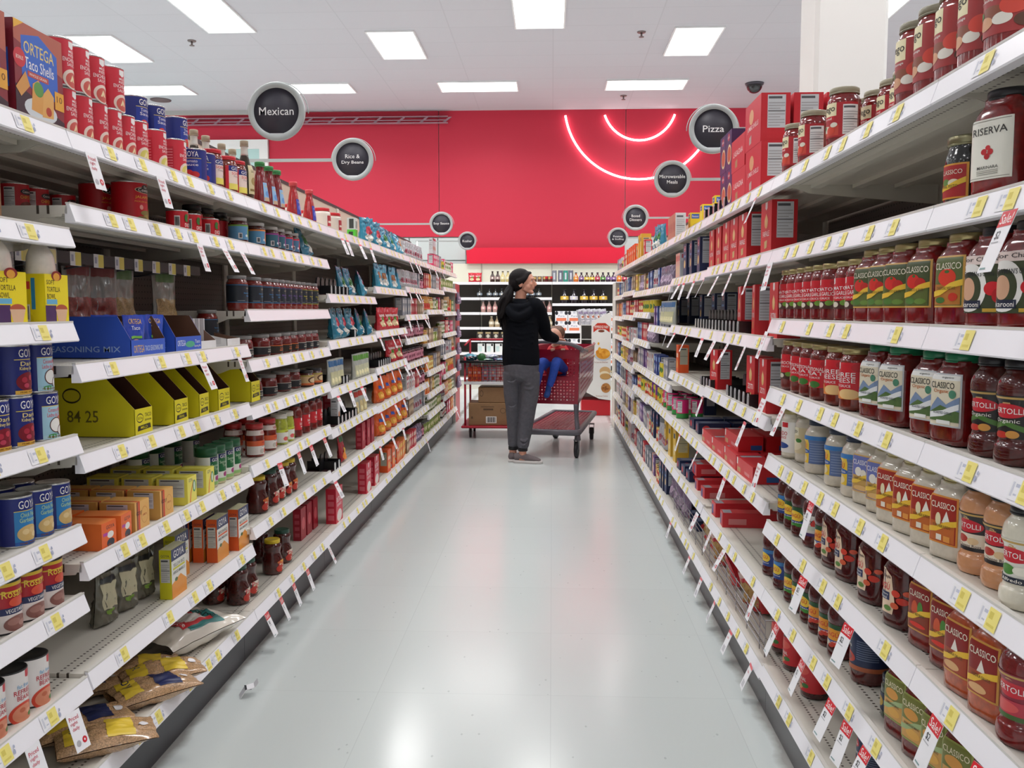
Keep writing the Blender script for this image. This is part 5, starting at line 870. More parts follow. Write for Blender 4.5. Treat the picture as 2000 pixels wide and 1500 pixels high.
row('L', 1.22, 'chili', [150, 195], .23, dz=.085, rj=.2); row('L', 1.22, 'nuts', [235, 320], .22, dz=.085, rj=.2); row('L', 1.22, 'ar_b', [405], .12, rj=.1)
row('L', 1.00, 'sq_k', [475, 455, 430], .3, rj=.1)
# black hanging strip with little price cards
r = tag(empty('hook_strip', (XL - .17, 2.70, 1.475), PI / 2), 'black hook strip with price cards under the second shelf', 'hook strip')
m = MB(); m.box(-.58, .58, 0, .02, 0, .032, mat('#1f1c22', .4)); m.box(-.58, .58, .02, DEEP - .18, .0, .008, mat('#1f1c22', .4)); m.build('bar', r)
for i in range(9):
    m = MB(); x = -.54 + .125 * i; m.art(lambda u, v, q: Vector((x + u, -q, -.004 + v)), .055, .036, [R_(0, 0, .45, 1, '#dcdade'), R_(.08, .3, .3, .8, '#9a9ab0'), R_(.45, 0, 1, 1, '#e2cf62')], .0008, flat=True)
    m.box(x - .028, x + .028, -.0006, 0, -.005, .033, LBL); m.build('price_card', r)
for x in (-.42, -.2, .05, .3):
    m = MB(); m.tube([(x, .02, .0), (x, .1, -.012), (x, .19, -.012), (x, .2, -.004)], .0025, mat('#555', .3, .8) if 0 else mat('#55555a', .3, .8), 6); m.build('hook', r)
# lying bags on the bottom left shelf
def flatbag(kind_args, loc, rz, label, cat='bag', grp=None, nm='food_bag', tiltx=0):
    bag('tmp_' + label[:14], *kind_args, name=nm, pil=True); K = KIND.pop('tmp_' + label[:14]); o = K['p']
    o.location = loc; o.rotation_mode = 'XYZ'; o.rotation_euler = (-PI / 2 + tiltx, 0, rz); USED.add(o.name); return tag(o, label, cat, grp)
flatbag((.24, .1, .36, '#e0d8cc', [R_(.06, .3, .94, .75, '#2a7a78'), R_(.2, .32, .86, .66, '#cf3038'), R_(.26, .36, .8, .6, '#efe9e4'), T('Mahatma', .5, .7, .7, .09, '#16302f'), R_(.3, .24, .86, .33, '#d8303a'), T('Enriched Rice', .58, .285, .5, .05, '#f4ece8'), E_(.4, .45, .1, .05, '#3a2a22'), E_(.4, .45, .06, .03, '#e8e0d4')], '', .8, 71), (-1.33, 2.80, .1965 + .05), -.35, 'large white rice bag lying on the bottom shelf')
for i, (x, y, rz, z) in enumerate(((-1.30, 2.57, -.9, 0), (-1.26, 2.44, -.75, 0), (-1.40, 2.62, -1.1, 0), (-1.36, 2.22, -.8, 0), (-1.27, 2.16, -1.0, 0), (-1.50, 2.45, -.9, 0))):
    flatbag((.14, .06, .24, mat('#b8926c', .25, 0, .5, .45, 260), [R_(.12, .08, .88, .3, '#e8c83a'), R_(.1, .5, .9, .78, '#1d2656' if i % 2 else '#e3c33c'), T('GOYA', .35, .19, .4, .1, '#1d2656'), E_(.5, .88, .1, .05, '#e9e6ea')], '', .6, 80 + i), (x, y, .1965 + .032 + z), rz, 'clear bag of dried chickpeas with yellow band, bottom left shelf, %snearest' % ORD[(5, 3, 4, 1, 0, 2)[i]] if i in (0, 1, 2, 3, 5) else 'clear bag of dried chickpeas lying closest to the camera', 'bag', 'dried chickpea bags on the bottom shelf', 'bean_bag')
# ------------------------------------------------------------ product pushers and wire fence
BLK = mat('#17161a', .3); CLR = mat('#c9c6c8', .12, 0, .6)
def mk_pusher():
    r = empty('product_pusher'); m = MB(); m.box(-.034, .034, 0, .16, 0, .004, mat('#4a2c30', .4)); m.build('track', r)
    m = MB(); P = [(-.03, .004), (-.03, .07), (-.02, .088), (-.008, .094), (.008, .094), (.02, .088), (.03, .07), (.03, .004)]
    m.prism(P, lambda a, b, q: Vector((a, q, b)), .07, .078, BLK); m.build('paddle', r)
    m = MB(); P = [(-.012, .002), (-.012, .04), (-.006, .05), (.006, .05), (.012, .04), (.012, .002)]
    m.prism(P, lambda a, b, q: Vector((a, q, b)), 0, .003, CLR); m.build('front_tab', r)
    m = MB(); m.box(.032, .034, .0, .16, .004, .05, BLK); m.build('divider', r); return r
PU = mk_pusher(); PUS = {}
def pushers(side, z, px, n, pitch=.078, sb=.012):
    X = SX[side] + SGN[side] * sb; Y = YX(px, X, z + .03)
    for i in range(n):
        o = inst(PU); o.location = (X, Y + i * pitch, z - .0035); o.rotation_euler = (0, 0, RZ[side]); PUS.setdefault((side, level_of(side, Y + i * pitch, z)), []).append((Y + i * pitch, o))
pushers('R', 1.26, 1440, 14); pushers('R', 1.00, 1460, 6); pushers('R', .99, 1385, 4); pushers('R', .99, 1368, 1); pushers('R', 1.77, 1413, 5, .12)
pushers('L', 1.43, 648, 5, .09); pushers('L', .94, 672, 2); pushers('L', .73, 662, 6, .085); pushers('L', .50, 655, 2, .09); pushers('L', .97, 741, 6, .08); pushers('L', 1.19, 694, 1)
for (s, lv), L in PUS.items():
    L.sort(key=lambda t: t[0])
    for i, (Y, o) in enumerate(L): tag(o, 'black spring pusher with clear tab, %s %s shelf, %snearest' % (SIDE[s], lv, ordw(i)), 'product pusher', 'product pushers on the %s %s shelf' % (SIDE[s], lv))
WIRE = mat('#a9a6aa', .3, .7)
r = tag(empty('wire_fence', (XR + .03, 4.15, .167), -PI / 2), 'low metal wire fence along the bottom right shelf', 'wire fence')
for k in range(5): m = MB(); m.tube([(-1.14, 0, .02 + .026 * k), (1.14, 0, .02 + .026 * k)], .0019, WIRE, 6); m.build('wire', r)
m = MB(); m.tube([(1.14, 0, 0), (1.14, 0, .128), (1.14, .25, .128), (1.14, .25, 0)], .0022, WIRE, 6); m.build('end_frame', r)
for k in range(12): m = MB(); m.tube([(-1.14 + .2 * k, 0, -.001), (-1.14 + .2 * k, 0, .13)], .0018, WIRE, 6); m.build('wire_post', r)
# ------------------------------------------------------------ hanging tags
def mk_tag(style):
    r = empty('price_tag'); h = .092 if style != 'sale' else .1; w = .05
    m = MB(); m.box(-w / 2, w / 2, 0, .0008, -h, 0, LBL); m.build('card', r)
    m = MB(); f = lambda u, v, q: Vector((u, -q, v - h))
    if style == 'priced': els = [T('Priced', .45, .84, .66, .11, '#cf4a5c'), T('right', .38, .7, .5, .11, '#cf4a5c'), T('daily', .4, .56, .5, .11, '#cf4a5c'), E_(.28, .2, .15, .08, '#b4b2b8'), E_(.72, .22, .16, .085, '#d42a3a'), E_(.72, .22, .05, .03, '#f6f2f2')]
    elif style == 'sale': els = [R_(0, .74, 1, 1, '#d8202e'), T('Sale!', .5, .87, .8, .17, '#f8f2f0'), T('$2', .34, .6, .3, .15, '#26262a'), R_(.1, .48, .6, .5, '#b4b4ba'), R_(.1, .05, .5, .08, '#7fa0a0')]
    else: els = [R_(0, .88, 1, 1, '#e86a74'), T('right', .45, .7, .5, .1, '#cf4a5c'), R_(.2, .1, .8, .35, '#c9c7ce')]
    m.art(f, w, h, els, .0004, flat=True); m.build('print', r); return r
TG = {k: mk_tag(k) for k in ('priced', 'sale', 'plain')}; TGS = {}
def tags(side, z, style, pxs):
    X = SX[side] - SGN[side] * .008
    for p in pxs:
        o = inst(TG[style]); Y = YX(p, X, z - .08); o.location = (X, Y, z - .04); o.rotation_mode = 'XYZ'
        o.rotation_euler = (-random.uniform(.25, .5), random.uniform(-.06, .06), RZ[side] + random.uniform(-.12, .12)); TGS.setdefault((side, level_of(side, Y, z), style), []).append((Y, o))
tags('L', TL, 'priced', [178, 314]); tags('L', TL, 'plain', [668, 678, 703, 724, 800, 812, 818, 838, 850, 858, 864]); tags('L', 1.60, 'priced', [390, 438, 472])
tags('L', 1.22, 'priced', [397, 468]); tags('L', .45, 'priced', [142]); tags('L', .45, 'priced', [64]); tags('L', .76, 'sale', [546, 583, 607, 633]); tags('L', .20, 'sale', [520, 548, 573, 600]); tags('L', .20, 'priced', [642]); tags('L', .20, 'plain', [835, 892]); tags('L', .94, 'plain', [660, 684, 706]); tags('L', .97, 'plain', [742, 765, 778, 790]); tags('L', 1.21, 'plain', [742, 765, 778, 790]); tags('L', .72, 'plain', [744, 771, 788]); tags('L', 1.53, 'plain', [800, 812, 818, 832]); tags('L', 1.31, 'plain', [799, 814, 830, 836]); tags('L', .92, 'plain', [802, 812, 822, 832])
tags('L', .50, 'plain', [655, 742, 766, 787])
tags('R', TR, 'plain', [1476]); tags('R', 1.54, 'sale', [1972]); tags('R', 1.54, 'priced', [1504]); tags('R', 1.53, 'priced', [1466, 1428, 1402]); tags('R', 1.53, 'plain', [1375, 1356, 1336, 1327, 1322, 1314])
tags('R', 1.32, 'priced', [1497]); tags('R', 1.26, 'priced', [1455, 1422, 1396]); tags('R', 1.26, 'plain', [1372, 1342, 1318, 1303]); tags('R', 1.10, 'priced', [1530, 1492]); tags('R', .99, 'plain', [1455, 1372]); tags('R', .88, 'priced', [1484]); tags('R', .72, 'plain', [1415, 1362, 1328]); tags('R', .88, 'sale', [1585])
tags('R', .66, 'sale', [1570, 1830, 1918]); tags('R', .43, 'sale', [1518, 1568, 1656]); tags('R', .43, 'priced', [1475, 1414, 1388, 1362]); tags('R', .43, 'sale', [1692]); tags('R', .16, 'plain', [1310, 1347, 1370, 1396, 1428]); tags('R', .17, 'plain', [1468]); tags('R', .43, 'sale', [1625]); tags('R', .66, 'sale', [1658])
for (s, lv, st), L in TGS.items():
    L.sort(key=lambda t: t[0]); d = {'priced': 'white hanging price tag with red lettering', 'sale': 'white hanging sale tag with red header', 'plain': 'small white hanging shelf tag'}[st]
    for i, (Y, o) in enumerate(L): tag(o, '%s, %s %s shelf, %snearest' % (d, SIDE[s], lv, ordw(i)), 'price tag', 'hanging tags on the %s %s shelf' % (SIDE[s], lv))
# ------------------------------------------------------------ round signs
GREY = mat('#b9bfbf', .4); DK = mat('#37343f', .5); WT = mat('#fbfbfb', .5)
for txt, X, Y, z, s, d in (('Mexican', -1.06, 3.48, 2.11, -1, 'nearest sign on the left'), ('Rice &\nDry Beans', -1.06, 4.8, 2.145, -1, 'second sign on the left'), ('Soy Sauce', -1.06, 8.63, 2.17, -1, 'third sign on the left'), ('Kosher', -1.04, 11.05, 2.19, -1, 'farthest sign on the left'),
        ('Pizza', .73, 4.2, 2.17, 1, 'nearest sign on the right'), ('Microwavable\nMeals', .73, 5.6, 2.145, 1, 'second sign on the right'), ('Boxed\nDinners', .73, 8.0, 2.155, 1, 'third sign on the right'), ('Potatoes\n& Stuffing', .735, 10.2, 2.155, 1, 'farthest sign on the right')):
    r = tag(empty('aisle_sign', (X, Y, z)), 'round dark aisle sign reading %s, %s' % (txt.replace('\n', ' '), d), 'sign', 'round aisle signs')
    Tm = Matrix.Rotation(PI / 2, 4, 'X')
    m = MB(); m.lathe([(.0, -.004), (.11, -.004), (.11, .012), (.106, .014), (.088, .014), (.088, .006), (0, .006)], GREY, 56, T=Tm); m.build('rim', r)
    m = MB(); m.lathe([(0, .005), (.0885, .005), (.0885, .009), (0, .009)], DK, 56, T=Tm); m.build('disc', r)
    n = len(txt.replace('\n', '')); ls = txt.split('\n'); m = MB()
    h = .03 if n < 8 else .027
    if len(ls) == 2: h = .024
    if n > 14: h = .021
    for i, l in enumerate(ls):
        w = min(.158, h * (.62 if n > 8 else .64) * len(l)); y = (0 if len(ls) == 1 else (.016 - .033 * i))
        m.art(lambda u, v, q: Vector((u, -.0095 - q, v + y - h / 2)), w, h, [('T', l, .5, .5, 1, 1, WT)], .0003)
    m.art(lambda u, v, q: Vector((u, -.0095 - q, v - .088)), .05, .005, [R_(0, 0, 1, 1, '#d8d8dc')], .0003, flat=True)
    m.build('lettering', r)
    m = MB(); R2 = .119; m.tube([(R2 * math.cos(a), .01, R2 * math.sin(a) - .005) for a in [PI * k / 24 for k in range(25)]], .0022, GREY, 6); m.build('hanger_ring', r)
    L = abs((XL if s < 0 else XR) + s * DEEP - X) + .01
    m = MB(); m.box(s * .108 if s > 0 else -L, L if s > 0 else -.108, .0, .012, -.008, .008, GREY); m.build('arm', r)
    if txt == 'Kosher': m = MB(); m.tube([(-L + .02, .006, -.53), (-L + .02, .006, 0)], .01, WT, 8); m.build('post', r)
# ------------------------------------------------------------ red wall: neon ring logo, ceiling track, column, ceiling fittings
NE = mat('#fff0f0', .4, emit=6)
for R, nm, d in ((1.28, 'neon_ring', 'large white neon arc on the red wall'), (.625, 'neon_ring', 'small white neon arc inside the larger one')):
    a0 = math.asin((4.86 - 4.66) / R) ; m = MB()
    m.tube([(1.48 + R * math.cos(a), YW - .08, 4.86 + R * math.sin(a)) for a in [-PI + a0 + (PI - 2 * a0) * k / 60 for k in range(61)]], .017, NE, 10); o = m.build(nm); tag(o, d, 'neon light')
TRK = mat('#b08c98', .5, .2)
r = tag(empty('ceiling_track', (-4.1, YW - .12, 4.6)), 'long pinkish metal grille track high on the red wall', 'track')
for z in (-.055, .05): m = MB(); m.box(-2.3, 2.3, -.03, .06, z, z + .012, TRK); m.build('track_rail', r)
for k in range(12): m = MB(); x = -2.2 + .4 * k; m.prism([(x, -.043), (x + .05, -.043), (x + .17, .05), (x + .12, .05)], lambda a, b, q: Vector((a, q, b)), 0, .01, TRK); m.build('track_web', r)
m = MB(); m.box(-2.3, 2.3, -.004, .0, -.012, .006, TRK); m.build('track_rail', r)
m = MB(); m.cbox(1.325, 1.69, 4.72, 5.02, 0, CEIL, mat('#f0ece9', .5), .02); o = m.build('support_column'); tag(o, 'tall cream square column rising behind the right shelves', 'column')
for x, y, d in ((-4.6, 11.55, 'left of the aisle'), (1.09, 11.44, 'right of the centre light panel'), (1.13, 14.75, 'close to the red wall')):
    r = tag(empty('sprinkler_head', (x, y, CEIL)), 'small metal sprinkler head on the ceiling, ' + d, 'sprinkler', None); q = mat('#8a7a78', .4, .6)
    m = MB(); m.lathe([(0, -.012), (.05, -.012), (.055, -.0005), (0, -.0005)], q, 20); m.build('flange', r)
    m = MB(); m.lathe([(.012, -.06), (.012, -.012)], q, 10); m.lathe([(.0, -.066), (.032, -.066), (.032, -.06), (0, -.06)], q, 14); m.build('nozzle', r)
r = tag(empty('security_camera', (3.05, 14.05, CEIL)), 'black dome security camera on the ceiling above the right shelves', 'camera')
m = MB(); m.lathe([(0, -.03), (.13, -.03), (.14, -.0005), (0, -.0005)], mat('#4a4650', .4), 28); m.build('collar', r)
m = MB(); m.ball((0, 0, -.03), (.12, .12, .12), mat('#15141a', .1, 0, .6), n=28); m.build('dome', r)
r = tag(empty('ceiling_vent', (-6.4, 14.7, CEIL)), 'round dark recessed fitting on the ceiling at far left', 'ceiling fitting')
m = MB(); m.lathe([(.11, -.012), (.16, -.012), (.165, -.0005), (.11, -.0005)], mat('#6a5a5c', .5), 28); m.build('ring', r)
m = MB(); m.lathe([(0, -.004), (.115, -.004), (.115, -.0006), (0, -.0006)], mat('#2a2226', .6), 28); m.build('inner_disc', r)
r = tag(empty('crumpled_tag', (-1.06, 3.0, .0005), .4), 'crumpled white paper tag on the floor by the left kick plate', 'litter')
m = MB(); m.prism([(-.03, 0), (-.01, .03), (.02, .035), (.034, .05), (.0342, .0495), (.021, .0335), (-.0085, .028), (-.028, 0)], lambda a, b, q: Vector((a, q, b)), -.022, .022, LBL); m.build('paper', r)
m = MB(); m.prism([(-.012, .03), (.01, .028), (.01, .0295), (-.012, .0315)], lambda a, b, q: Vector((a, q, b)), -.02, .02, mat('#2a2a30', .5)); m.build('dark_print', r)
# ------------------------------------------------------------ shelving along the back wall
YB = 15.2
BZ = [[1.82, 1.56, 1.31, 1.06, .85, .63, .2], [1.82, 1.56, 1.31, 1.06, .85, .63, .2], [1.82, 1.46, 1.0, .7, .45, .2], [1.82, 1.46, 1.0, .7, .45, .2]]
for i in range(4):
    x = -1.83 + 1.22 * i; r = empty('wall_shelving_unit', (x, YB, 0))
    m = MB(); m.box(-.608, .608, .44, .47, 1.8, 2.15, mat('#e9ebda', .5)); m.build('upper_panel', r)
    m = MB(); m.box(-.608, .608, .44, .47, 0, 1.8, mat('#55504e', .6)); m.build('back_panel', r)
    m = MB(); m.box(.595, .609, .425, .44, 0, 2.15, mat('#b8b4a8', .5)); m.build('slotted_upright', r)
    m = MB(); m.box(-.608, .608, .03, .06, 0, .15, mat('#d8d4c8', .5)); m.build('kick_board', r)
    pos = ('far left', 'left of centre', 'right of centre', 'far right')[i]
    tag(r, 'dark-backed wall shelving unit below the red fascia, ' + pos, 'shelving unit', 'shelving units along the back wall')
    for li, z in enumerate(BZ[i]):
        o = empty('store_shelf', (x, YB, z)); m = MB(); m.box(-.607, .607, .014, .43, -.02, -.004, DECK); m.build('deck', o)
        m = MB(); m.box(-.607, .607, 0, .013, -.045, .0, mat('#f4f2f4', .3)); m.build('price_rail', o)
        tag(o, 'white wall shelf with bright price rail, %s unit, %s level' % (pos, LEV[li] if z > .3 else 'bottom'), 'shelf', 'shelves of the back wall')
m = MB(); m.box(-1.48, 1.24, YB + .38, YB + .42, 2.15, 2.42, RED2); o = m.build('fascia_panel'); tag(o, 'bright red fascia panel running above the back wall shelves', 'sign panel')
def btl(k, R, H, body, cap, lab, d, el='#f0e9d8'): botl(k, 'drink_bottle', R, H, 'bottle', SA(body), PL(cap, .3), (.25 * H, .5 * H, 3.4, [R_(0, 0, 1, 1, lab), E_(.5, .5, .1, .3, el)]), d, .014, R * .45, clear=False)
btl('bb_br', .04, .19, '#3a1c14', '#2a2020', '#a88a8a', 'brown coffee drink bottle'); btl('bb_cr', .04, .19, '#c9b878', '#2a2020', '#e6dcb0', 'cream coffee drink bottle')
btl('bb_pk', .04, .2, '#b89088', '#8a8a90', '#e0a8a8', 'tall pink-labelled drink bottle'); btl('bb_dk', .045, .16, '#15151b', '#202028', '#8a94a0', 'black bottle with pale label'); btl('bb_tn', .045, .19, '#b09a78', '#cfc8b8', '#e0d6c0', 'tan drink bottle with pale label')
for c, bc, lc in (('orange', '#d8702c', '#f0a040'), ('purple', '#3a1a3a', '#9a6ab0'), ('yellow', '#5a3a1c', '#f0d24a'), ('red', '#7a1420', '#d84a6a'), ('green', '#2a1a24', '#5aa84a')): btl('bj_' + c, .042, .165, bc, '#3a2a44', lc, c + '-labelled juice bottle with dark cap')
btl('bj_big', .07, .25, '#1c1420', '#2a2028', '#e8c04a', 'large dark juice bottle with yellow label'); btl('bj_big2', .07, .25, '#1c1420', '#2a2028', '#d8d4e0', 'large dark juice bottle with white label')
for c, cc in (('silver', '#85868e'), ('grey', '#6f7080'), ('teal', '#3a9a88')): can('bc_' + c, 'drink_can', .042, .2, [R_(0, 0, 1, 1, cc), R_(.44, .2, .56, .8, '#c9ccd2')], 'tall %s drink can' % c)
can('bs_dk', 'coffee_can', .038, .1, [R_(0, 0, 1, 1, '#5a3a30'), R_(.4, .5, .6, .9, '#c9a868')], 'small brown coffee can'); can('bs_rd', 'coffee_can', .038, .1, [R_(0, 0, 1, 1, '#5a1c20'), R_(.3, .6, .7, 1, '#c8242c')], 'small maroon can with red top')
box('bx_w', 'juice_carton_pack', .21, .15, .165, '#eceaec', [R_(0, 0, 1, 1, '#efedf0'), E_(.12, .8, .12, .2, '#22222a'), E_(.88, .8, .12, .2, '#22222a'), R_(.1, 0, .9, .3, '#e8805a'), T('Pure', .5, .5, .5, .16, '#7a7a9a'), R_(.4, .75, .6, 1, '#c8c8d0')], desc='white multipack carton with orange base')
box('bx_c', 'coffee_pack', .12, .1, .13, '#3a3430', [R_(0, 0, 1, 1, '#3a322e'), R_(.15, .75, .85, .98, '#b8a478'), E_(.5, .45, .24, .24, '#c9c4b4')], desc='dark brown coffee pack')
box('bx_j', 'milk_jug', .12, .1, .15, '#ecece8', [R_(0, 0, 1, 1, '#eef0ec'), R_(.1, .1, .6, .7, '#c8dcd8'), E_(.8, .85, .14, .14, '#1c1c22')], desc='white milk jug with pale label')
def backrow(z, kind, px, n, pitch=None, dz=0, st='', sb=.03, lev=0):
    K = KIND[kind]; Y = YB + sb + K['d'] / 2; zb = z - .0035 + dz; x = (px - 1078) * Y / FPX
    for i in range(n):
        o = inst(K['p']); o.location = (x + i * (pitch or K['w'] + .006), Y, zb); o.rotation_euler = (0, 0, 0)
        BK.setdefault((K['desc'], st, lev), []).append((o.location.x, o, K))
BK = {}
backrow(1.82, 'redbag', 922, 1); backrow(1.82, 'redbag', 934, 1); backrow(1.82, 'bb_br', 962, 2); backrow(1.82, 'bb_cr', 982, 2); backrow(1.82, 'bb_br', 1002, 2); backrow(1.82, 'bs_dk', 1044, 4); backrow(1.82, 'bs_rd', 1066, 2)
backrow(1.82, 'bc_silver', 1082, 1); backrow(1.82, 'bc_grey', 1094, 1); backrow(1.82, 'bc_teal', 1104, 1); backrow(1.82, 'bc_grey', 1114, 1)
for i, c in enumerate(('orange', 'purple', 'yellow', 'yellow', 'red', 'green', 'purple', 'purple', 'orange', 'red')): backrow(1.82, 'bj_' + c, 1124 + 10.4 * i, 1)
backrow(1.56, 'bb_dk', 937, 1, lev=1); backrow(1.56, 'bb_dk', 956, 9, .105, lev=1); backrow(1.31, 'bb_pk', 944, 4, .1, lev=2); backrow(1.31, 'bb_pk', 1050, 3, .1, lev=2); backrow(1.06, 'bb_tn', 960, 4, .1, lev=3); backrow(1.06, 'bb_tn', 1062, 2, lev=3); backrow(.85, 'bx_c', 938, 5, .135, lev=4); backrow(.63, 'bx_j', 940, 6, .15, lev=5)
backrow(1.46, 'bj_big', 1102, 1, lev=1); backrow(1.46, 'bj_big2', 1120, 1, lev=1); backrow(1.46, 'bj_big', 1140, 3, .16, lev=1); backrow(1.0, 'bx_w', 1096, 5, lev=2); backrow(1.0, 'bx_w', 1096, 5, dz=.167, st='upper ', lev=2); backrow(.7, 'bx_w', 1096, 5, lev=3)
backrow(.45, 'bx_w', 1096, 5, lev=4); backrow(.2, 'bx_c', 1090, 6, .18, lev=5)
for (d, st, lev), L in BK.items():
    L.sort(key=lambda t: t[0])
    for i, (x, o, K) in enumerate(L):
        tag(o, '%s%s, back wall %s shelf%s' % (st, d, LEV[lev], ', %sfrom left' % (ORD[i] or 'first ') if len(L) > 1 else ''), K['cat'], 'goods on the back wall %s shelf' % LEV[lev])
# spread neighbours so that nothing interpenetrates, nearest first
GR = {}
for it in ITEMS: GR.setdefault((it[0], it[1], it[2], it[3]), []).append(it)
for g in GR.values():
    g.sort(key=lambda q: q[4])
    for a, c in zip(g, g[1:]):
        need = (KIND[a[7]]['w'] + KIND[c[7]]['w']) / 2 + .001
        if c[4] - a[4] < need: c[4] = a[4] + need
PLACED = {}
def supported(side, Y, z, w):
    for y0, y1, zs in BAYS[side].values():
        if y0 <= Y - w * .3 and Y + w * .3 <= y1 + .02 or (y0 <= Y < y1): return min(abs(q - z) for q in zs) < .03
    return False
ITEMS = [it for it in ITEMS if supported(it[0], it[4], it[1], KIND[it[7]]['w'])]
for it in ITEMS:
    side, z, st, di, Y, X, zb, kind, rz, tilt, q, sb = it
    K = KIND[kind]
    o = inst(K['p']); o.location = (X, Y, zb + (abs(math.sin(tilt)) * K['d'] * .5 if tilt else 0)); o.rotation_mode = 'XYZ'
    o.rotation_euler = (tilt if tilt else 0, 0, RZ[side] + rz)
    lv = level_of(side, Y, z)
    PLACED.setdefault((K['desc'], side, lv, st, q, sb > .095), []).append((Y, o, K))
for (d, side, lv, st, q, bk), L in PLACED.items():
    L.sort(key=lambda t: t[0])
    for i, (Y, o, K) in enumerate(L):
        s = '%s%s, %s %s shelf' % (st, d, SIDE[side], lv)
        if q == 1: s += ', second row back'
        elif q == 2: s += ', third row back'
        elif bk: s += ', set back'
        if len(L) > 1: s += ', %snearest' % ordw(i)
        w = s.split()
        if len(w) > 16: s = s.replace(' row back', ' row').replace(' with ', ', ').replace(' and ', ' ')
        if len(s.split()) > 16: print('LONG', len(s.split()), s)
        tag(o, s, K['cat'], '%s on the %s %s shelf' % (K['grp'], SIDE[side], lv) if len(L) > 0 else None)
# ------------------------------------------------------------ red shopping cart
CR = mat('#8e0f2c', .28, 0, .3); CRD = mat('#a01634', .3); CG = mat('#6c6870', .35); BKR = mat('#1d1b20', .5)
TH = -math.radians(12)
def perf(m, P, nu, nv, mt, hole=.6, skip=None, th=.004):
    # moulded plastic sheet with a grid of rounded holes; P(u, v, offset) -> point
    for i in range(nu):
        for j in range(nv):
            u0, u1, v0, v1 = i / nu, (i + 1) / nu, j / nv, (j + 1) / nv
            if skip and skip((u0 + u1) / 2, (v0 + v1) / 2) == 2: continue
            solid = skip and skip((u0 + u1) / 2, (v0 + v1) / 2) == 1
            out = [(u0, v0), ((u0 + u1) / 2, v0), (u1, v0), (u1, (v0 + v1) / 2), (u1, v1), ((u0 + u1) / 2, v1), (u0, v1), (u0, (v0 + v1) / 2)]
            if solid:
                vs = [P(a, b, 0) for a, b in out] + [P(a, b, th) for a, b in out]
                m.add(vs, [tuple(range(8)), tuple(range(15, 7, -1))], mt); continue
            cx, cy = (u0 + u1) / 2 , (v0 + v1) / 2; inn = []
            for a, b in out:
                dx, dy = (a - cx) * nu * 2, (b - cy) * nv * 2; L = math.hypot(dx, dy)
                inn.append((cx + dx / L * hole * .5 / nu, cy + dy / L * hole * .5 / nv))
            vs = [P(a, b, 0) for a, b in out] + [P(a, b, 0) for a, b in inn] + [P(a, b, th) for a, b in out] + [P(a, b, th) for a, b in inn]
            fs = []
            for k in range(8):
                n = (k + 1) % 8; fs += [(k, n, 8 + n, 8 + k), (16 + n, 16 + k, 24 + k, 24 + n), (8 + k, 8 + n, 24 + n, 24 + k)]
            m.add(vs, fs, mt)
cart = tag(empty('shopping_cart', (-.015, 8.2, 0), TH), 'red plastic shopping cart with grey handle in front of the woman', 'shopping cart')
def caster(parent, x, y, r, rz=0, col=BKR, yoke=CG, top=.14, w=.022):
    c = Matrix.Translation((x, y, 0)) @ Matrix.Rotation(rz, 4, 'Z')
    m = MB(); m.lathe([(0, -w / 2), (r * .6, -w / 2), (r * .92, -w / 2), (r, -w * .3), (r, w * .3), (r * .92, w / 2), (r * .6, w / 2), (0, w / 2)], col, 24, T=c @ Matrix.Translation((0, 0, r)) @ Matrix.Rotation(PI / 2, 4, 'Y')); o = m.build('caster_wheel', parent)
    m = MB()
    for s in (-1, 1): m.prism([(-.018, r), (.018, r), (.035, top), (-.035, top)], lambda a, b, q: c @ Vector((q, a, b)), s * (w / 2 + .004) - .002, s * (w / 2 + .004) + .002, yoke)
    m.box(-w / 2 - .008, w / 2 + .008, -.035, .035, top - .008, top, yoke, T=c); m.build('caster_fork', parent)
caster(cart, .25, 0, .075, .0, top=.17, w=.03); caster(cart, -.25, 0, .075, 0, top=.17, w=.03); caster(cart, .19, 1.18, .065, .2, yoke=BKR, top=.17, w=.04); caster(cart, -.19, 1.18, .065, -.1, yoke=BKR, top=.17, w=.04)
for s in (-1, 1):
    m = MB(); m.limb([(s * .255, .02, .16), (s * .25, .04, .25), (s * .235, .06, .38), (s * .24, .03, .5)], [(.03, .05), (.022, .045), (.02, .035), (.026, .05)], CG, 12, ref=(1, 0, 0)); m.build('leg_post', cart)
m = MB(); m.tube([(-.25, -.06, .235), (.25, -.06, .235), (.27, 0, .235), (.215, 1.2, .275), (-.215, 1.2, .275), (-.27, 0, .235)], .028, CG, 10, closed=True); m.build('tray_rim', cart)
m = MB(); perf(m, lambda u, v, o: Vector(((u - .5) * (.5 - .08 * v), -.05 + v * 1.24, .245 + .035 * v + o)), 12, 22, CRD, .62); m.build('lower_tray', cart)
def rear(u, v, o): return Vector(((u - .5) * (.52 + .03 * v), .0 - .035 * v - o, .49 + .5 * v))
m = MB()
def sk(u, v):
    if .52 < v < .84 and (.08 < u < .44 or .5 < u < .86): return 2
    if v > .84 or v < .06 or u < .06 or u > .94 or .46 < v < .52 or .44 <= u <= .5: return 1
    return 0
perf(m, rear, 18, 18, CR, .62, sk); m.build('rear_panel', cart)
for s in (-1, 1):
    m = MB()
    perf(m, lambda u, v, o: Vector((s * (.262 - .055 * u + .014 * v + o), .0 + u * 1.12 - .03 * v * (1 - u), (.49 + .14 * u) * (1 - v) + (.985 + .02 * u) * v)), 22, 10, CR, .55, lambda u, v: 1 if (u < .1 or v > .88 or v < .1) else 0); m.build('side_panel', cart)
    m = MB(); m.limb([(s * .278, -.03, .99), (s * .276, .3, .99), (s * .26, .8, 1.0), (s * .22, 1.13, 1.005)], [(.013, .012)] * 4, CR if s < 0 else CR, 10); m.build('top_rail', cart)
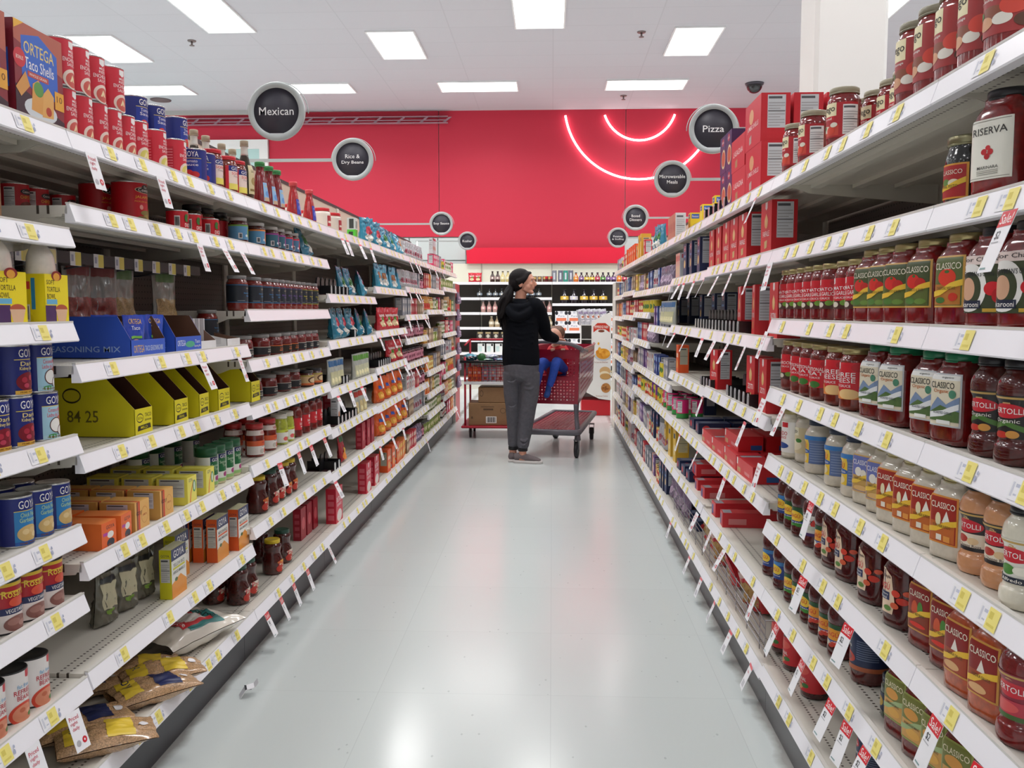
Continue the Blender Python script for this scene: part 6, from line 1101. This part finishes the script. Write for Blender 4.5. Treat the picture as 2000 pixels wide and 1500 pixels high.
m = MB(); perf(m, lambda u, v, o: Vector(((u - .5) * (.41 + .03 * v), 1.12 + .02 * v + o, .63 + .37 * v)), 10, 8, CR, .6, lambda u, v: 1 if v > .88 else 0); m.build('front_panel', cart)
m = MB(); perf(m, lambda u, v, o: Vector(((u - .5) * (.52 - .11 * v), v * 1.12, .49 + .14 * v + o)), 10, 18, CR, .6); m.build('basket_floor', cart)
m = MB(); m.box(-.24, .24, .03, .22, .735, .745, CR); perf(m, lambda u, v, o: Vector(((u - .5) * .48, .24 + .03 * v + o, .74 + .24 * v)), 10, 5, CR, .6); m.build('child_seat', cart)
m = MB(); m.limb([(-.285, .0, .985), (-.28, -.06, 1.02), (-.2, -.1, 1.05), (-.05, -.115, 1.062), (.08, -.115, 1.06), (.2, -.1, 1.045), (.275, -.05, 1.01), (.285, .06, .985)], [(.022, .018), (.02, .018), (.017, .016), (.016, .016), (.016, .016), (.017, .016), (.02, .018), (.022, .018)], CG, 14, ref=(0, 0, 1)); m.build('handle', cart)
m = MB(); m.limb([(.286, .02, 1.0), (.288, .12, .985), (.284, .3, .975), (.282, .36, .96)], [(.014, .02), (.012, .016), (.01, .014), (.008, .01)], CG, 12, ref=(0, 0, 1)); m.build('side_grip', cart)
def cartP(x, y, z): c, s = math.cos(TH), math.sin(TH); return (-.015 + c * x - s * y, 8.2 + s * x + c * y, z)
# ------------------------------------------------------------ people
def finish(o, vox=.006, sm=6):
    r = o.modifiers.new('remesh', 'REMESH'); r.mode = 'VOXEL'; r.voxel_size = vox; r.use_smooth_shade = True
    s = o.modifiers.new('smooth', 'SMOOTH'); s.iterations = sm; s.factor = .5
    return o
SKIN = mat('#c98f78', .5, nz=.06, sc=30); HAIR = mat('#0e0809', .6, nz=.4, sc=160, bump=.25, spec=.18); JK = mat('#070910', .9, nz=.12, sc=90, bump=.15, spec=.15); PANT = mat('#55535a', .9, nz=.12, sc=40, bump=.12)
SHOE = mat('#6d6264', .8, nz=.1, sc=90); SOLE = mat('#cfc8c6', .5)
w = tag(empty('person', (-.27, 7.87, 0)), 'woman in black hooded jacket and grey joggers, looking right, hand on cart handle', 'person')
tq = math.radians(22); REF = (math.cos(tq), -math.sin(tq), 0)
def hand(m, wr, d, up, mt, s=1, curl=.9):           # wrist point, direction along the hand, palm normal
    wr, d, up = Vector(wr), Vector(d).normalized(), Vector(up); up = (up - d * up.dot(d)).normalized(); sd = d.cross(up) * s
    m.limb([wr - d * .02, wr + d * .015, wr + d * .05, wr + d * .085], [(.026, .019), (.03, .016), (.038, .014), (.04, .012)], mt, 12, ref=sd, sub=3)
    for i, (o, L) in enumerate(((-.03, .062), (-.01, .072), (.011, .068), (.03, .052))):
        p = wr + d * (.08 - abs(o) * .15) + sd * o; q = [p]
        a = .25
        for k in range(3):
            a += curl * (.35 + .3 * k); dd = d * math.cos(a) + up * math.sin(a); q.append(q[-1] + dd * L * (.42, .33, .25)[k])
        m.limb(q, [(.0092, .009), (.0088, .0086), (.008, .008), (.0068, .0068)], mt, 8, ref=sd, sub=2)
    t = wr + d * .025 - sd * .028
    m.limb([t, t - sd * .02 + d * .02 + up * .008, t - sd * .022 + d * .045 + up * .024, t - sd * .014 + d * .062 + up * .034], [(.012, .012), (.011, .011), (.0095, .0095), (.008, .008)], mt, 8, ref=sd, sub=2)
rs, ls = (.13, -.05, 1.375), (-.125, .055, 1.375)
re, rw = (.215, .085, 1.14), (.315, .225, 1.085); le, lw = (-.10, .19, 1.13), (.02, .235, 1.09)
m = MB()
m.limb([(-.01, 0, .9), (-.01, .0, 1.1), (-.01, .0, 1.3), (-.01, 0, 1.40)], [(.13, .09), (.12, .085), (.14, .09), (.09, .06)], SKIN, 20, REF)
m.limb([(-.015, 0, 1.38), (-.008, .0, 1.45), (.005, 0, 1.53)], [(.052, .05), (.048, .046), (.05, .048)], SKIN, 16)
for s_, e_, w_ in ((rs, re, rw), (ls, le, lw)): m.limb([s_, e_, w_], [(.045, .045), (.036, .034), (.024, .02)], SKIN, 14)
m.ball((.012, 0, 1.61), (.096, .074, .09), SKIN, n=24); m.ball((.05, 0, 1.565), (.056, .058, .072), SKIN, n=20)
m.limb([(.02, -.045, 1.535), (.07, -.028, 1.508), (.092, 0, 1.503), (.07, .028, 1.508), (.02, .045, 1.535)], [(.018, .022), (.017, .019), (.017, .018), (.017, .019), (.018, .022)], SKIN, 12, ref=(0, 0, 1))
m.limb([(.098, 0, 1.613), (.115, 0, 1.59), (.124, 0, 1.571), (.11, 0, 1.558)], [(.009, .009), (.012, .012), (.015, .014), (.012, .01)], SKIN, 12, ref=(0, 1, 0))
m.ball((.104, 0, 1.544), (.012, .022, .006), SKIN); m.ball((.103, 0, 1.533), (.012, .02, .0065), SKIN)
m.limb([(.088, -.045, 1.618), (.104, -.02, 1.622), (.104, .02, 1.622), (.088, .045, 1.618)], [(.008, .01)] * 4, SKIN, 10, ref=(0, 0, 1))
m.ball((.078, -.036, 1.572), (.022, .022, .022), SKIN); m.ball((.078, .036, 1.572), (.022, .022, .022), SKIN)
m.ball((.055, -.036, 1.548), (.034, .03, .034), SKIN); m.ball((.055, .036, 1.548), (.034, .03, .034), SKIN); m.ball((-.004, -.078, 1.572), (.02, .009, .03), SKIN); m.ball((-.004, .078, 1.572), (.02, .009, .03), SKIN)
hand(m, rw, (.5, .8, -.12), (.1, -.05, -1), SKIN, 1); hand(m, lw, (.35, .8, -.12), (0, 0, -1), SKIN, -1)
for sx, ax, ay in ((-1, -.075, .05), (1, .015, -.02)):
    m.limb([(sx * .07, 0, .9), (sx * .08, .0, .7), ((-.075 if sx < 0 else .048), ay * .5, .46), (ax, ay, .2), (ax, ay, .07)], [(.055, .055), (.05, .05), (.04, .04), (.032, .034), (.034, .038)], SKIN, 16)
m.limb([(-.08, .03, .045), (-.072, .1, .04), (-.06, .2, .03)], [(.035, .03), (.036, .028), (.034, .02)], SKIN, 12); m.limb([(-.01, -.02, .045), (.06, -.035, .04), (.14, -.05, .03)], [(.035, .03), (.036, .028), (.034, .02)], SKIN, 12, ref=(0, 1, 0))
finish(m.build('body', w), .005, 5)
m = MB()   # hair: cap, tied back, wavy tail
m.ball((-.010, 0, 1.62), (.101, .084, .092), HAIR, n=24); m.ball((-.035, 0, 1.585), (.078, .08, .082), HAIR, n=20)
m.limb([(.075, 0, 1.672), (.05, -.045, 1.662), (.025, -.075, 1.62), (-.03, -.08, 1.585)], [(.02, .014), (.026, .016), (.026, .014), (.03, .014)], HAIR, 10)
m.limb([(.075, 0, 1.672), (.05, .045, 1.662), (.025, .075, 1.62), (-.03, .08, 1.585)], [(.02, .014), (.026, .016), (.026, .014), (.03, .014)], HAIR, 10)
m.limb([(-.06, -.02, 1.57), (-.10, -.03, 1.53), (-.125, -.05, 1.47), (-.15, -.06, 1.40), (-.172, -.06, 1.34)], [(.03, .03), (.034, .034), (.04, .036), (.034, .03), (.02, .018)], HAIR, 18)
rh = random.Random(5)
for k in range(16):
    a = rh.uniform(-.035, .035); b_ = rh.uniform(-.03, .02); L = rh.uniform(.0, .14)
    m.limb([(-.08 + a * .3, -.03 + b_ * .5, 1.55), (-.118 + a + .014 * math.sin(k), -.055 + b_, 1.49), (-.145 + a * 1.1 + .022 * math.sin(k * 1.7), -.07 + b_, 1.42), (-.168 + a * .9 - .02 * math.sin(k * 2.3), -.07 + b_, 1.35 - L * .4), (-.172 + a * .6 + .024 * math.sin(k * 1.3), -.075 + b_, 1.30 - L * .8)], [(.01, .01), (.014, .011), (.013, .01), (.011, .009), (.005, .005)], HAIR, 8, sub=6)
finish(m.build('hair', w), .005, 3)
for s in (-1, 1):
    m = MB(); m.ball((.0885, s * .031, 1.598), (.009, .012, .006), mat('#e8e2de', .3), n=14); o = m.build('eye', w)
    m = MB(); m.ball((.0945, s * .031, 1.598), (.0042, .0055, .0055), mat('#2a1a14', .2), n=12); m.build('iris', o)
    m = MB(); m.tube([(.104, s * .016, 1.619), (.101, s * .032, 1.624), (.09, s * .05, 1.618)], [.003, .004, .0015], HAIR, 8); m.build('eyebrow', w)
    m = MB(); m.tube([(.0965, s * .02, 1.6), (.0985, s * .031, 1.6055), (.0905, s * .043, 1.601)], [.001, .0018, .001], HAIR, 6); m.build('eyelashes', w)
m = MB(); m.ball((.1135, 0, 1.5435), (.005, .018, .004), mat('#a8524e', .4)); m.ball((.113, 0, 1.5335), (.005, .016, .0045), mat('#a8524e', .4)); m.build('lips', w)
m = MB()   # jacket
m.limb([(.0, 0, .865), (-.003, 0, .95), (-.005, 0, 1.08), (-.005, 0, 1.22), (-.005, 0, 1.33), (-.01, 0, 1.405), (-.01, 0, 1.44)], [(.168, .128), (.172, .13), (.162, .125), (.162, .122), (.155, .112), (.105, .085), (.065, .06)], JK, 28, REF)
m.limb([(.08, -.035, 1.385), rs, (.185, .02, 1.25), re, (.27, .16, 1.105), (.308, .213, 1.088)], [(.07, .06), (.075, .075), (.062, .066), (.056, .055), (.046, .044), (.038, .036)], JK, 18, ref=(0, 0, 1))
m.limb([(-.08, .035, 1.385), ls, (-.13, .12, 1.25), le, (-.04, .225, 1.1), (.0, .235, 1.09)], [(.07, .06), (.072, .072), (.062, .066), (.056, .055), (.046, .044), (.038, .036)], JK, 18, ref=(0, 0, 1))
m.limb([(-.13, -.01, 1.385), (-.09, -.09, 1.375), (.0, -.115, 1.365), (.08, -.085, 1.39), (.10, -.01, 1.42), (.04, .06, 1.43), (-.07, .06, 1.42), (-.13, -.01, 1.385)], [(.035, .025)] * 8, JK, 14, ref=(0, 0, 1))
m.limb([(-.125, -.055, 1.39), (-.10, -.115, 1.33), (-.02, -.145, 1.285), (.07, -.12, 1.33), (.10, -.06, 1.39)], [(.03, .022), (.036, .026), (.04, .028), (.036, .026), (.03, .022)], JK, 14, ref=(0, 0, 1)); m.ball((-.02, -.10, 1.345), (.105, .04, .055), JK, n=18)
rf = random.Random(9)
for k in range(7):
    z = 1.02 + .05 * k; m.limb([(-.13 + rf.uniform(0, .1), -.105, z), (0, -.128, z + rf.uniform(-.03, .03)), (.11, -.11, z + rf.uniform(-.05, .05))], [(.008, .008), (.012, .01), (.006, .006)], JK, 8)
finish(m.build('hooded_jacket', w), .006, 8)
m = MB()   # joggers
m.limb([(.0, 0, .93), (.0, .0, .86), (.003, .0, .78), (.0, 0, .74)], [(.155, .12), (.163, .13), (.155, .125), (.12, .1)], PANT, 28, REF)
m.limb([(-.075, .02, .8), (-.078, .03, .64), (-.07, .035, .47), (-.068, .045, .3), (-.07, .05, .17), (-.072, .05, .135)], [(.088, .105), (.08, .09), (.068, .075), (.058, .062), (.05, .055), (.042, .045)], PANT, 24)
m.limb([(.078, -.01, .8), (.078, -.01, .64), (.058, -.02, .47), (.038, -.02, .3), (.02, -.02, .17), (.016, -.02, .135)], [(.088, .105), (.084, .09), (.072, .076), (.062, .064), (.053, .056), (.044, .046)], PANT, 24)
for k, (x, z, s) in enumerate(((.05, .74, .05), (.06, .70, .045), (.075, .66, .05), (.06, .52, .04), (.055, .49, .04), (.05, .46, .035), (-.08, .72, .04), (-.075, .5, .035), (.03, .2, .035), (.025, .17, .035))):
    m.limb([(x - s, -.09 if z > .6 else -.075, z + .012), (x, -.105 if z > .6 else -.09, z), (x + s, -.085 if z > .6 else -.075, z + .022)], [(.006, .006), (.011, .01), (.005, .005)], PANT, 8)
finish(m.build('joggers', w), .006, 6)
for x, y in ((-.072, .05), (.016, -.02)):
    m = MB(); m.lathe([(.036, .105), (.043, .108), (.044, .135), (.04, .142)], mat('#0f0f14', .8), 22, T=Matrix.Translation((x, y, 0))); m.build('ankle_cuff', w)
for (x, y, dx, dy) in ((-.082, .02, .1, 1), (-.035, -.015, 1, -.22)):
    d = Vector((dx, dy, 0)).normalized(); sd = Vector((-d.y, d.x, 0)); o0 = Vector((x, y, 0)) - d * .03
    prf = [(0, .018), (.01, .03), (.05, .037), (.11, .036), (.17, .044), (.22, .042), (.252, .028), (.262, .01)]
    L = [o0 + d * a + sd * h for a, h in prf] + [o0 + d * a - sd * h for a, h in prf[::-1]]
    m = MB(); m.prism([(p.x, p.y) for p in L], lambda a, b, q: Vector((a, b, q)), .0, .026, SOLE, True); s0 = m.build('shoe_sole', w)
    m = MB(); m.limb([o0 + d * .012 + Vector((0, 0, .05)), o0 + d * .06 + Vector((0, 0, .055)), o0 + d * .12 + Vector((0, 0, .046)), o0 + d * .19 + Vector((0, 0, .034)), o0 + d * .24 + Vector((0, 0, .028))], [(.033, .034), (.036, .036), (.037, .034), (.039, .026), (.028, .014)], SHOE, 18, ref=sd)
    finish(m.build('shoe_upper', w), .004, 3)
# child in the seat
c = tag(empty('person', cartP(.05, .1, 0)), 'small child with brown hair in blue trousers sitting in the cart seat', 'person')
CS = mat('#d4a08a', .5); CH_ = mat('#6a4a38', .45, nz=.3, sc=110, bump=.3); BLUE = mat('#2a4fb4', .7, nz=.12, sc=60); REDC = mat('#d0202a', .6)
m = MB()
m.limb([(.0, .02, .78), (0, .02, .9), (-.005, -.0, 1.0), (-.01, -.02, 1.06)], [(.08, .065), (.08, .062), (.07, .05), (.028, .028)], CS, 18)
m.ball((-.02, -.03, 1.125), (.066, .075, .07), CS, n=20); m.ball((-.03, -.085, 1.095), (.045, .03, .04), CS, n=14); m.ball((-.035, -.115, 1.095), (.01, .012, .01), CS); m.ball((.047, -.03, 1.11), (.008, .014, .018), CS)
for s in (-1, 1):
    m.limb([(s * .06, .0, 1.0), (s * .085, -.04, .94), (s * .06, -.1, .965)], [(.026, .026), (.022, .022), (.016, .014)], CS, 12)
    m.limb([(s * .06, -.1, .965), (s * .05, -.13, .985), (s * .045, -.15, 1.0)], [(.018, .012), (.016, .009), (.01, .006)], CS, 10)
    for q in range(4): m.limb([(s * .05 + (q - 1.5) * .009, -.135, .99), (s * .045 + (q - 1.5) * .01, -.158, .998), (s * .045 + (q - 1.5) * .01, -.168, .985)], [(.005, .005), (.005, .005), (.004, .004)], CS, 8)
    m.limb([(s * .036, -.11, .975), (s * .03, -.13, .975)], [(.006, .006), (.005, .005)], CS, 8)
KN = {1: [(.05, .0, .80), (-.0, -.12, .875), (-.02, -.165, .86), (-.045, -.17, .76), (-.075, -.175, .66), (-.09, -.18, .61)], -1: [(-.06, .0, .80), (-.13, -.12, .87), (-.155, -.165, .85), (-.175, -.17, .76), (-.195, -.175, .66), (-.205, -.18, .61)]}
for s in (1, -1): m.limb(KN[s], [(.045, .045), (.042, .042), (.04, .042), (.034, .036), (.024, .026), (.02, .02)], CS, 14)
finish(m.build('body', c), .004, 4)
m = MB(); m.ball((-.012, -.015, 1.137), (.072, .078, .07), CH_, n=22); m.ball((.0, .02, 1.11), (.062, .05, .06), CH_, n=16)
for k in range(12): a = k * .52; m.limb([(-.01 + .03 * math.cos(a), -.015 + .03 * math.sin(a), 1.2), (-.01 + .062 * math.cos(a), -.012 + .066 * math.sin(a), 1.165), (-.01 + .07 * math.cos(a), -.01 + .074 * math.sin(a), 1.12)], [(.01, .008), (.012, .007), (.006, .004)], CH_, 8)
finish(m.build('hair', c), .005, 2)
m = MB(); m.limb([(0, .02, .77), (0, .02, .9), (-.004, .0, 1.0), (-.008, -.015, 1.035)], [(.09, .078), (.09, .074), (.078, .06), (.045, .04)], REDC, 20)
for s in (-1, 1): m.limb([(s * .05, .0, 1.0), (s * .088, -.035, .945), (s * .07, -.085, .96)], [(.036, .036), (.032, .032), (.025, .025)], REDC, 12)
finish(m.build('shirt', c), .005, 4)
m = MB()
for s in (1, -1): m.limb(KN[s][:5], [(.05, .05), (.047, .045), (.045, .045), (.038, .04), (.031, .032)], BLUE, 16)
m.limb([(-.07, .02, .79), (.07, .02, .79)], [(.06, .05), (.06, .05)], BLUE, 14, ref=(0, 0, 1)); finish(m.build('trousers', c), .005, 5)
for s in (1, -1):
    m = MB(); p = Vector(KN[s][5]); m.limb([p + Vector((.008, 0, .05)), p, p + Vector((-.01, -.03, -.03)), p + Vector((-.015, -.06, -.04))], [(.026, .028), (.028, .03), (.028, .026), (.018, .014)], mat('#23468c', .8), 14); finish(m.build('sock', c), .004, 3)
# ------------------------------------------------------------ stock cart on the left
s = tag(empty('stock_cart', (-.62, 9.35, 0)), 'red stocking trolley with black tray top behind the woman', 'trolley')
RT_ = mat('#b3122e', .35)
for x in (-.29, .27):
    for y in (0, .6): m = MB(); m.tube([(x, y, .12), (x, y, 1.02 if y else .86)], .011, RT_, 8); m.build('corner_post', s)
m = MB(); m.tube([(-.29, .6, 1.02), (.27, .6, 1.02)], .013, RT_, 8); m.build('push_bar', s)
m = MB(); m.tube([(-.29, 0, .98), (-.29, .6, 1.02)], .009, RT_, 8); m.build('side_bar', s)
m = MB(); m.box(-.32, .3, -.04, .62, .8, .805, BKR); m.tube([(-.33, -.05, .81), (.31, -.05, .81), (.31, .63, .81), (-.33, .63, .81)], .014, BKR, 8, closed=True); m.build('top_tray', s)
m = MB(); m.cbox(-.3, .28, -.02, .62, .57, .6, mat('#dcdcdf', .3), .004); m.build('middle_shelf', s)
m = MB(); m.cbox(-.33, .31, -.05, .65, .11, .135, RT_, .008); m.build('base_deck', s)
for k in range(6): m = MB(); m.tube([(-.28, -.015, .62 + .03 * k), (.27, -.015, .62 + .03 * k)], .0028, RT_, 6); m.build('basket_wire', s)
for k in range(13): m = MB(); m.tube([(-.28 + .0455 * k, -.017, .6), (-.28 + .0455 * k, -.017, .79)], .0028, RT_, 6); m.build('basket_wire', s)
for x in (-.24, .22):
    for y in (.06, .54): caster(s, x, y, .055, .1, BKR, mat('#7a7a80', .4, .5), .11, .026)
def cbx(w_, d_, h_, loc, rz, els, label):
    r = empty('cardboard_box', loc, rz); m = MB(); m.cbox(-w_ / 2, w_ / 2, -d_ / 2, d_ / 2, 0, h_, mat('#94714f', .75, nz=.06, sc=14), .004); m.build('carton', r)
    m = MB(); m.art(lambda u, v, q: Vector((u, -d_ / 2 - q, v)), w_, h_, els, .0006, flat=True); m.box(-w_ / 2, w_ / 2, -.02, .02, h_, h_ + .0008, mat('#b8a080', .2)); m.build('print_and_tape', r); tag(r, label, 'cardboard box')
DKB = '#5f452e'
cbx(.43, .34, .235, (-.665, 9.53, .136), .04, barc(.42, .1, .68, .4) + [R_(.3, .82, .62, .85, DKB), R_(.36, .68, .6, .76, DKB), E_(.84, .66, .07, .12, DKB), E_(.84, .66, .06, .1, '#94714f')] + [R_(.06, .3, .1, .4, DKB)], 'large brown cardboard box with white barcode on the trolley base')
cbx(.34, .3, .165, (-.6, 9.53, .3725), -.03, [E_(.1, .6, .06, .2, DKB), E_(.1, .6, .045, .15, '#94714f')], 'smaller brown cardboard box stacked on the large one')
cbx(.14, .3, .2, (-.375, 9.54, .136), 0, [R_(.2, .2, .5, .4, DKB)], 'narrow brown cardboard box right of the large one')
flatbag((.13, .07, .17, '#2b7f96', [R_(.1, .1, .9, .9, '#2f8aa0')], '', .7, 91), (-.84, 9.42, .806 + .04), .4, 'teal bag lying on the trolley tray at left')
o = empty('food_jar', (-.74, 9.42, .85)); m = MB(); Tm = Matrix.Rotation(PI / 2, 4, 'X'); m.lathe([(0, 0), (.04, .0), (.042, -.01), (.042, -.1), (0, -.1)], SA('#6a4a34'), 22, T=Tm); m.build('glass_body', o)
m = MB(); m.lathe([(0, .016), (.042, .016), (.044, .012), (.044, 0), (0, 0)], PL('#2f6a3a', .3), 22, T=Tm); m.build('lid', o); tag(o, 'jar lying on its side with green lid toward camera', 'jar')
rq = random.Random(3)
for i, (x, y, z, a, col, d) in enumerate(((-.66, 9.42, 0, .3, '#b8dcc4', 'pale green'), (-.6, 9.5, 0, .9, '#3f6fb8', 'mid blue'), (-.55, 9.42, 0, -.3, '#8fb8d8', 'light blue'), (-.49, 9.5, 0, .5, '#e4e6ea', 'white'), (-.44, 9.42, 0, .1, '#2f55a8', 'dark blue'), (-.6, 9.45, .035, .5, '#cfe0ec', 'icy white, upper'), (-.5, 9.45, .035, -.4, '#4a80c4', 'bright blue, upper'))):
    flatbag((.1, .028, .14, col, [R_(.1, .6, .9, .85, '#e9ecf2'), R_(.2, .2, .8, .5, '#3a5a9c')], '', .6, 100 + i), (x, y - .05, .8065 + .018 + z), a, '%s packet in the heap on the trolley tray' % d, 'packet', nm='food_packet')
for i, (x, c_) in enumerate(((-.86, '#e0662c'), (-.81, '#e87838'), (-.765, '#d85a28'), (-.7, '#7f8ea0'), (-.62, '#9aa8b4'), (-.54, '#c8b0b0'), (-.46, '#b08a8a'))):
    o = empty('food_carton', (x, 9.45, .6005)); m = MB(); m.cbox(-.022 if i < 3 else -.035, .022 if i < 3 else .035, -.07, .07, 0, .15 + .008 * (i % 2), PR(c_), .002); m.build('carton', o)
    m = MB(); m.art(lambda u, v, q: Vector((u, -.07 - q, v)), .04, .15, [R_(.1, .1, .9, .3, '#8a3a20'), R_(.2, .5, .8, .7, '#f0d8c4')], .0004, flat=True); m.build('printed_panel', o)
    tag(o, 'upright %s carton in the trolley wire basket, %sfrom left' % ('orange' if i < 3 else 'greyish', ORD[i] or 'first '), 'carton', 'cartons in the trolley basket')
# ------------------------------------------------------------ cookie and cracker display at the end of the right run
d = tag(empty('cardboard_display', (.56, 11.45, 0)), 'white cardboard snack display with bowl of crackers printed on it, red base', 'display stand')
WC = mat('#eceae6', .5)
P = [(-.01, .18), (-.01, 1.28), (.3, 1.5), (.3, .18)]
m = MB(); m.cbox(-.18, .19, -.0, .42, 0, .2, PR('#c81a28'), .003); m.build('red_base', d)
m = MB()
pts = [(-.06, 1.2), (.19, 1.33), (.19, .2), (.04, .22), (-.12, .3), (-.06, .5)]
m.prism(pts, lambda a, b, q: Vector((a, q, b)), -.035, -.031, WC)
f = lambda u, v, q: Vector((.065 + u, -.0355 - q, .2 + v))
els = [('P', [(.1, .83), (.3, .87), (.7, .87), (.92, .83), (.92, .765), (.7, .80), (.3, .80), (.1, .765)], '#c8331f'), T('PEPPERIDGE FARM', .5, .826, .7, .032, '#f4ece4'), E_(.5, .78, .16, .014, '#7a3a20'), E_(.58, .5, .42, .055, '#c4c8cc'), E_(.6, .525, .36, .06, '#e09a2c')]
rb = random.Random(2)
for k in range(26): a = rb.uniform(0, 2 * PI); q = rb.uniform(0, .9); els.append(E_(.6 + .34 * q * math.cos(a), .545 + .05 * q * math.sin(a), .07, .02, ('#f0b040', '#d88a20', '#e8a234')[k % 3]))
els += [E_(.36, .64, .05, .016, '#e8a83c'), E_(.13, .5, .05, .016, '#e8a83c'), T('The Snack that Smiles Back', .5, .43, .7, .016, '#a87a6a'), E_(.7, .33, .28, .05, '#d8b07a'), E_(.68, .3, .24, .03, '#f0e2c0'), E_(.72, .27, .28, .035, '#c89a5c'), E_(.75, .14, .24, .055, '#c08448')]
for k in range(14): a = rb.uniform(0, 2 * PI); q = rb.uniform(0, .9); els.append(E_(.75 + .22 * q * math.cos(a), .14 + .05 * q * math.sin(a), .045, .01, ('#8a5226', '#a8662e')[k % 2]))
els.append(T('Farmhouse Cookies', .55, .05, .6, .016, '#b07a5a'))
m.art(f, .25, 1.13, els, .0006, flat=True); m.build('printed_front_panel', d)
for x in (-.19, .186): m = MB(); m.box(x, x + .004, -.03, .42, .2, 1.18, WC); m.build('side_panel', d)
m = MB(); m.box(-.19, .19, .416, .42, .2, 1.22, WC); m.build('back_sheet', d)
for z in (.5, .75, .98, 1.16): m = MB(); m.box(-.185, .185, -.025, .415, z - .008, z, WC); m.build('display_shelf', d)
for i in range(3):
    cc = flatbag((.1, .06, .14, '#c4c2c8', [E_(.5, .5, .25, .18, '#c8605a')], '', .7, 120 + i), (.43 - .0 , 11.52 + .11 * i, .754), 0, 'silver snack bag on an inner shelf of the display, %s' % ('front', 'middle', 'rear')[i], nm='snack_bag'); cc.rotation_euler = (0, 0, 0)
for i in range(10):
    x = .40 + .068 * (i % 5); y = 11.5 + .13 * (i // 5) + .012 * (i % 5)
    cc = flatbag((.12, .05, .2, '#b9b8c0', [R_(.1, .7, .9, .85, '#8a7a9a'), E_(.5, .5, .28, .13, '#e9e4e6'), E_(.5, .5, .18, .08, '#b86a4a'), R_(.2, .2, .8, .3, '#d8d4da')], '', .6, 130 + i), (x, y, 1.161), 0, 'silver cracker bag standing on the display top, %s row, %sfrom left' % (('front', 'back')[i // 5], ORD[i % 5] or 'first '), 'bag', 'cracker bags on the display', 'snack_bag')
    cc.rotation_euler = (-.1, -.16, .45)
# packs hanging on the end of the left run
for i in range(6):
    for j in range(2):
        K_ = 'b_pl'; o = inst(KIND[K_]['p']); o.location = (-1.122, 10.66 + .12 * j, .42 + .2 * i)
        o.rotation_euler = (0, 0, PI / 2)
        tag(o, 'mauve hanging pack on the side of the left end display, %slevel up, %s column' % (ORD[i] or 'first ', 'near' if j == 0 else 'far'), 'bag', 'hanging packs on the end display')
for k, K in KIND.items():
    if K['p'].name not in USED:
        print('UNUSED', k)
        for c in list(K['p'].children): bpy.data.objects.remove(c)
        bpy.data.objects.remove(K['p'])
